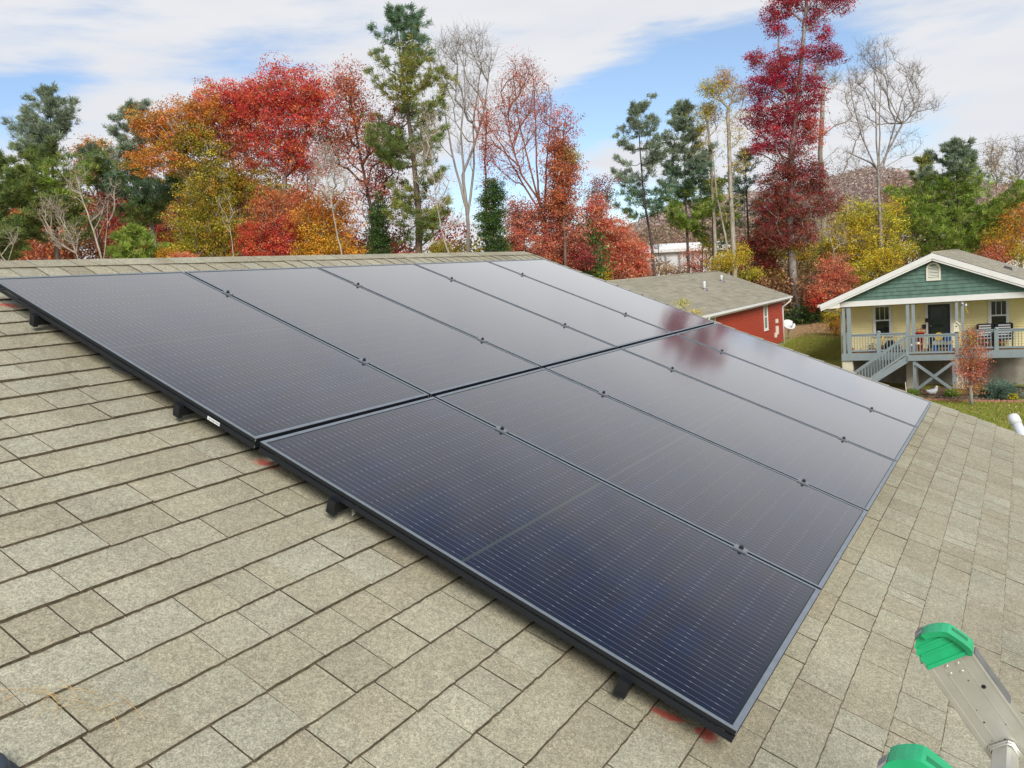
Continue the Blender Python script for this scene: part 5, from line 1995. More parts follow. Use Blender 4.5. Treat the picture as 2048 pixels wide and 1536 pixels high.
def tubes_np(P0, P1, r0, r1, n=4):
    d = P1 - P0
    L = np.linalg.norm(d, axis=1)[:, None] + 1e-9
    d = d / L
    ref = np.where(np.abs(d[:, 2:3]) < .9, np.array([[0, 0, 1.]]), np.array([[1., 0, 0]]))
    a = np.cross(d, ref)
    a /= np.linalg.norm(a, axis=1)[:, None] + 1e-9
    b_ = np.cross(d, a)
    t = np.arange(n) * 2 * np.pi / n
    off = a[:, None, :] * np.cos(t)[None, :, None] + b_[:, None, :] * np.sin(t)[None, :, None]
    ext = d * np.minimum(r0, .05)[:, None] * .5
    A = (P0 - ext)[:, None, :] + off * r0[:, None, None]
    B = (P1 + ext * 0)[:, None, :] + off * r1[:, None, None]
    V = np.concatenate([A, B], 1).reshape(-1, 3)
    m = len(P0)
    base = (np.arange(m) * 2 * n)[:, None]
    k = np.arange(n)
    F = np.stack([base + k, base + (k + 1) % n, base + n + (k + 1) % n, base + n + k], -1).reshape(-1, 4)
    return V, F


def grow(trunk, r_base, r_top, pts, bf=.35, rise=.5, rtip=.012, limb_from=.25, wig=.08, sub=.9, limbs=()):
    """trunk polyline + crown points -> branch segments; each crown point joins the skeleton where the path is cheapest"""
    trunk = np.array(trunk, float)
    seg = np.linalg.norm(np.diff(trunk, axis=0), axis=1)
    s = np.concatenate([[0], np.cumsum(seg)])
    n = max(6, int(s[-1] / .5))
    q = np.linspace(0, s[-1], n)
    T = np.stack([np.interp(q, s, trunk[:, i]) for i in range(3)], 1)
    T[1:-1] += rng.normal(0, .015, (n - 2, 3)) * np.array([1, 1, .2])
    nodes = [p for p in T]
    par = [-1] + list(range(n - 1))
    plen = list(q)
    rad = list(np.interp(q / s[-1], [0, .06, 1], [r_base * 1.25, r_base, r_top]))
    ok0 = int(n * limb_from)
    for lb in limbs:                                       # main limbs drawn out one by one
        lb = np.array(lb, float)
        s2 = np.concatenate([[0], np.cumsum(np.linalg.norm(np.diff(lb, axis=0), axis=1))])
        n2 = max(4, int(s2[-1] / .5))
        q2 = np.linspace(0, s2[-1], n2)
        L2 = np.stack([np.interp(q2, s2, lb[:, i]) for i in range(3)], 1)
        L2[1:] += np.cumsum(rng.normal(0, .02, (n2 - 1, 3)), 0)
        i0 = int(np.argmin(np.linalg.norm(np.array(nodes[:n]) - lb[0], axis=1)))
        cur, r_st = i0, min(rad[i0] * .8, r_base * .62)
        for m in range(1, n2):
            nodes.append(L2[m])
            par.append(cur)
            plen.append(plen[cur] + s2[-1] / n2)
            rad.append(r_st + (max(.018, r_st * .22) - r_st) * m / n2)
            cur = len(nodes) - 1
    fixed = len(nodes)
    pts = np.asarray(pts, float).reshape(-1, 3)
    N = len(pts)
    best = np.full(N, 1e9)
    bi = np.zeros(N, int)
    alive = np.ones(N, bool)

    def consider(i):
        d = pts - nodes[i]
        dist = np.linalg.norm(d, axis=1)
        hz = np.hypot(d[:, 0], d[:, 1])
        pen = np.maximum(0, rise * hz - d[:, 2]) * 1.1
        c = dist + bf * plen[i] + pen
        m = alive & (c < best)
        best[m] = c[m]
        bi[m] = i
    for i in list(range(ok0, n)) + list(range(n, fixed)):
        consider(i)
    kids = [0] * n
    leafnodes = []
    for _ in range(N):
        j = int(np.argmin(np.where(alive, best, 1e9)))
        if not alive[j]:
            break
        alive[j] = False
        i = int(bi[j])
        p, q_ = nodes[i], pts[j]
        dist = np.linalg.norm(q_ - p)
        k = max(1, int(dist / sub))
        cur = i
        for m in range(1, k + 1):
            f = m / k
            c = p + (q_ - p) * f
            if m < k:
                c = c + rng.normal(0, wig * min(1, dist * .3), 3) + np.array([0, 0, -math.sin(f * math.pi) * dist * .06])
            nodes.append(c)
            par.append(cur)
            plen.append(plen[cur] + dist / k)
            rad.append(0)
            cur = len(nodes) - 1
            consider(cur)
        leafnodes.append(cur)
    cnt = np.zeros(len(nodes))
    for i in leafnodes:
        cnt[i] += 1
    for i in range(len(nodes) - 1, 0, -1):
        cnt[par[i]] += cnt[i]
    rad = np.array(rad)
    for i in range(fixed, len(nodes)):
        rad[i] = rtip * max(1, cnt[i]) ** .47
    nodes = np.array(nodes)
    par = np.array(par)
    idx = np.arange(1, len(nodes))
    P0, P1 = nodes[par[idx]], nodes[idx]
    r1 = rad[idx]
    r0 = np.where(idx < fixed, np.minimum(rad[par[idx]], r1 * 1.25), np.minimum(rad[par[idx]], r1 * 1.15)) if False else np.where(idx < n, rad[par[idx]], np.minimum(rad[par[idx]], r1 * 1.15))
    return P0, P1, r0, r1, nodes[leafnodes]


def twigs(ends, k, length, r_, up=.5):
    n = len(ends)
    E_ = np.repeat(ends, k, 0)
    d = rng.normal(0, 1, (n * k, 3))
    d[:, 2] = np.abs(d[:, 2]) * .7 + up
    d /= np.linalg.norm(d, axis=1)[:, None]
    L = (length * rng.uniform(.5, 1.3, n * k))[:, None]
    m1 = E_ + d * L * .5 + rng.normal(0, .04, (n * k, 3))
    m2 = m1 + (d + rng.normal(0, .35, (n * k, 3))) * L * .5
    A = np.concatenate([E_, m1])
    B = np.concatenate([m1, m2])
    return A, B, np.full(len(A), r_), np.full(len(A), r_ * .7), m2


def blob_pts(blobs, D, zspread=.85):
    """crown masses given by their outline in the photo at the tree's distance -> points through their volume"""
    out, pals = [], []
    f = ray(1024, 768)
    f = f / np.linalg.norm(f)
    for (cx, cy, rx, ry, n, pal) in blobs:
        c = AT(cx, cy, D)
        ex = (AT(cx + rx, cy, D) - c)
        ey = (AT(cx, cy - ry, D) - c)
        ez = f * np.linalg.norm(ex) * zspread
        u = rng.normal(0, 1, (n, 3))
        u /= np.linalg.norm(u, axis=1)[:, None]
        u *= rng.uniform(.12, 1, (n, 1)) ** (1 / 2.2)
        out.append(c + u[:, :1] * ex + u[:, 1:2] * ey + u[:, 2:] * ez)
        pals += [pal] * n
    return np.concatenate(out), pals


def ground_pt(p):
    return np.array([p[0], p[1], g0(p[0], p[1]) - .1])


def tree(name, label, D, trunk, r0, blobs, leaf=(26, .45, .17), bark='bark_grey', group=None, limb=.3, cat='tree', twig=None,
         bf=.35, rise=.5, rtip=.012, fill=1.0, rtop=None, limbs=()):
    T = [AT(x, y, D) for x, y in trunk]
    base = ground_pt(T[0])
    if base[2] < T[0][2] - .3:
        T = [base] + T
    else:
        T[0][2] = base[2]
    t = thing(name, label, cat, base, group)
    pts, pals = blob_pts(blobs, D)
    P0, P1, a, b_, ends = grow(T, r0, rtop or r0 * .25, pts, bf=bf, rise=rise, limb_from=limb, rtip=rtip, limbs=[[AT(x, y, D + rnd.uniform(-.6, .6) * (k_ > 0)) for k_, (x, y) in enumerate(lb)] for lb in limbs])
    if twig:
        k, ln, rr = twig
        A2, B2, q0, q1, tips = twigs(ends, k, ln, rr)
        P0, P1, a, b_ = np.concatenate([P0, A2]), np.concatenate([P1, B2]), np.concatenate([a, q0]), np.concatenate([b_, q1])
    V, F = tubes_np(P0, P1, a, b_, 5)
    np_mesh('trunk', V, F, M[bark], t, smooth=True)
    if leaf:
        k, sg, sz = leaf
        k = max(1, int(k * fill))
        cen, tone = [], []
        ns = 4                                             # each crown point carries four flat sprays of leaves
        kk = max(1, int(round(k * 1.9 / ns)))
        sz = sz * .70 * max(1.0, D / 52)
        k = kk * ns
        spc = np.repeat(pts, ns, 0) + np.clip(rng.normal(0, 1, (len(pts) * ns, 3)), -1.7, 1.7) * sg * np.array([1, 1, .75])
        cen = np.repeat(spc, kk, 0)
        cen = cen + np.clip(rng.normal(0, 1, (len(cen), 3)), -1.8, 1.8) * np.array([.19, .19, .10]) * min(1, sg / .3)
        # each spray of leaves turns its own colour and shade
        tone = np.concatenate([np.array(PAL[p])[rng.integers(0, len(PAL[p]), ns)] for p in pals])
        tone = np.repeat(tone * np.exp(rng.normal(0, .30, (len(spc), 1))), kk, 0)
        leaves('crown', cen, sz, PAL['RED'], t, tone=tone, jit=.12)
    return t


def pine(name, label, D, trunk, r0, prof, pals, dens=1.0, whorl=.85, group=None, bark='bark_dark', ascend=.25, tuft=(20, .24), cat='tree', skip=()):
    """white pine: whorls of nearly level limbs that carry soft plumes; prof = (photo y, left px, right px) down the trunk"""
    T = [AT(x, y, D) for x, y in trunk]
    base = ground_pt(T[0])
    if base[2] < T[0][2] - .3:
        T = [base] + T
    t = thing(name, label, cat, base, group)
    T = np.array(T)
    s = np.concatenate([[0], np.cumsum(np.linalg.norm(np.diff(T, axis=0), axis=1))])
    px = D / FPX
    topz, toty = T[-1][2], trunk[-1][1]
    P0, P1, R0, R1 = [], [], [], []
    n = int(s[-1] / .6)
    q = np.linspace(0, s[-1], n)
    TT = np.stack([np.interp(q, s, T[:, i]) for i in range(3)], 1)
    rr = np.interp(q / s[-1], [0, .05, 1], [r0 * 1.25, r0, .025])
    for i in range(n - 1):
        P0.append(TT[i]); P1.append(TT[i + 1]); R0.append(rr[i]); R1.append(rr[i + 1])
    right = MC[0] / np.linalg.norm(MC[0][:2])
    cen, dirs, tone = [], [], []
    ys = [p[0] for p in prof]
    y = ys[0]
    while y < ys[-1]:
        if any(a <= y <= b_ for a, b_ in skip):
            y += 6
            continue
        L_ = np.interp(y, ys, [p[1] for p in prof]) * px
        R_ = np.interp(y, ys, [p[2] for p in prof]) * px
        z = topz - (y - toty) * px
        f = np.interp(z, TT[:, 2], np.arange(n))
        i = int(min(max(f, 0), n - 2))
        o_ = TT[i] + (TT[i + 1] - TT[i]) * (f - i)
        hi = 1 - (y - ys[0]) / (ys[-1] - ys[0])
        for k in range(rnd.choice([4, 5, 5, 6])):
            ph = rnd.uniform(0, 6.283)
            c_, s_ = math.cos(ph), math.sin(ph)
            ln = (R_ if c_ > 0 else L_) * abs(c_) + (L_ + R_) / 2 * abs(s_) * .9
            ln = max(.35, ln * rnd.uniform(.55, 1.05))
            d = np.array([right[0] * c_ - right[1] * s_, right[1] * c_ + right[0] * s_, 0])
            d /= np.linalg.norm(d)
            asc = ascend + .9 * max(0, hi - .55) + rnd.uniform(-.12, .12)
            st = o_ + np.array([0, 0, rnd.uniform(-.25, .25)])
            m = max(3, int(ln / .35))
            prev = st
            for j in range(1, m + 1):
                u = j / m
                p = st + d * ln * u + np.array([0, 0, ln * (asc * u + .14 * u * u - .18 * math.sin(u * 3.14))]) + rng.normal(0, .03, 3)
                P0.append(prev); P1.append(p)
                R0.append(.012 + .016 * ln * (1 - u + 1 / m) * .6); R1.append(.010 + .016 * ln * (1 - u) * .6)
                if u > .28:
                    wdt = ln * .16 * (1.15 - abs(u - .6))
                    for w in range(max(1, int(6.6 * dens * (0.45 + u)))):
                        side = np.cross(d, [0, 0, 1]) * rng.normal(0, wdt)
                        cc = p + side + np.array([0, 0, rng.normal(.05, .07)]) + d * rng.normal(0, .13)
                        cen.append(cc)
                        dd = d * .7 + side * .8 + np.array([0, 0, .55]) + rng.normal(0, .3, 3)
                        dirs.append(dd / np.linalg.norm(dd))
                prev = p
        y += whorl / px * rnd.uniform(.75, 1.25)
    V, F = tubes_np(np.array(P0), np.array(P1), np.array(R0), np.array(R1), 5)
    np_mesh('trunk', V, F, M[bark], t, smooth=True)
    cen, dirs = np.array(cen), np.array(dirs)
    k, ln = tuft
    C_ = np.repeat(cen, k, 0)
    Dd = np.repeat(dirs, k, 0) + rng.normal(0, .55, (len(C_), 3))
    Dd /= np.linalg.norm(Dd, axis=1)[:, None]
    W = np.cross(Dd, rng.normal(0, 1, Dd.shape))
    W /= np.linalg.norm(W, axis=1)[:, None]
    L2 = (ln * rng.uniform(.6, 1.25, len(C_)))[:, None]
    st = C_ + rng.normal(0, .07, C_.shape)
    wd = .026 * max(.8, D / 50)
    Vn = np.stack([st - W * wd * .6, st + W * wd * .6, st + Dd * L2 + W * wd * .35, st + Dd * L2 - W * wd * .35], 1).reshape(-1, 3)
    Fn = np.arange(len(Vn)).reshape(-1, 4)
    # palette by height: list of (photo y, palette)
    yy_ = (topz - cen[:, 2]) / px + toty
    tone = np.zeros((len(cen), 3))
    for i in range(len(cen)):
        c_ = pals[0][1]
        for (y0, pn) in pals:
            if yy_[i] + rng.normal(0, 14) >= y0:
                c_ = pn
        pp = PAL[c_]
        tone[i] = np.array(pp[rng.integers(0, len(pp))]) * math.exp(rng.normal(0, .18))
    tone = np.repeat(tone, k, 0) * (1 + rng.normal(0, .12, (len(C_), 1)))
    np_mesh('crown', Vn, Fn, M['needles'], t, tone=np.repeat(np.clip(tone, .004, .9), 4, 0))
    return t


# --- left group
pine('pine_tree', 'tall fan topped pine at the far left, its spire clear of the other trees', 50, [(116, 535), (108, 400), (103, 300), (100, 205)], .26,
     [(200, 8, 8), (230, 45, 40), (280, 78, 55), (310, 70, 60), (350, 55, 75), (400, 85, 85), (450, 75, 80), (490, 60, 60)],
     [(0, 'PALEPINE'), (290, 'PINE'), (340, 'BRIGHTPINE'), (400, 'PINE')], 1.5, .75, ascend=.35)
pine('pine_tree', 'dark green pine cut by the left border of the picture', 47, [(-22, 535), (-25, 420), (-22, 320)], .24,
     [(335, 10, 30), (380, 60, 85), (430, 80, 95), (480, 80, 70), (515, 60, 60)], [(0, 'PINE')], 2.0, .7, ascend=.12)
pine('pine_tree', 'blue green pine behind the orange leaved maple on the left', 53, [(316, 535), (304, 450), (284, 330), (261, 222)], .26,
     [(215, 6, 6), (240, 30, 26), (290, 60, 40), (330, 75, 65), (370, 85, 75), (420, 65, 60), (455, 60, 40)],
     [(0, 'PALEPINE'), (320, 'PINE'), (360, 'BLUEPINE'), (410, 'PINE')], 1.7, .8, ascend=.2, bark='bark_grey')
pine('pine_sapling', 'low bright green young pine just over the ridge left of centre', 46, [(262, 540), (264, 500), (268, 470)], .06,
     [(476, 6, 6), (495, 25, 40), (520, 45, 60), (540, 50, 60)], [(0, 'BRIGHTPINE')], 1.6, .5, ascend=.1)
tree('maple_tree', 'small orange crowned tree between the two left pines', 56, [(200, 530), (196, 420), (192, 330)], .14,
     [(190, 310, 36, 36, 60, 'ORANGE'), (196, 345, 32, 26, 36, 'PINKRUST'), (215, 390, 40, 40, 40, 'WINE'), (205, 300, 20, 16, 20, 'OLIVE')], (34, .35, .15), 'bark_brown', 'maples in autumn colour')
tree('maple_tree', 'broad maple with orange top turning olive green below, left of the red maples', 48, [(392, 535), (388, 440), (372, 330), (352, 240)], .22,
     [(352, 250, 62, 48, 90, 'ORANGE'), (410, 215, 34, 28, 28, 'ORANGE'), (300, 250, 28, 30, 30, 'ORANGE'), (390, 300, 52, 55, 90, 'OLIVE'), (330, 320, 55, 28, 40, 'ORANGE'),
      (420, 380, 52, 60, 110, 'OLIVE'), (400, 460, 55, 55, 100, 'OLIVE'), (450, 480, 40, 45, 60, 'OLIVE'), (290, 325, 30, 14, 16, 'ORANGE'), (385, 505, 34, 28, 36, 'YGREEN')],
     (62, .42, .15), 'bark_pale', 'maples in autumn colour', .15)
tree('maple_tree', 'pinkish red maple right of the orange and olive maple', 50, [(486, 535), (480, 430), (466, 320), (452, 230)], .2,
     [(455, 205, 62, 40, 100, 'RED'), (430, 250, 45, 42, 60, 'RED'), (500, 240, 44, 60, 80, 'RED'), (470, 300, 50, 45, 70, 'RUST'), (500, 370, 30, 50, 40, 'RUST'), (470, 390, 40, 50, 50, 'OLIVE')],
     (58, .42, .15), 'bark_grey', 'maples in autumn colour', .3)
tree('maple_tree', 'tallest bright red maple, its crown highest left of the big pine', 49, [(560, 535), (566, 420), (574, 300), (578, 200)], .24,
     [(575, 185, 78, 48, 150, 'RED'), (530, 200, 40, 46, 60, 'RED'), (632, 215, 34, 50, 60, 'RED'), (580, 250, 76, 40, 110, 'RED'), (560, 310, 50, 44, 80, 'DEEPRED'), (610, 320, 40, 40, 40, 'DEEPRED'), (535, 390, 45, 50, 60, 'OLIVE'), (600, 390, 30, 40, 26, 'RUST')],
     (48, .42, .15), 'bark_grey', 'maples in autumn colour', .3)
tree('maple_tree', 'lower deep red maple under the tallest red maple', 46, [(520, 540), (522, 470), (530, 400)], .12,
     [(545, 430, 50, 46, 80, 'RUST'), (525, 490, 44, 42, 100, 'DEEPRED'), (580, 470, 34, 40, 60, 'RED'), (570, 515, 46, 22, 50, 'DEEPRED')],
     (46, .36, .14), 'bark_grey', 'maples in autumn colour', .2)
tree('maple_tree', 'golden yellow and orange understory maple below the russet oak', 45, [(650, 540), (652, 480), (655, 420)], .1,
     [(660, 420, 42, 40, 60, 'ORANGE'), (640, 470, 40, 36, 90, 'GOLD'), (668, 505, 46, 26, 80, 'GOLD'), (612, 440, 26, 24, 30, 'ORANGE'), (690, 450, 20, 40, 26, 'ORANGE'), (620, 510, 30, 20, 40, 'GOLD')],
     (44, .34, .14), 'bark_pale', 'maples in autumn colour', .1)
tree('bare_sapling', 'slender whitish sapling with bare grey twigs before the golden understory maple', 43, [(690, 535), (672, 460), (660, 390), (648, 320)], .075,
     [(652, 325, 34, 40, 50, 'TAN'), (680, 370, 26, 34, 26, 'TAN'), (640, 370, 26, 30, 20, 'TAN')], (3, .3, .09), 'bark_pale', 'bare trees', .45, twig=(5, .6, .006))
tree('oak_tree', 'russet brown oak left of the tall central pine', 51, [(748, 535), (744, 430), (722, 320), (700, 200)], .2,
     [(692, 160, 22, 32, 40, 'PINKRUST'), (700, 205, 44, 45, 80, 'RUST'), (720, 265, 50, 45, 80, 'RUST'), (680, 300, 36, 44, 60, 'RUST'), (760, 300, 42, 50, 50, 'RUST'), (740, 370, 50, 30, 40, 'PINKRUST'),
      (655, 270, 20, 34, 24, 'RUST'), (790, 250, 30, 60, 30, 'RUST'), (770, 345, 34, 40, 30, 'WINE')], (30, .42, .15), 'bark_dark', None, .3)
tree('oak_tree', 'thin wine red oak sprays around the foot of the central pine', 54, [(770, 535), (774, 460), (790, 380)], .11,
     [(745, 400, 40, 40, 34, 'WINE'), (800, 420, 50, 50, 40, 'RUST'), (730, 470, 40, 34, 36, 'WINE'), (870, 420, 30, 34, 24, 'DEEPRED'), (800, 500, 50, 20, 30, 'RUST'), (880, 470, 24, 40, 20, 'CRIMSON')],
     (26, .42, .13), 'bark_dark', None, .2)
tree('ivy_trunk', 'dark ivy clad trunk left of the central pine', 50, [(757, 535), (757, 450), (752, 385)], .16,
     [(757, 430, 15, 40, 60, 'IVY'), (758, 490, 22, 40, 90, 'IVY')], (50, .2, .12), 'bark_dark', 'ivy clad trunks', .0)
pine('pine_tree', 'tallest pine in the middle of the skyline with a ragged spire', 49, [(836, 535), (838, 440), (828, 330), (812, 200), (800, 110), (792, 38)], .34,
     [(28, 4, 5), (50, 26, 34), (90, 44, 44), (115, 74, 52), (150, 56, 74), (200, 80, 82), (250, 88, 74), (290, 72, 98), (330, 70, 108), (380, 45, 60), (430, 50, 50), (480, 45, 50)],
     [(0, 'BLUEPINE'), (110, 'OLIVEPINE'), (220, 'PINE'), (260, 'PINE'), (360, 'OLIVEPINE'), (440, 'PINE')], .95, .8, ascend=.22, bark='bark_brown', skip=((262, 275), (340, 372), (455, 465)))
tree('bare_tree', 'tall bare grey tree with forked pale limbs right of the central pine', 52, [(938, 535), (936, 440), (925, 350)], .2,
     [(885, 130, 26, 60, 44, 'TAN'), (925, 95, 30, 45, 50, 'TAN'), (965, 120, 30, 62, 52, 'TAN'), (905, 200, 36, 45, 34, 'TAN'), (950, 200, 40, 60, 44, 'TAN'), (890, 260, 20, 40, 12, 'TAN'), (930, 300, 20, 40, 12, 'TAN')],
     None, 'bark_ash', 'bare trees', .75, twig=(7, .9, .006), bf=.55, rise=1.0, rtip=.010, rtop=.10, limbs=[[(933, 420), (912, 330), (896, 240), (886, 150)], [(928, 380), (922, 280), (930, 190), (926, 80)], [(936, 430), (948, 330), (946, 240), (966, 130)], [(946, 300), (970, 220), (984, 110)]])
tree('bare_sapling', 'pale crooked sapling with a few tan leaves in front of the central pine', 43, [(905, 530), (885, 470), (872, 400), (862, 300)], .08,
     [(862, 270, 22, 60, 40, 'TAN'), (880, 380, 22, 40, 22, 'TAN'), (840, 330, 24, 50, 20, 'TAN'), (910, 440, 30, 30, 10, 'TAN')], (7, .3, .1), 'bark_pale', 'bare trees', .4, twig=(4, .5, .006))
tree('oak_tree', 'slim trunk wrapped in red vine beside the bare grey tree', 51, [(975, 535), (972, 420), (970, 320), (974, 220)], .13,
     [(974, 300, 12, 90, 60, 'PINKRUST'), (980, 400, 26, 50, 40, 'SALMON'), (965, 240, 20, 50, 24, 'SALMON')], (16, .25, .12), 'bark_red', None, .2)
tree('ivy_trunk', 'dark green ivy clad trunk right of the bare grey tree', 48, [(986, 535), (988, 450), (985, 370)], .16,
     [(986, 390, 20, 36, 60, 'IVY'), (984, 450, 26, 44, 90, 'IVY'), (990, 505, 30, 26, 50, 'IVY')], (50, .22, .13), 'bark_dark', 'ivy clad trunks', .0)
tree('oak_tree', 'open red oak with fanned reddish limbs, right of the bare grey tree', 50, [(1096, 540), (1090, 460), (1078, 400)], .2,
     [(1040, 145, 34, 32, 40, 'PINKRUST'), (1020, 190, 44, 44, 60, 'PINKRUST'), (1070, 190, 40, 50, 60, 'PINKRUST'), (1000, 250, 44, 50, 50, 'DEEPRED'), (1060, 260, 50, 50, 60, 'PINKRUST'), (1095, 250, 24, 60, 34, 'DEEPRED'), (1020, 330, 50, 40, 40, 'DEEPRED'), (985, 290, 26, 60, 24, 'PINKRUST')],
     (11, .42, .13), 'bark_red', None, .8, twig=(3, .6, .007), bf=.5, rise=.8, rtip=.009, rtop=.08, limbs=[[(1086, 440), (1062, 330), (1040, 240), (1030, 140)], [(1088, 450), (1074, 340), (1072, 230), (1064, 150)], [(1084, 430), (1040, 360), (1004, 290), (975, 250)], [(1088, 450), (1092, 330), (1100, 220)], [(1050, 370), (1020, 280), (1005, 200)]])
tree('oak_tree', 'narrow rust orange column of leaves beside the open red oak', 49, [(1132, 545), (1128, 450), (1122, 330), (1128, 250)], .14,
     [(1120, 300, 28, 30, 60, 'RUST'), (1122, 350, 32, 40, 90, 'RUST'), (1125, 400, 30, 36, 70, 'RUST'), (1130, 245, 20, 34, 16, 'PINKRUST'), (1140, 315, 14, 16, 20, 'OLIVE')], (40, .3, .14), 'bark_brown', None, .15)
tree('maple_tree', 'dusty rose and rust maple spreading low over the ridge corner', 50, [(1092, 550), (1090, 490), (1088, 450)], .12,
     [(1040, 440, 34, 36, 70, 'PINKRUST'), (1100, 430, 50, 34, 80, 'PINKRUST'), (1060, 490, 58, 32, 110, 'PINKRUST'), (1130, 470, 40, 44, 90, 'PINKRUST'), (1150, 515, 36, 26, 50, 'WINE'), (1110, 520, 40, 20, 40, 'RUST'), (1020, 505, 24, 18, 26, 'SALMON')],
     (46, .34, .14), 'bark_brown', 'maples in autumn colour', .1)
tree('oak_tree', 'short dark topped oak between the rust column and the salmon maple', 57, [(1186, 545), (1190, 470), (1192, 400)], .1,
     [(1205, 375, 26, 28, 36, 'WINE'), (1208, 395, 16, 20, 26, 'IVY'), (1178, 390, 18, 26, 16, 'BROWN'), (1190, 440, 36, 34, 34, 'PINKRUST')], (22, .3, .13), 'bark_grey', None, .3)
tree('maple_tree', 'bright salmon red maple leaning beside the end of our ridge', 55, [(1222, 570), (1215, 500), (1200, 430)], .12,
     [(1195, 435, 26, 34, 40, 'SALMON'), (1225, 470, 40, 34, 90, 'SALMON'), (1250, 510, 46, 34, 130, 'SALMON'), (1235, 545, 44, 24, 80, 'SALMON'), (1275, 540, 24, 16, 30, 'SALMON'), (1185, 415, 20, 18, 16, 'PINKRUST')],
     (46, .32, .15), 'bark_grey', 'maples in autumn colour', .1)
tree('yellow_shrub', 'small bright yellow shrub touching our roof edge', 54, [(1205, 572), (1203, 555)], .05, [(1204, 550, 20, 14, 60, 'YELLOW'), (1190, 545, 12, 8, 20, 'YELLOW')], (36, .16, .09), 'bark_brown', None, 0, 'shrub')
# --- right group
pine('pine_tree', 'thin sparse pine with a bare lower trunk before the white building', 60, [(1310, 560), (1302, 480), (1288, 400), (1280, 300), (1276, 222)], .15,
     [(212, 4, 6), (225, 20, 22), (270, 34, 40), (310, 42, 46), (345, 52, 50), (390, 50, 46), (420, 55, 40), (445, 30, 30)], [(0, 'PALEPINE'), (370, 'BLUEPINE'), (430, 'PINE')], .85, .85, ascend=.2, tuft=(18, .25))
pine('pine_tree', 'fuller green pine right of the sparse thin pine', 62, [(1378, 560), (1374, 460), (1370, 350), (1366, 222)], .15,
     [(212, 4, 6), (240, 18, 22), (300, 36, 40), (350, 40, 50), (400, 34, 60), (440, 40, 60), (470, 26, 40)], [(0, 'PALEPINE'), (340, 'BLUEPINE'), (390, 'BRIGHTPINE')], 1.3, .8, ascend=.22, tuft=(18, .25))
pine('pine_tree', 'green pine growing round the forked trunk of the topped poplar', 64, [(1428, 555), (1426, 470), (1424, 380)], .2,
     [(330, 10, 12), (370, 22, 24), (410, 30, 32), (450, 40, 40), (490, 30, 40)], [(0, 'PINE')], .8, .9, ascend=.2)
pine('pine_tree', 'faint blue pine behind the topped poplar and the crimson oak', 66, [(1498, 540), (1496, 450), (1490, 320)], .15,
     [(300, 8, 8), (340, 26, 26), (380, 34, 34), (430, 30, 30), (470, 26, 26)], [(0, 'BLUEPINE')], .5, 1.0, tuft=(10, .36))
tree('poplar_tree', 'topped poplar with yellow tufts on cut limbs, left of the crimson oak', 60, [(1470, 560), (1466, 470), (1460, 350), (1456, 215)], .24,
     [(1452, 160, 22, 22, 40, 'GOLD'), (1440, 190, 26, 20, 24, 'YELLOW'), (1415, 178, 18, 12, 26, 'YGREEN'), (1476, 190, 16, 30, 22, 'TAN'), (1466, 250, 24, 50, 22, 'YELLOW'), (1478, 320, 18, 50, 16, 'YELLOW'), (1455, 400, 24, 50, 14, 'YGREEN')],
     (17, .26, .13), 'bark_pale', 'bare trees', .62, twig=(4, .6, .007), rtop=.12)
tree('poplar_tree', 'second topped poplar stem with a golden tuft, just left of the first', 61, [(1432, 560), (1428, 430), (1420, 300), (1414, 232)], .17,
     [(1415, 220, 14, 12, 26, 'YELLOW'), (1398, 235, 22, 26, 24, 'YGREEN'), (1432, 240, 18, 30, 18, 'TAN'), (1400, 290, 20, 40, 12, 'YELLOW'), (1425, 330, 20, 50, 14, 'YGREEN')], (16, .26, .13), 'bark_pale', 'bare trees', .5, twig=(4, .6, .007), rtop=.09)
tree('poplar_tree', 'leaning pale limb forking from the foot of the topped poplar', 60.4, [(1462, 540), (1448, 460), (1432, 380), (1425, 300)], .14,
     [(1424, 280, 14, 30, 14, 'TAN'), (1412, 330, 14, 30, 8, 'TAN')], None, 'bark_pale', 'bare trees', .5, twig=(4, .7, .007))
tree('bare_tree', 'topped grey tree with blunt stubs behind the crimson oak', 66, [(1645, 560), (1648, 430), (1640, 300), (1648, 170)], .26,
     [(1668, 165, 10, 16, 16, 'YELLOW'), (1640, 150, 14, 20, 20, 'TAN'), (1700, 250, 30, 40, 20, 'TAN'), (1680, 330, 40, 30, 16, 'TAN'), (1700, 200, 26, 50, 16, 'TAN')], (4, .3, .12), 'bark_pale', 'bare trees', .45, twig=(5, .9, .008), rtop=.17)
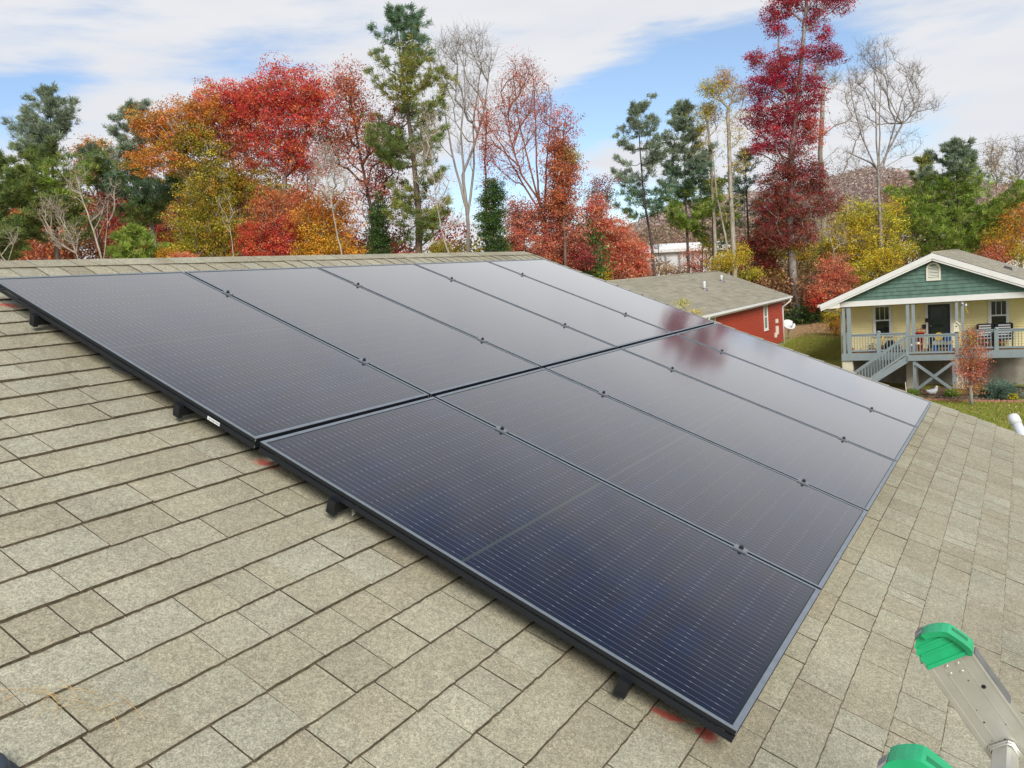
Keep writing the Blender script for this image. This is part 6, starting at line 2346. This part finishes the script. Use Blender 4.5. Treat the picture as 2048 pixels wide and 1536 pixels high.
tree('oak_tree', 'towering crimson oak on a tall clear trunk left of the yellow house', 61, [(1596, 652), (1586, 540), (1580, 440), (1584, 300), (1600, 150), (1612, 20), (1618, -60)], .34,
     [(1620, -10, 66, 30, 80, 'CRIMSON'), (1560, 10, 30, 26, 34, 'CRIMSON'), (1680, 5, 26, 18, 24, 'CRIMSON'), (1545, 40, 10, 16, 14, 'CRIMSON'), (1625, 40, 20, 16, 18, 'CRIMSON'), (1560, 62, 16, 9, 12, 'CRIMSON'), (1645, 70, 12, 24, 14, 'CRIMSON'),
      (1590, 105, 40, 14, 34, 'CRIMSON'), (1660, 112, 34, 16, 32, 'CRIMSON'), (1512, 120, 18, 14, 18, 'CRIMSON'), (1552, 145, 40, 32, 60, 'CRIMSON'), (1540, 175, 52, 30, 70, 'CRIMSON'), (1610, 180, 44, 46, 70, 'CRIMSON'),
      (1530, 235, 52, 34, 80, 'CRIMSON'), (1600, 230, 46, 36, 70, 'CRIMSON'), (1560, 280, 56, 26, 70, 'CRIMSON'), (1625, 262, 26, 34, 30, 'DEEPRED'), (1520, 300, 22, 14, 14, 'CRIMSON'),
      (1590, 330, 46, 34, 60, 'MAROON'), (1560, 365, 40, 30, 50, 'MAROON'), (1620, 360, 40, 34, 60, 'MAROON'), (1555, 410, 46, 36, 70, 'MAROON'), (1600, 420, 56, 40, 90, 'MAROON'), (1540, 460, 34, 40, 60, 'MAROON'), (1580, 475, 46, 24, 60, 'MAROON'), (1660, 400, 24, 30, 20, 'MAROON'), (1600, 500, 36, 14, 26, 'OLIVE')],
     (50, .32, .13), 'bark_grey', None, .22, twig=(2, .5, .006), rise=.15)
tree('bare_tree', 'large bare tree with upswept limbs on the sky at the right', 60, [(1764, 560), (1760, 440), (1756, 340)], .2,
     [(1755, 110, 40, 34, 60, 'BROWN'), (1740, 160, 44, 50, 60, 'BROWN'), (1800, 160, 44, 36, 50, 'BROWN'), (1840, 200, 34, 26, 34, 'BROWN'), (1825, 150, 16, 22, 16, 'BROWN'), (1705, 170, 20, 50, 24, 'BROWN'), (1790, 220, 60, 40, 50, 'BROWN'), (1720, 240, 34, 50, 30, 'BROWN'), (1800, 290, 40, 40, 30, 'BROWN'), (1710, 320, 30, 36, 20, 'BROWN'), (1870, 215, 12, 8, 8, 'BROWN')],
     (5, .25, .085), 'bark_grey', 'bare trees', .55, twig=(5, .65, .007), bf=.5, rise=.7, rtip=.008, rtop=.09, limbs=[[(1758, 345), (1752, 250), (1748, 160), (1752, 95)], [(1758, 345), (1762, 240), (1766, 140)], [(1762, 350), (1782, 280), (1800, 210), (1828, 140)], [(1754, 340), (1725, 270), (1708, 200), (1700, 150)], [(1790, 260), (1825, 225), (1868, 214)], [(1757, 330), (1720, 315), (1690, 300)]])
pine('pine_tree', 'bright green bushy pine behind the yellow house roof', 64, [(1922, 560), (1920, 470), (1915, 380), (1912, 300)], .22,
     [(292, 5, 5), (315, 30, 36), (345, 42, 48), (372, 55, 50), (390, 95, 100), (430, 118, 122), (470, 112, 108), (505, 95, 95)], [(0, 'PALEPINE'), (355, 'BRIGHTPINE')], 1.3, .6, ascend=.10, tuft=(20, .27))
pine('cedar_tree', 'brownish evergreen behind the bushy pine on the right', 70, [(1846, 520), (1846, 420), (1845, 325)], .15,
     [(322, 4, 4), (345, 18, 18), (380, 30, 30), (420, 40, 40)], [(0, 'OLIVEPINE')], 1.2, .7)
tree('poplar_tree', 'thin pale poplar with few leaves at the right edge of the sky', 68, [(1996, 500), (1994, 400), (1992, 330)], .12,
     [(1990, 310, 18, 36, 44, 'TAN'), (2010, 350, 26, 36, 34, 'YGREEN'), (1975, 350, 20, 30, 24, 'TAN')], (9, .4, .13), 'bark_pale', 'bare trees', .3, twig=(4, .8, .009), rise=1.0)
tree('bare_tree', 'bare branchy tree cut by the right border', 66, [(2044, 500), (2040, 400), (2036, 330)], .12,
     [(2038, 320, 18, 50, 50, 'TAN'), (2050, 380, 30, 40, 40, 'BROWN')], (3, .4, .1), 'bark_grey', 'bare trees', .3, twig=(5, .9, .009), rise=1.0)
for (nm, lab, D, bx, by, bl, lf, pal_g) in (
    ('yellow_tree', 'mustard yellow tree filling the gap behind the big bare tree', 61, 1735, 560, [(1720, 430, 44, 26, 90, 'YGREEN'), (1700, 470, 60, 40, 140, 'YELLOW'), (1770, 470, 40, 44, 70, 'YGREEN'), (1740, 510, 70, 30, 100, 'YELLOW'), (1790, 430, 20, 30, 26, 'YELLOW')], (30, .36, .14), None),
    ('yellow_shrub', 'yellow green shrub hugging the left slope of the yellow house roof', 59, 1780, 570, [(1765, 525, 40, 22, 70, 'YELLOW'), (1720, 545, 30, 22, 50, 'YGREEN'), (1800, 505, 30, 16, 36, 'YGREEN')], (34, .26, .12), None),
    ('maple_sapling', 'salmon orange young maple left of the yellow house eave', 57, 1662, 640, [(1662, 540, 26, 30, 60, 'SALMON'), (1655, 580, 34, 26, 80, 'SALMON'), (1690, 560, 24, 26, 40, 'PINKRUST'), (1640, 600, 22, 16, 30, 'DEEPRED')], (34, .28, .13), None),
    ('wine_shrub', 'wine red shrub left of the tall oak trunk above the red house roof', 63, 1512, 580, [(1510, 495, 34, 24, 70, 'WINE'), (1530, 530, 30, 26, 50, 'WINE'), (1490, 520, 20, 22, 30, 'PINKRUST'), (1535, 545, 20, 20, 30, 'CRIMSON')], (32, .3, .12), None),
    ('olive_shrub', 'olive and yellow shrub around the foot of the tall oak', 62.5, 1610, 640, [(1620, 520, 34, 30, 70, 'OLIVE'), (1560, 560, 34, 26, 60, 'OLIVE'), (1620, 570, 36, 34, 70, 'BROWN'), (1650, 500, 26, 30, 40, 'YGREEN')], (32, .3, .12), None),
    ('red_shrub', 'dark red shrub in shade behind the satellite dish', 63, 1640, 650, [(1640, 620, 40, 16, 60, 'WINE'), (1670, 605, 24, 20, 40, 'DEEPRED'), (1610, 625, 20, 14, 30, 'BROWN')], (32, .26, .11), None),
    ('yellow_shrub', 'sunny yellow shrub between topped poplar and red house ridge', 60, 1452, 560, [(1450, 525, 36, 20, 80, 'YELLOW'), (1480, 510, 20, 20, 40, 'YELLOW'), (1500, 545, 24, 12, 30, 'YGREEN')], (30, .24, .11), None),
    ('orange_shrub', 'orange and yellow brush behind the right slope of the yellow house roof', 60, 2010, 540, [(2010, 480, 40, 40, 90, 'GOLD'), (1985, 510, 26, 24, 50, 'SALMON'), (2040, 440, 30, 40, 60, 'ORANGE'), (2040, 510, 26, 26, 60, 'YGREEN')], (24, .34, .13), None),
    ('yellow_shrub', 'small golden bush at the corner beside the left porch posts', 51, 1672, 668, [(1672, 645, 18, 22, 50, 'GOLD'), (1664, 630, 12, 12, 20, 'YGREEN')], (30, .2, .1), None),
    ('brown_brush', 'brown leaved brush right of the thin sparse pine', 62, 1400, 560, [(1390, 520, 30, 26, 60, 'PINKRUST'), (1345, 540, 36, 12, 40, 'TAN'), (1420, 500, 20, 26, 30, 'OLIVE')], (20, .3, .11), None),
    ('yellow_shrub', 'ochre bush at the foot of the central pine right side', 46, 882, 540, [(880, 505, 26, 24, 60, 'OLIVE'), (868, 520, 16, 12, 30, 'YGREEN')], (34, .25, .11), None),
    ('red_shrub', 'vivid scarlet shrub peeking over the ridge left of the central pine trunk', 45, 812, 545, [(800, 522, 24, 8, 40, 'RED'), (820, 518, 18, 8, 30, 'SALMON')], (34, .18, .1), None),
    ('salmon_shrub', 'peach coloured shrub over the ridge below the olive maple', 45, 372, 545, [(370, 518, 22, 12, 50, 'SALMON'), (350, 524, 14, 10, 24, 'ORANGE')], (34, .18, .1), None),
    ('gold_shrub', 'gold shrub beside the grey pine trunk at the left', 46, 330, 545, [(330, 512, 14, 18, 46, 'GOLD')], (34, .18, .1), None),
):
    tree(nm, lab, D, [(bx, by), (bx, by - 30)], .06, bl, lf, 'bark_brown', 'shrubs along the wood edge' if 'shrub' in nm else None, 0.0, 'shrub' if ('shrub' in nm or 'brush' in nm) else 'tree')
# pale bare saplings at the left and a few lone trunks
for (lab, D, tr, r_, bl) in (
    ('pale forked sapling with tan twigs, left of the grey pine trunk', 44, [(208, 535), (190, 470), (165, 400), (152, 350)], .1, [(150, 360, 24, 40, 26, 'TAN'), (200, 420, 20, 40, 16, 'TAN')]),
    ('pale bare sapling forking beside the first, thin upright twigs', 45, [(206, 534), (214, 460), (216, 410)], .07, [(222, 390, 16, 40, 20, 'TAN')]),
    ('tan leaved leaning sapling near the left pine', 44, [(162, 535), (140, 470), (112, 420)], .07, [(100, 420, 30, 26, 40, 'TAN'), (130, 470, 36, 30, 40, 'TAN')]),
    ('bleached dead sapling leaning at the left border', 43, [(24, 540), (-5, 500), (-30, 460)], .06, [(10, 480, 30, 20, 14, 'TAN')]),
    ('thin bare sapling leaning right, right of the olive maple', 45, [(470, 535), (462, 470), (452, 430)], .06, [(455, 420, 18, 40, 12, 'TAN')]),
    ('pale bare sapling among yellow leaves left of the yellow house', 57, [(1672, 560), (1670, 510), (1660, 470)], .07, [(1650, 460, 20, 26, 14, 'TAN'), (1685, 470, 14, 26, 12, 'TAN')]),
):
    tree('bare_sapling', lab, D, tr, r_, bl, (5, .3, .1) if 'tan' in lab else None, 'bark_pale', 'bare trees', .3, twig=(4, .5, .006), rise=.9)
for (lab, px_, py_, D, top, r_, bk, lean) in (
    ('dark straight trunk in shade behind the orange and olive maple', 356, 535, 58, 380, .17, 'bark_dark', 4), ('grey trunk between the olive and pink maples', 498, 535, 56, 400, .13, 'bark_grey', -3),
    ('thin grey trunk right of the lower deep red maple', 622, 535, 56, 330, .11, 'bark_dark', -8), ('slim dark trunk left of the deep red maple', 430, 535, 60, 330, .12, 'bark_brown', -6),
    ('thin bare trunk beside the sparse pine in front of the white building', 1322, 560, 63, 470, .08, 'bark_brown', -8), ('grey trunk between the fuller pine and poplar', 1405, 560, 64, 430, .10, 'bark_brown', 0),
    ('slender dark pole trunk right of the topped poplar', 1492, 560, 60, 330, .07, 'bark_dark', -4)):
    tree('lone_trunk', lab, D, [(px_, py_), (px_ + lean * .5, (py_ + top) / 2), (px_ + lean, top)], r_, [(px_ + lean, top, 20, 40, 10, 'BROWN')], (6, .4, .11), bk, 'lone trunks in the wood', .7, twig=(3, .7, .008), rise=1.0)


# deep undergrowth behind the left wood: one uncounted mass of leaves
def undergrowth(name, spec, label):
    cen, tone = [], []
    for (cx, cy, rx, ry, D, n, pal) in spec:
        pts, _ = blob_pts([(cx, cy, rx, ry, n, pal)], D, 1.0)
        n = int(n * 1.9)
        pts, _ = blob_pts([(cx, cy, rx, ry, n, pal)], D, 1.0)
        k = 28
        c_ = np.repeat(pts, k, 0) + rng.normal(0, .5, (n * k, 3))
        cen.append(c_)
        p = np.array(PAL[pal])
        tone.append(p[rng.integers(0, len(p), n * k)] * np.repeat(np.exp(rng.normal(0, .3, n)), k)[:, None])
    o = leaves(name, np.concatenate(cen), .21, PAL['BROWN'], None, tone=np.concatenate(tone))
    tagit(o, label, None, None, 'stuff')


undergrowth('undergrowth', [
    (20, 480, 60, 50, 64, 70, 'WINE'), (80, 510, 60, 34, 60, 60, 'RUST'), (60, 450, 50, 40, 66, 40, 'ORANGE'), (150, 500, 50, 44, 62, 70, 'BROWN'), (230, 440, 50, 60, 68, 80, 'WINE'), (250, 500, 60, 40, 64, 90, 'RUST'),
    (300, 480, 40, 50, 66, 60, 'WINE'), (350, 440, 50, 60, 66, 80, 'RUST'), (340, 510, 40, 26, 60, 50, 'DEEPRED'), (430, 440, 60, 60, 66, 80, 'BROWN'), (480, 500, 50, 36, 60, 60, 'RUST'), (480, 420, 40, 60, 66, 50, 'OLIVE'),
    (560, 440, 60, 50, 62, 40, 'DEEPRED'), (620, 500, 40, 30, 60, 40, 'WINE'), (720, 505, 40, 24, 58, 40, 'WINE'), (780, 500, 34, 30, 58, 40, 'BROWN'), (940, 510, 60, 20, 58, 34, 'OLIVE'), (900, 480, 40, 36, 64, 14, 'CRIMSON'),
    (190, 430, 60, 50, 70, 60, 'OLIVE'), (600, 420, 40, 60, 66, 50, 'RUST'), (390, 400, 60, 60, 66, 70, 'OLIVE'), (470, 440, 60, 60, 64, 70, 'OLIVE'), (640, 460, 40, 50, 64, 40, 'OLIVE'), (20, 430, 40, 40, 68, 40, 'PINE'), (260, 440, 60, 60, 70, 60, 'RUST'), (300, 500, 60, 40, 70, 70, 'BROWN'), (520, 470, 50, 50, 64, 50, 'RUST'), (120, 460, 60, 40, 70, 50, 'IVY'), (400, 500, 50, 36, 64, 50, 'OLIVE'), (1160, 530, 50, 20, 52, 50, 'IVY'), (1170, 490, 30, 40, 54, 40, 'IVY')],
    'dark mass of red and brown undergrowth deep in the left wood')
undergrowth('brushwood', [
    (1250, 590, 120, 16, 66, 60, 'BROWN'), (1440, 550, 60, 14, 68, 24, 'TAN'), (1455, 510, 26, 26, 70, 16, 'OLIVE'), (1310, 540, 26, 14, 68, 12, 'TAN'), (60, 380, 50, 60, 72, 50, 'PINE'), (150, 430, 60, 50, 70, 50, 'PINE'), (280, 420, 60, 60, 72, 60, 'PINE'), (1560, 590, 60, 34, 62, 80, 'BROWN'), (1650, 600, 50, 40, 62, 90, 'BROWN'), (1700, 560, 60, 36, 64, 80, 'OLIVE'), (1620, 640, 60, 14, 60, 40, 'IVY'), (1760, 520, 70, 40, 66, 80, 'BROWN'),
    (1830, 470, 60, 60, 70, 90, 'BROWN'), (1900, 500, 60, 30, 70, 60, 'OLIVE'), (2020, 450, 50, 70, 74, 120, 'TAN'), (1960, 470, 40, 50, 74, 60, 'BROWN'), (1540, 500, 40, 40, 66, 40, 'OLIVE'), (1800, 400, 40, 40, 80, 40, 'BROWN'), (1690, 650, 40, 16, 62, 30, 'IVY')],
    'brown and olive brushwood behind the two neighbour houses')

# ------------------------------------------------------------------ garden plants near the yellow house
tree('maple_sapling', 'thin young maple with orange to crimson leaves in front of the porch', 31.2, [(1942, 815), (1942, 760), (1940, 700), (1938, 655)], .035,
     [(1938, 678, 13, 20, 40, 'ORANGE'), (1935, 715, 24, 24, 60, 'ORANGE'), (1955, 715, 22, 26, 46, 'SALMON'), (1940, 750, 28, 22, 70, 'SALMON'), (1960, 745, 16, 24, 40, 'CRIMSON'), (1938, 775, 22, 10, 36, 'ORANGE'), (1952, 700, 30, 40, 30, 'DEEPRED'), (1925, 735, 14, 30, 26, 'RED')],
     (11, .13, .075), 'bark_grey', None, .05, twig=(2, .2, .004), rtip=.005)
gp = AT(1943, 812, 31.2)
t = thing('trunk_guard', 'pale grey green plastic guard round the stem of the young maple', 'tree guard', (gp[0], gp[1], g0(gp[0], gp[1])))
b = MB()
zg = g0(gp[0], gp[1])
b.tube([(gp[0], gp[1], zg), (gp[0] - .01, gp[1] + .01, zg + .42), (gp[0] - .02, gp[1] + .015, zg + .78)], .062, 12)
M['guard'] = mat('guard_plastic', (0.30, 0.33, 0.29), 0.7, var=.1, scale=8)
b.build('guard', M['guard'], t)


def shrub(name, label, X, Y, specs, n, sz, pal, spread=.1):
    z = g0(X, Y)
    t = thing(name, label, 'shrub', (X, Y, z))
    b_ = MB()
    for k in range(7):
        a = rnd.uniform(0, 6.28)
        b_.tube([(X, Y, z - .02), (X + math.cos(a) * specs * .3, Y + math.sin(a) * specs * .3, z + specs * .35), (X + math.cos(a) * specs * .6, Y + math.sin(a) * specs * .6, z + specs * .6)], [.012, .008, .004], 5)
    b_.build('stem', M['bark_brown'], t)
    u = rng.normal(0, 1, (n, 3))
    u /= np.linalg.norm(u, axis=1)[:, None]
    u *= rng.uniform(.3, 1, (n, 1)) ** .5
    c_ = np.array([X, Y, z + specs * .45]) + u * np.array([specs, specs, specs * .55])
    leaves('crown', c_, sz, PAL[pal], t)


q1, q2 = onX(1825, 786, LX - .5), onX(1906, 787, LX - .5)
shrub('green_shrub', 'small round green shrub left of the duck by the landing leg', LX - .55, float(q1[1]), .30, 1500, .055, 'BRIGHTPINE')
shrub('green_shrub', 'small round green shrub right of the duck under the landing', LX - .55, float(q2[1]), .34, 1700, .055, 'BRIGHTPINE')
q3 = onX(2024, 786, LX - .9)
shrub('yellow_plant', 'yellow green leafy plant in the mulch right of the juniper', LX - .9, float(q3[1]), .26, 500, .07, 'YGREEN')
# juniper: arching blue grey sprays
jp = onX(1998, 775, LX - .6)
jz = g0(jp[0], jp[1])
t = thing('juniper_bush', 'blue grey spreading juniper with feathery tips right of the young maple', 'shrub', (jp[0], jp[1], jz))
b = MB()
cen, dr = [], []
for k in range(70):
    a = rnd.uniform(0, 6.28)
    ln = rnd.uniform(.5, 1.15)
    el_ = rnd.uniform(.25, 1.05)
    d = np.array([math.cos(a) * math.cos(el_) * .8, math.sin(a) * math.cos(el_), math.sin(el_)])
    pts = [np.array([jp[0], jp[1], jz]) + d * ln * u + np.array([0, 0, -.10 * u * u]) for u in (0, .35, .7, 1)]
    if k < 24:
        b.tube(pts, [.014, .010, .007, .003], 4)
    for u in np.linspace(.25, 1.03, 26):
        w = .10 * (1.15 - u) + .015
        cen.append(np.array([jp[0], jp[1], jz]) + d * ln * u + np.array([0, 0, -.10 * u * u]) + rng.normal(0, w, 3))
        dr.append(d + rng.normal(0, .35, 3))
b.build('stem', M['bark_brown'], t)
cen, dr = np.array(cen), np.array(dr)
k = 5
C_ = np.repeat(cen, k, 0) + rng.normal(0, .02, (len(cen) * k, 3))
Dd = np.repeat(dr, k, 0) + rng.normal(0, .3, (len(cen) * k, 3))
Dd /= np.linalg.norm(Dd, axis=1)[:, None]
W = np.cross(Dd, rng.normal(0, 1, Dd.shape))
W /= np.linalg.norm(W, axis=1)[:, None]
L2 = rng.uniform(.05, .12, (len(C_), 1))
Vn = np.stack([C_ - W * .010, C_ + W * .010, C_ + Dd * L2 + W * .005, C_ + Dd * L2 - W * .005], 1).reshape(-1, 3)
pj = np.array([(.15, .25, .19), (.20, .30, .23), (.10, .18, .12), (.25, .34, .27)])
np_mesh('crown', Vn, np.arange(len(Vn)).reshape(-1, 4), M['needles'], t, tone=np.repeat(pj[rng.integers(0, 4, len(C_))], 4, 0))
# a spray of yellow green leaves rising behind our roof edge
tree('yellow_sapling', 'wispy yellow green sapling top showing over our roof edge before the red house', 24, [(1372, 700), (1370, 640), (1366, 612)], .03,
     [(1366, 605, 14, 9, 16, 'YGREEN'), (1390, 626, 12, 6, 12, 'YELLOW')], (8, .1, .06), 'bark_brown', None, .4, rtip=.004)


# grass and fallen leaves on the lawns one can see
def scatter_ground(name, areas, size, pal, label, up=0.0, grass=False):
    cen = []
    for (x0, x1, y0, y1, n) in areas:
        x, y = rng.uniform(x0, x1, n), rng.uniform(y0, y1, n)
        cen.append(np.stack([x, y, gz(x, y) + up], 1))
    cen = np.concatenate(cen)
    if not grass:
        o = leaves(name, cen, size, PAL[pal], None, squash=3.5)
    else:
        n = len(cen)
        a = rng.uniform(0, 6.283, n)
        w = np.stack([np.cos(a), np.sin(a), 0 * a], 1) * .012
        tip = np.stack([rng.normal(0, .03, n), rng.normal(0, .03, n), rng.uniform(.5, 1.2, n) * size], 1)
        V = np.stack([cen - w, cen + w, cen + tip], 1).reshape(-1, 3)
        p = np.array(pal)
        tone = p[rng.integers(0, len(p), n)]
        o = np_mesh(name, V, np.arange(3 * n).reshape(-1, 3), M['needles'], None, tone=np.repeat(tone, 3, 0))
    tagit(o, label, None, None, 'stuff')


scatter_ground('fallen_leaves', [(26, 36.2, -4, 5, 1500), (53, 64, 6, 13, 7000), (44, 52, 7.5, 12, 500), (36.3, 39, -1, 4, 400)], .10, 'TAN', 'dry tan leaves scattered on the lawn and litter', .03)
scatter_ground('grass', [(27, 36.1, -4, 4.5, 60000), (12, 27, -14, 11, 90000), (27, 36.1, -14, -4, 50000), (27, 37, 4.5, 11, 40000), (44, 56, 7.4, 12.5, 36000)], .075, [(.20, .30, .035), (.31, .37, .05), (.44, .41, .09), (.16, .25, .03), (.48, .42, .13)], 'short green and straw coloured lawn grass', 0, True)

# ------------------------------------------------------------------ hills, white building, van, wires


def make_hill(name, D, prof, depth, seed, tones, jag, woods=0):
    """wooded ridge: skyline from the photo at distance D, falling away to both sides, roughened by tree-sized bumps"""
    r2 = np.random.default_rng(seed)
    xs = np.linspace(prof[0][0], prof[-1][0], 520)
    ysk = np.interp(xs, [p[0] for p in prof], [p[1] for p in prof])
    top = np.array([AT(x, y, D) for x, y in zip(xs, ysk)])
    f = np.array([MC[2][0], MC[2][1], 0])
    f /= np.linalg.norm(f)
    rows = []
    m = 90
    for j in range(m):
        u = (j / (m - 1)) * 2 - 1                          # -1 near foot .. 1 far foot
        h = (1 - abs(u) ** 1.35)
        P_ = top.copy()
        P_[:, :2] += f[:2] * u * depth
        P_[:, 2] = -4 + (top[:, 2] + 4) * h
        amp = jag * .8
        P_[:, 2] += r2.uniform(-1, 1, len(xs)) * amp + np.convolve(r2.normal(0, 1, len(xs) + 30), np.ones(31) / 31, 'valid') * amp * 3
        P_[:, :2] += r2.normal(0, jag * .4, (len(xs), 2))
        rows.append(P_)
    V = np.concatenate(rows)
    n = len(xs)
    i = np.arange(m * n).reshape(m, n)
    F = np.stack([i[:-1, :-1], i[:-1, 1:], i[1:, 1:], i[1:, :-1]], -1).reshape(-1, 4)
    p = np.array(tones)
    k = r2.integers(0, len(p), len(V))
    tone = p[k] * .45 + p.mean(0) * .55
    tone = tone * r2.uniform(.88, 1.12, (len(V), 1))
    mm = leaf_mat(name + '_wooded_slope', 0.0, .9)
    o = np_mesh(name, V, F, mm, None, tone=tone)
    o['kind'] = 'structure'
    if woods:                                              # the leafless autumn wood that covers the slope facing us
        G = np.stack(rows)[:m // 2 + 6]
        a_, b_ = r2.integers(0, len(G) - 1, woods), r2.integers(0, n - 1, woods)
        f1, f2 = r2.uniform(0, 1, (woods, 1)), r2.uniform(0, 1, (woods, 1))
        c_ = (G[a_, b_] * (1 - f1) + G[a_ + 1, b_] * f1) * (1 - f2) + G[a_, b_ + 1] * f2
        k_ = 9
        c_ = np.repeat(c_, k_, 0) + r2.normal(0, 1, (woods * k_, 3)) * np.array([1.7, 1.7, 1.7]) * D / 600 + [0, 0, 2.6 * D / 600]
        tn_ = np.repeat(p[r2.integers(0, len(p), woods)] * np.exp(r2.normal(0, .12, (woods, 1))), k_, 0)
        w_ = leaves('hillside_woods', c_, 1.9 * D / 600, PAL['TAN'], None, tone=tn_)
        tagit(w_, 'mauve brown autumn wood covering the hill slope', None, None, 'stuff')


HAZE_TONES = [(.47, .35, .31), (.42, .33, .31), (.50, .38, .31), (.40, .34, .31), (.51, .40, .30), (.46, .32, .29), (.39, .35, .29)]  # distance haze is put into these paler hill tones
make_hill('hills', 620, [(1080, 520), (1200, 492), (1290, 452), (1330, 436), (1400, 415), (1470, 402), (1540, 398), (1610, 384), (1650, 370), (1690, 359), (1722, 351), (1755, 358), (1790, 372), (1830, 376), (1880, 392), (1960, 385), (2048, 392), (2200, 400), (2500, 430)], 260, 3, HAZE_TONES, .5, 34000)
make_hill('hill', 300, [(1150, 540), (1220, 505), (1290, 470), (1340, 462), (1420, 455), (1500, 448), (1600, 452), (1750, 440), (1850, 430), (1950, 425), (2048, 430), (2300, 460)], 90, 5,
          [(.38, .24, .19), (.34, .27, .18), (.40, .28, .19), (.30, .26, .18), (.40, .23, .19), (.36, .29, .19)], 0.6, 16000)
make_hill('far_hills', 900, [(-900, 700), (-300, 610), (0, 595), (300, 575), (600, 560), (900, 540), (1080, 520), (1250, 500)], 300, 8, [(.20, .17, .17), (.24, .18, .16), (.17, .17, .16)], 3)

# white industrial building beyond the pines
wb = AT(1300, 560, 92)
t = thing('white_building', 'long white metal building beyond the thin pines', 'building', (wb[0] + 10, wb[1], 1.0))


def slab(parent, name, m, x0, y0, x1, y1, D0, D1, zb_, th=10):
    """a box whose near face runs between two photo points at two depths"""
    A, B = AT(x0, y0, D0), AT(x1, y1, D1)
    d = (B - A)[:2]
    d /= np.linalg.norm(d)
    nrm_ = np.array([-d[1], d[0]])
    if nrm_ @ A[:2] < 0:
        nrm_ = -nrm_
    b_ = MB()
    p = [(A[0], A[1]), (B[0], B[1]), (B[0] + nrm_[0] * th, B[1] + nrm_[1] * th), (A[0] + nrm_[0] * th, A[1] + nrm_[1] * th)]
    b_.hexa([(x, y, zb_) for x, y in p] + [(p[0][0], p[0][1], A[2]), (p[1][0], p[1][1], B[2]), (p[2][0], p[2][1], B[2]), (p[3][0], p[3][1], A[2])])
    return b_.build(name, M[m], parent)


slab(t, 'wall', 'white_metal', 1283, 506, 1480, 496, 88, 95, -1)
w2 = slab(t, 'upper_wall', 'white_metal', 1318, 488, 1466, 481, 93, 97, 4, 9)
b = MB()
A, B = AT(1281, 504, 87.6), AT(1482, 494, 94.6)
b.beam(A, B, .5, .35)
b.build('eave', M['white'], t)
for fx in np.linspace(.1, .9, 7):
    b = MB()
    P_ = A + (B - A) * fx
    b.box((P_[0] - .06, P_[1] - .06, 0), (P_[0] + .06, P_[1] + .06, P_[2] - .18))
    b.build('wall_rib', M['metal_grey'], t)
t = thing('grey_building', 'low pale building with metal roof half hidden behind the bushy pine', 'building', AT(1850, 500, 100) * [1, 1, 0])
slab(t, 'wall', 'white_metal', 1800, 478, 2120, 470, 100, 112, -1)
rf = slab(t, 'roof', 'grey_metal_roof', 1815, 462, 2130, 455, 103, 115, 5.2, 9)
# blue van glimpsed through the shrubs
va = AT(1512, 545, 66)
vz = g0(va[0], va[1])
t = thing('blue_van', 'blue van with pale roof parked behind the shrubs beyond the red house', 'van', (va[0], va[1], vz))
rt = MC[0][:2] / np.linalg.norm(MC[0][:2])
fw = np.array([-rt[1], rt[0]])


def vp(a, d, z):
    return (va[0] + rt[0] * a + fw[0] * d, va[1] + rt[1] * a + fw[1] * d, vz + z)


hV = AT(1512, 531, 66)[2] - vz
b = MB()
prof = [(-1.6, .35), (1.7, .35), (1.7, 1.0), (1.45, 1.05), (1.0, hV), (-1.5, hV), (-1.6, 1.0)]
b.prism([vp(a, 0, z) for a, z in prof], np.array([fw[0] * 1.7, fw[1] * 1.7, 0]))
b.build('body', M['van_blue'], t)
b = MB()
b.prism([vp(a, -.02, z) for a, z in [(-1.5, hV + .005), (1.0, hV + .005), (.95, hV + .12), (-1.45, hV + .12)]], np.array([fw[0] * 1.72, fw[1] * 1.72, 0]))
b.build('roof', M['pvc'], t)
for (a0, a1) in ((-1.4, -.5), (-.4, .35)):
    b = MB()
    b.prism([vp(a, -.012, z) for a, z in [(a0, 1.2), (a1, 1.2), (a1, hV - .15), (a0, hV - .15)]], np.array([fw[0] * .01, fw[1] * .01, 0]))
    b.build('window', M['glass_dark'], t)
for a in (-1.0, 1.05):
    for d in (-.01, 1.5):
        w = MB()
        w.tube([vp(a, d, .33), vp(a, d + .2, .33)], .33, 16)
        w.build('wheel', M['tyre'], t)
# four overhead wires crossing the sky on the right
for (p, q, lab) in (((1600, 328), (2300, 222), 'highest of the four overhead wires at the right'), ((1600, 350), (2300, 246), 'second overhead wire from the top at the right'),
                    ((1600, 374), (2300, 266), 'third overhead wire from the top at the right'), ((1600, 384), (2300, 284), 'lowest overhead wire at the right above the bushy pine')):
    A, B = AT(*p, 190), AT(*q, 66)
    t = thing('power_line', lab, 'wire', A * [1, 1, 0] + [0, 0, A[2]], 'overhead wires at the right')
    b = MB()
    pts = [A + (B - A) * u + np.array([0, 0, -1.2 * math.sin(u * math.pi)]) for u in np.linspace(0, 1, 22)]
    b.tube(pts, .016, 5)
    b.build('wire', M['wire'], t)
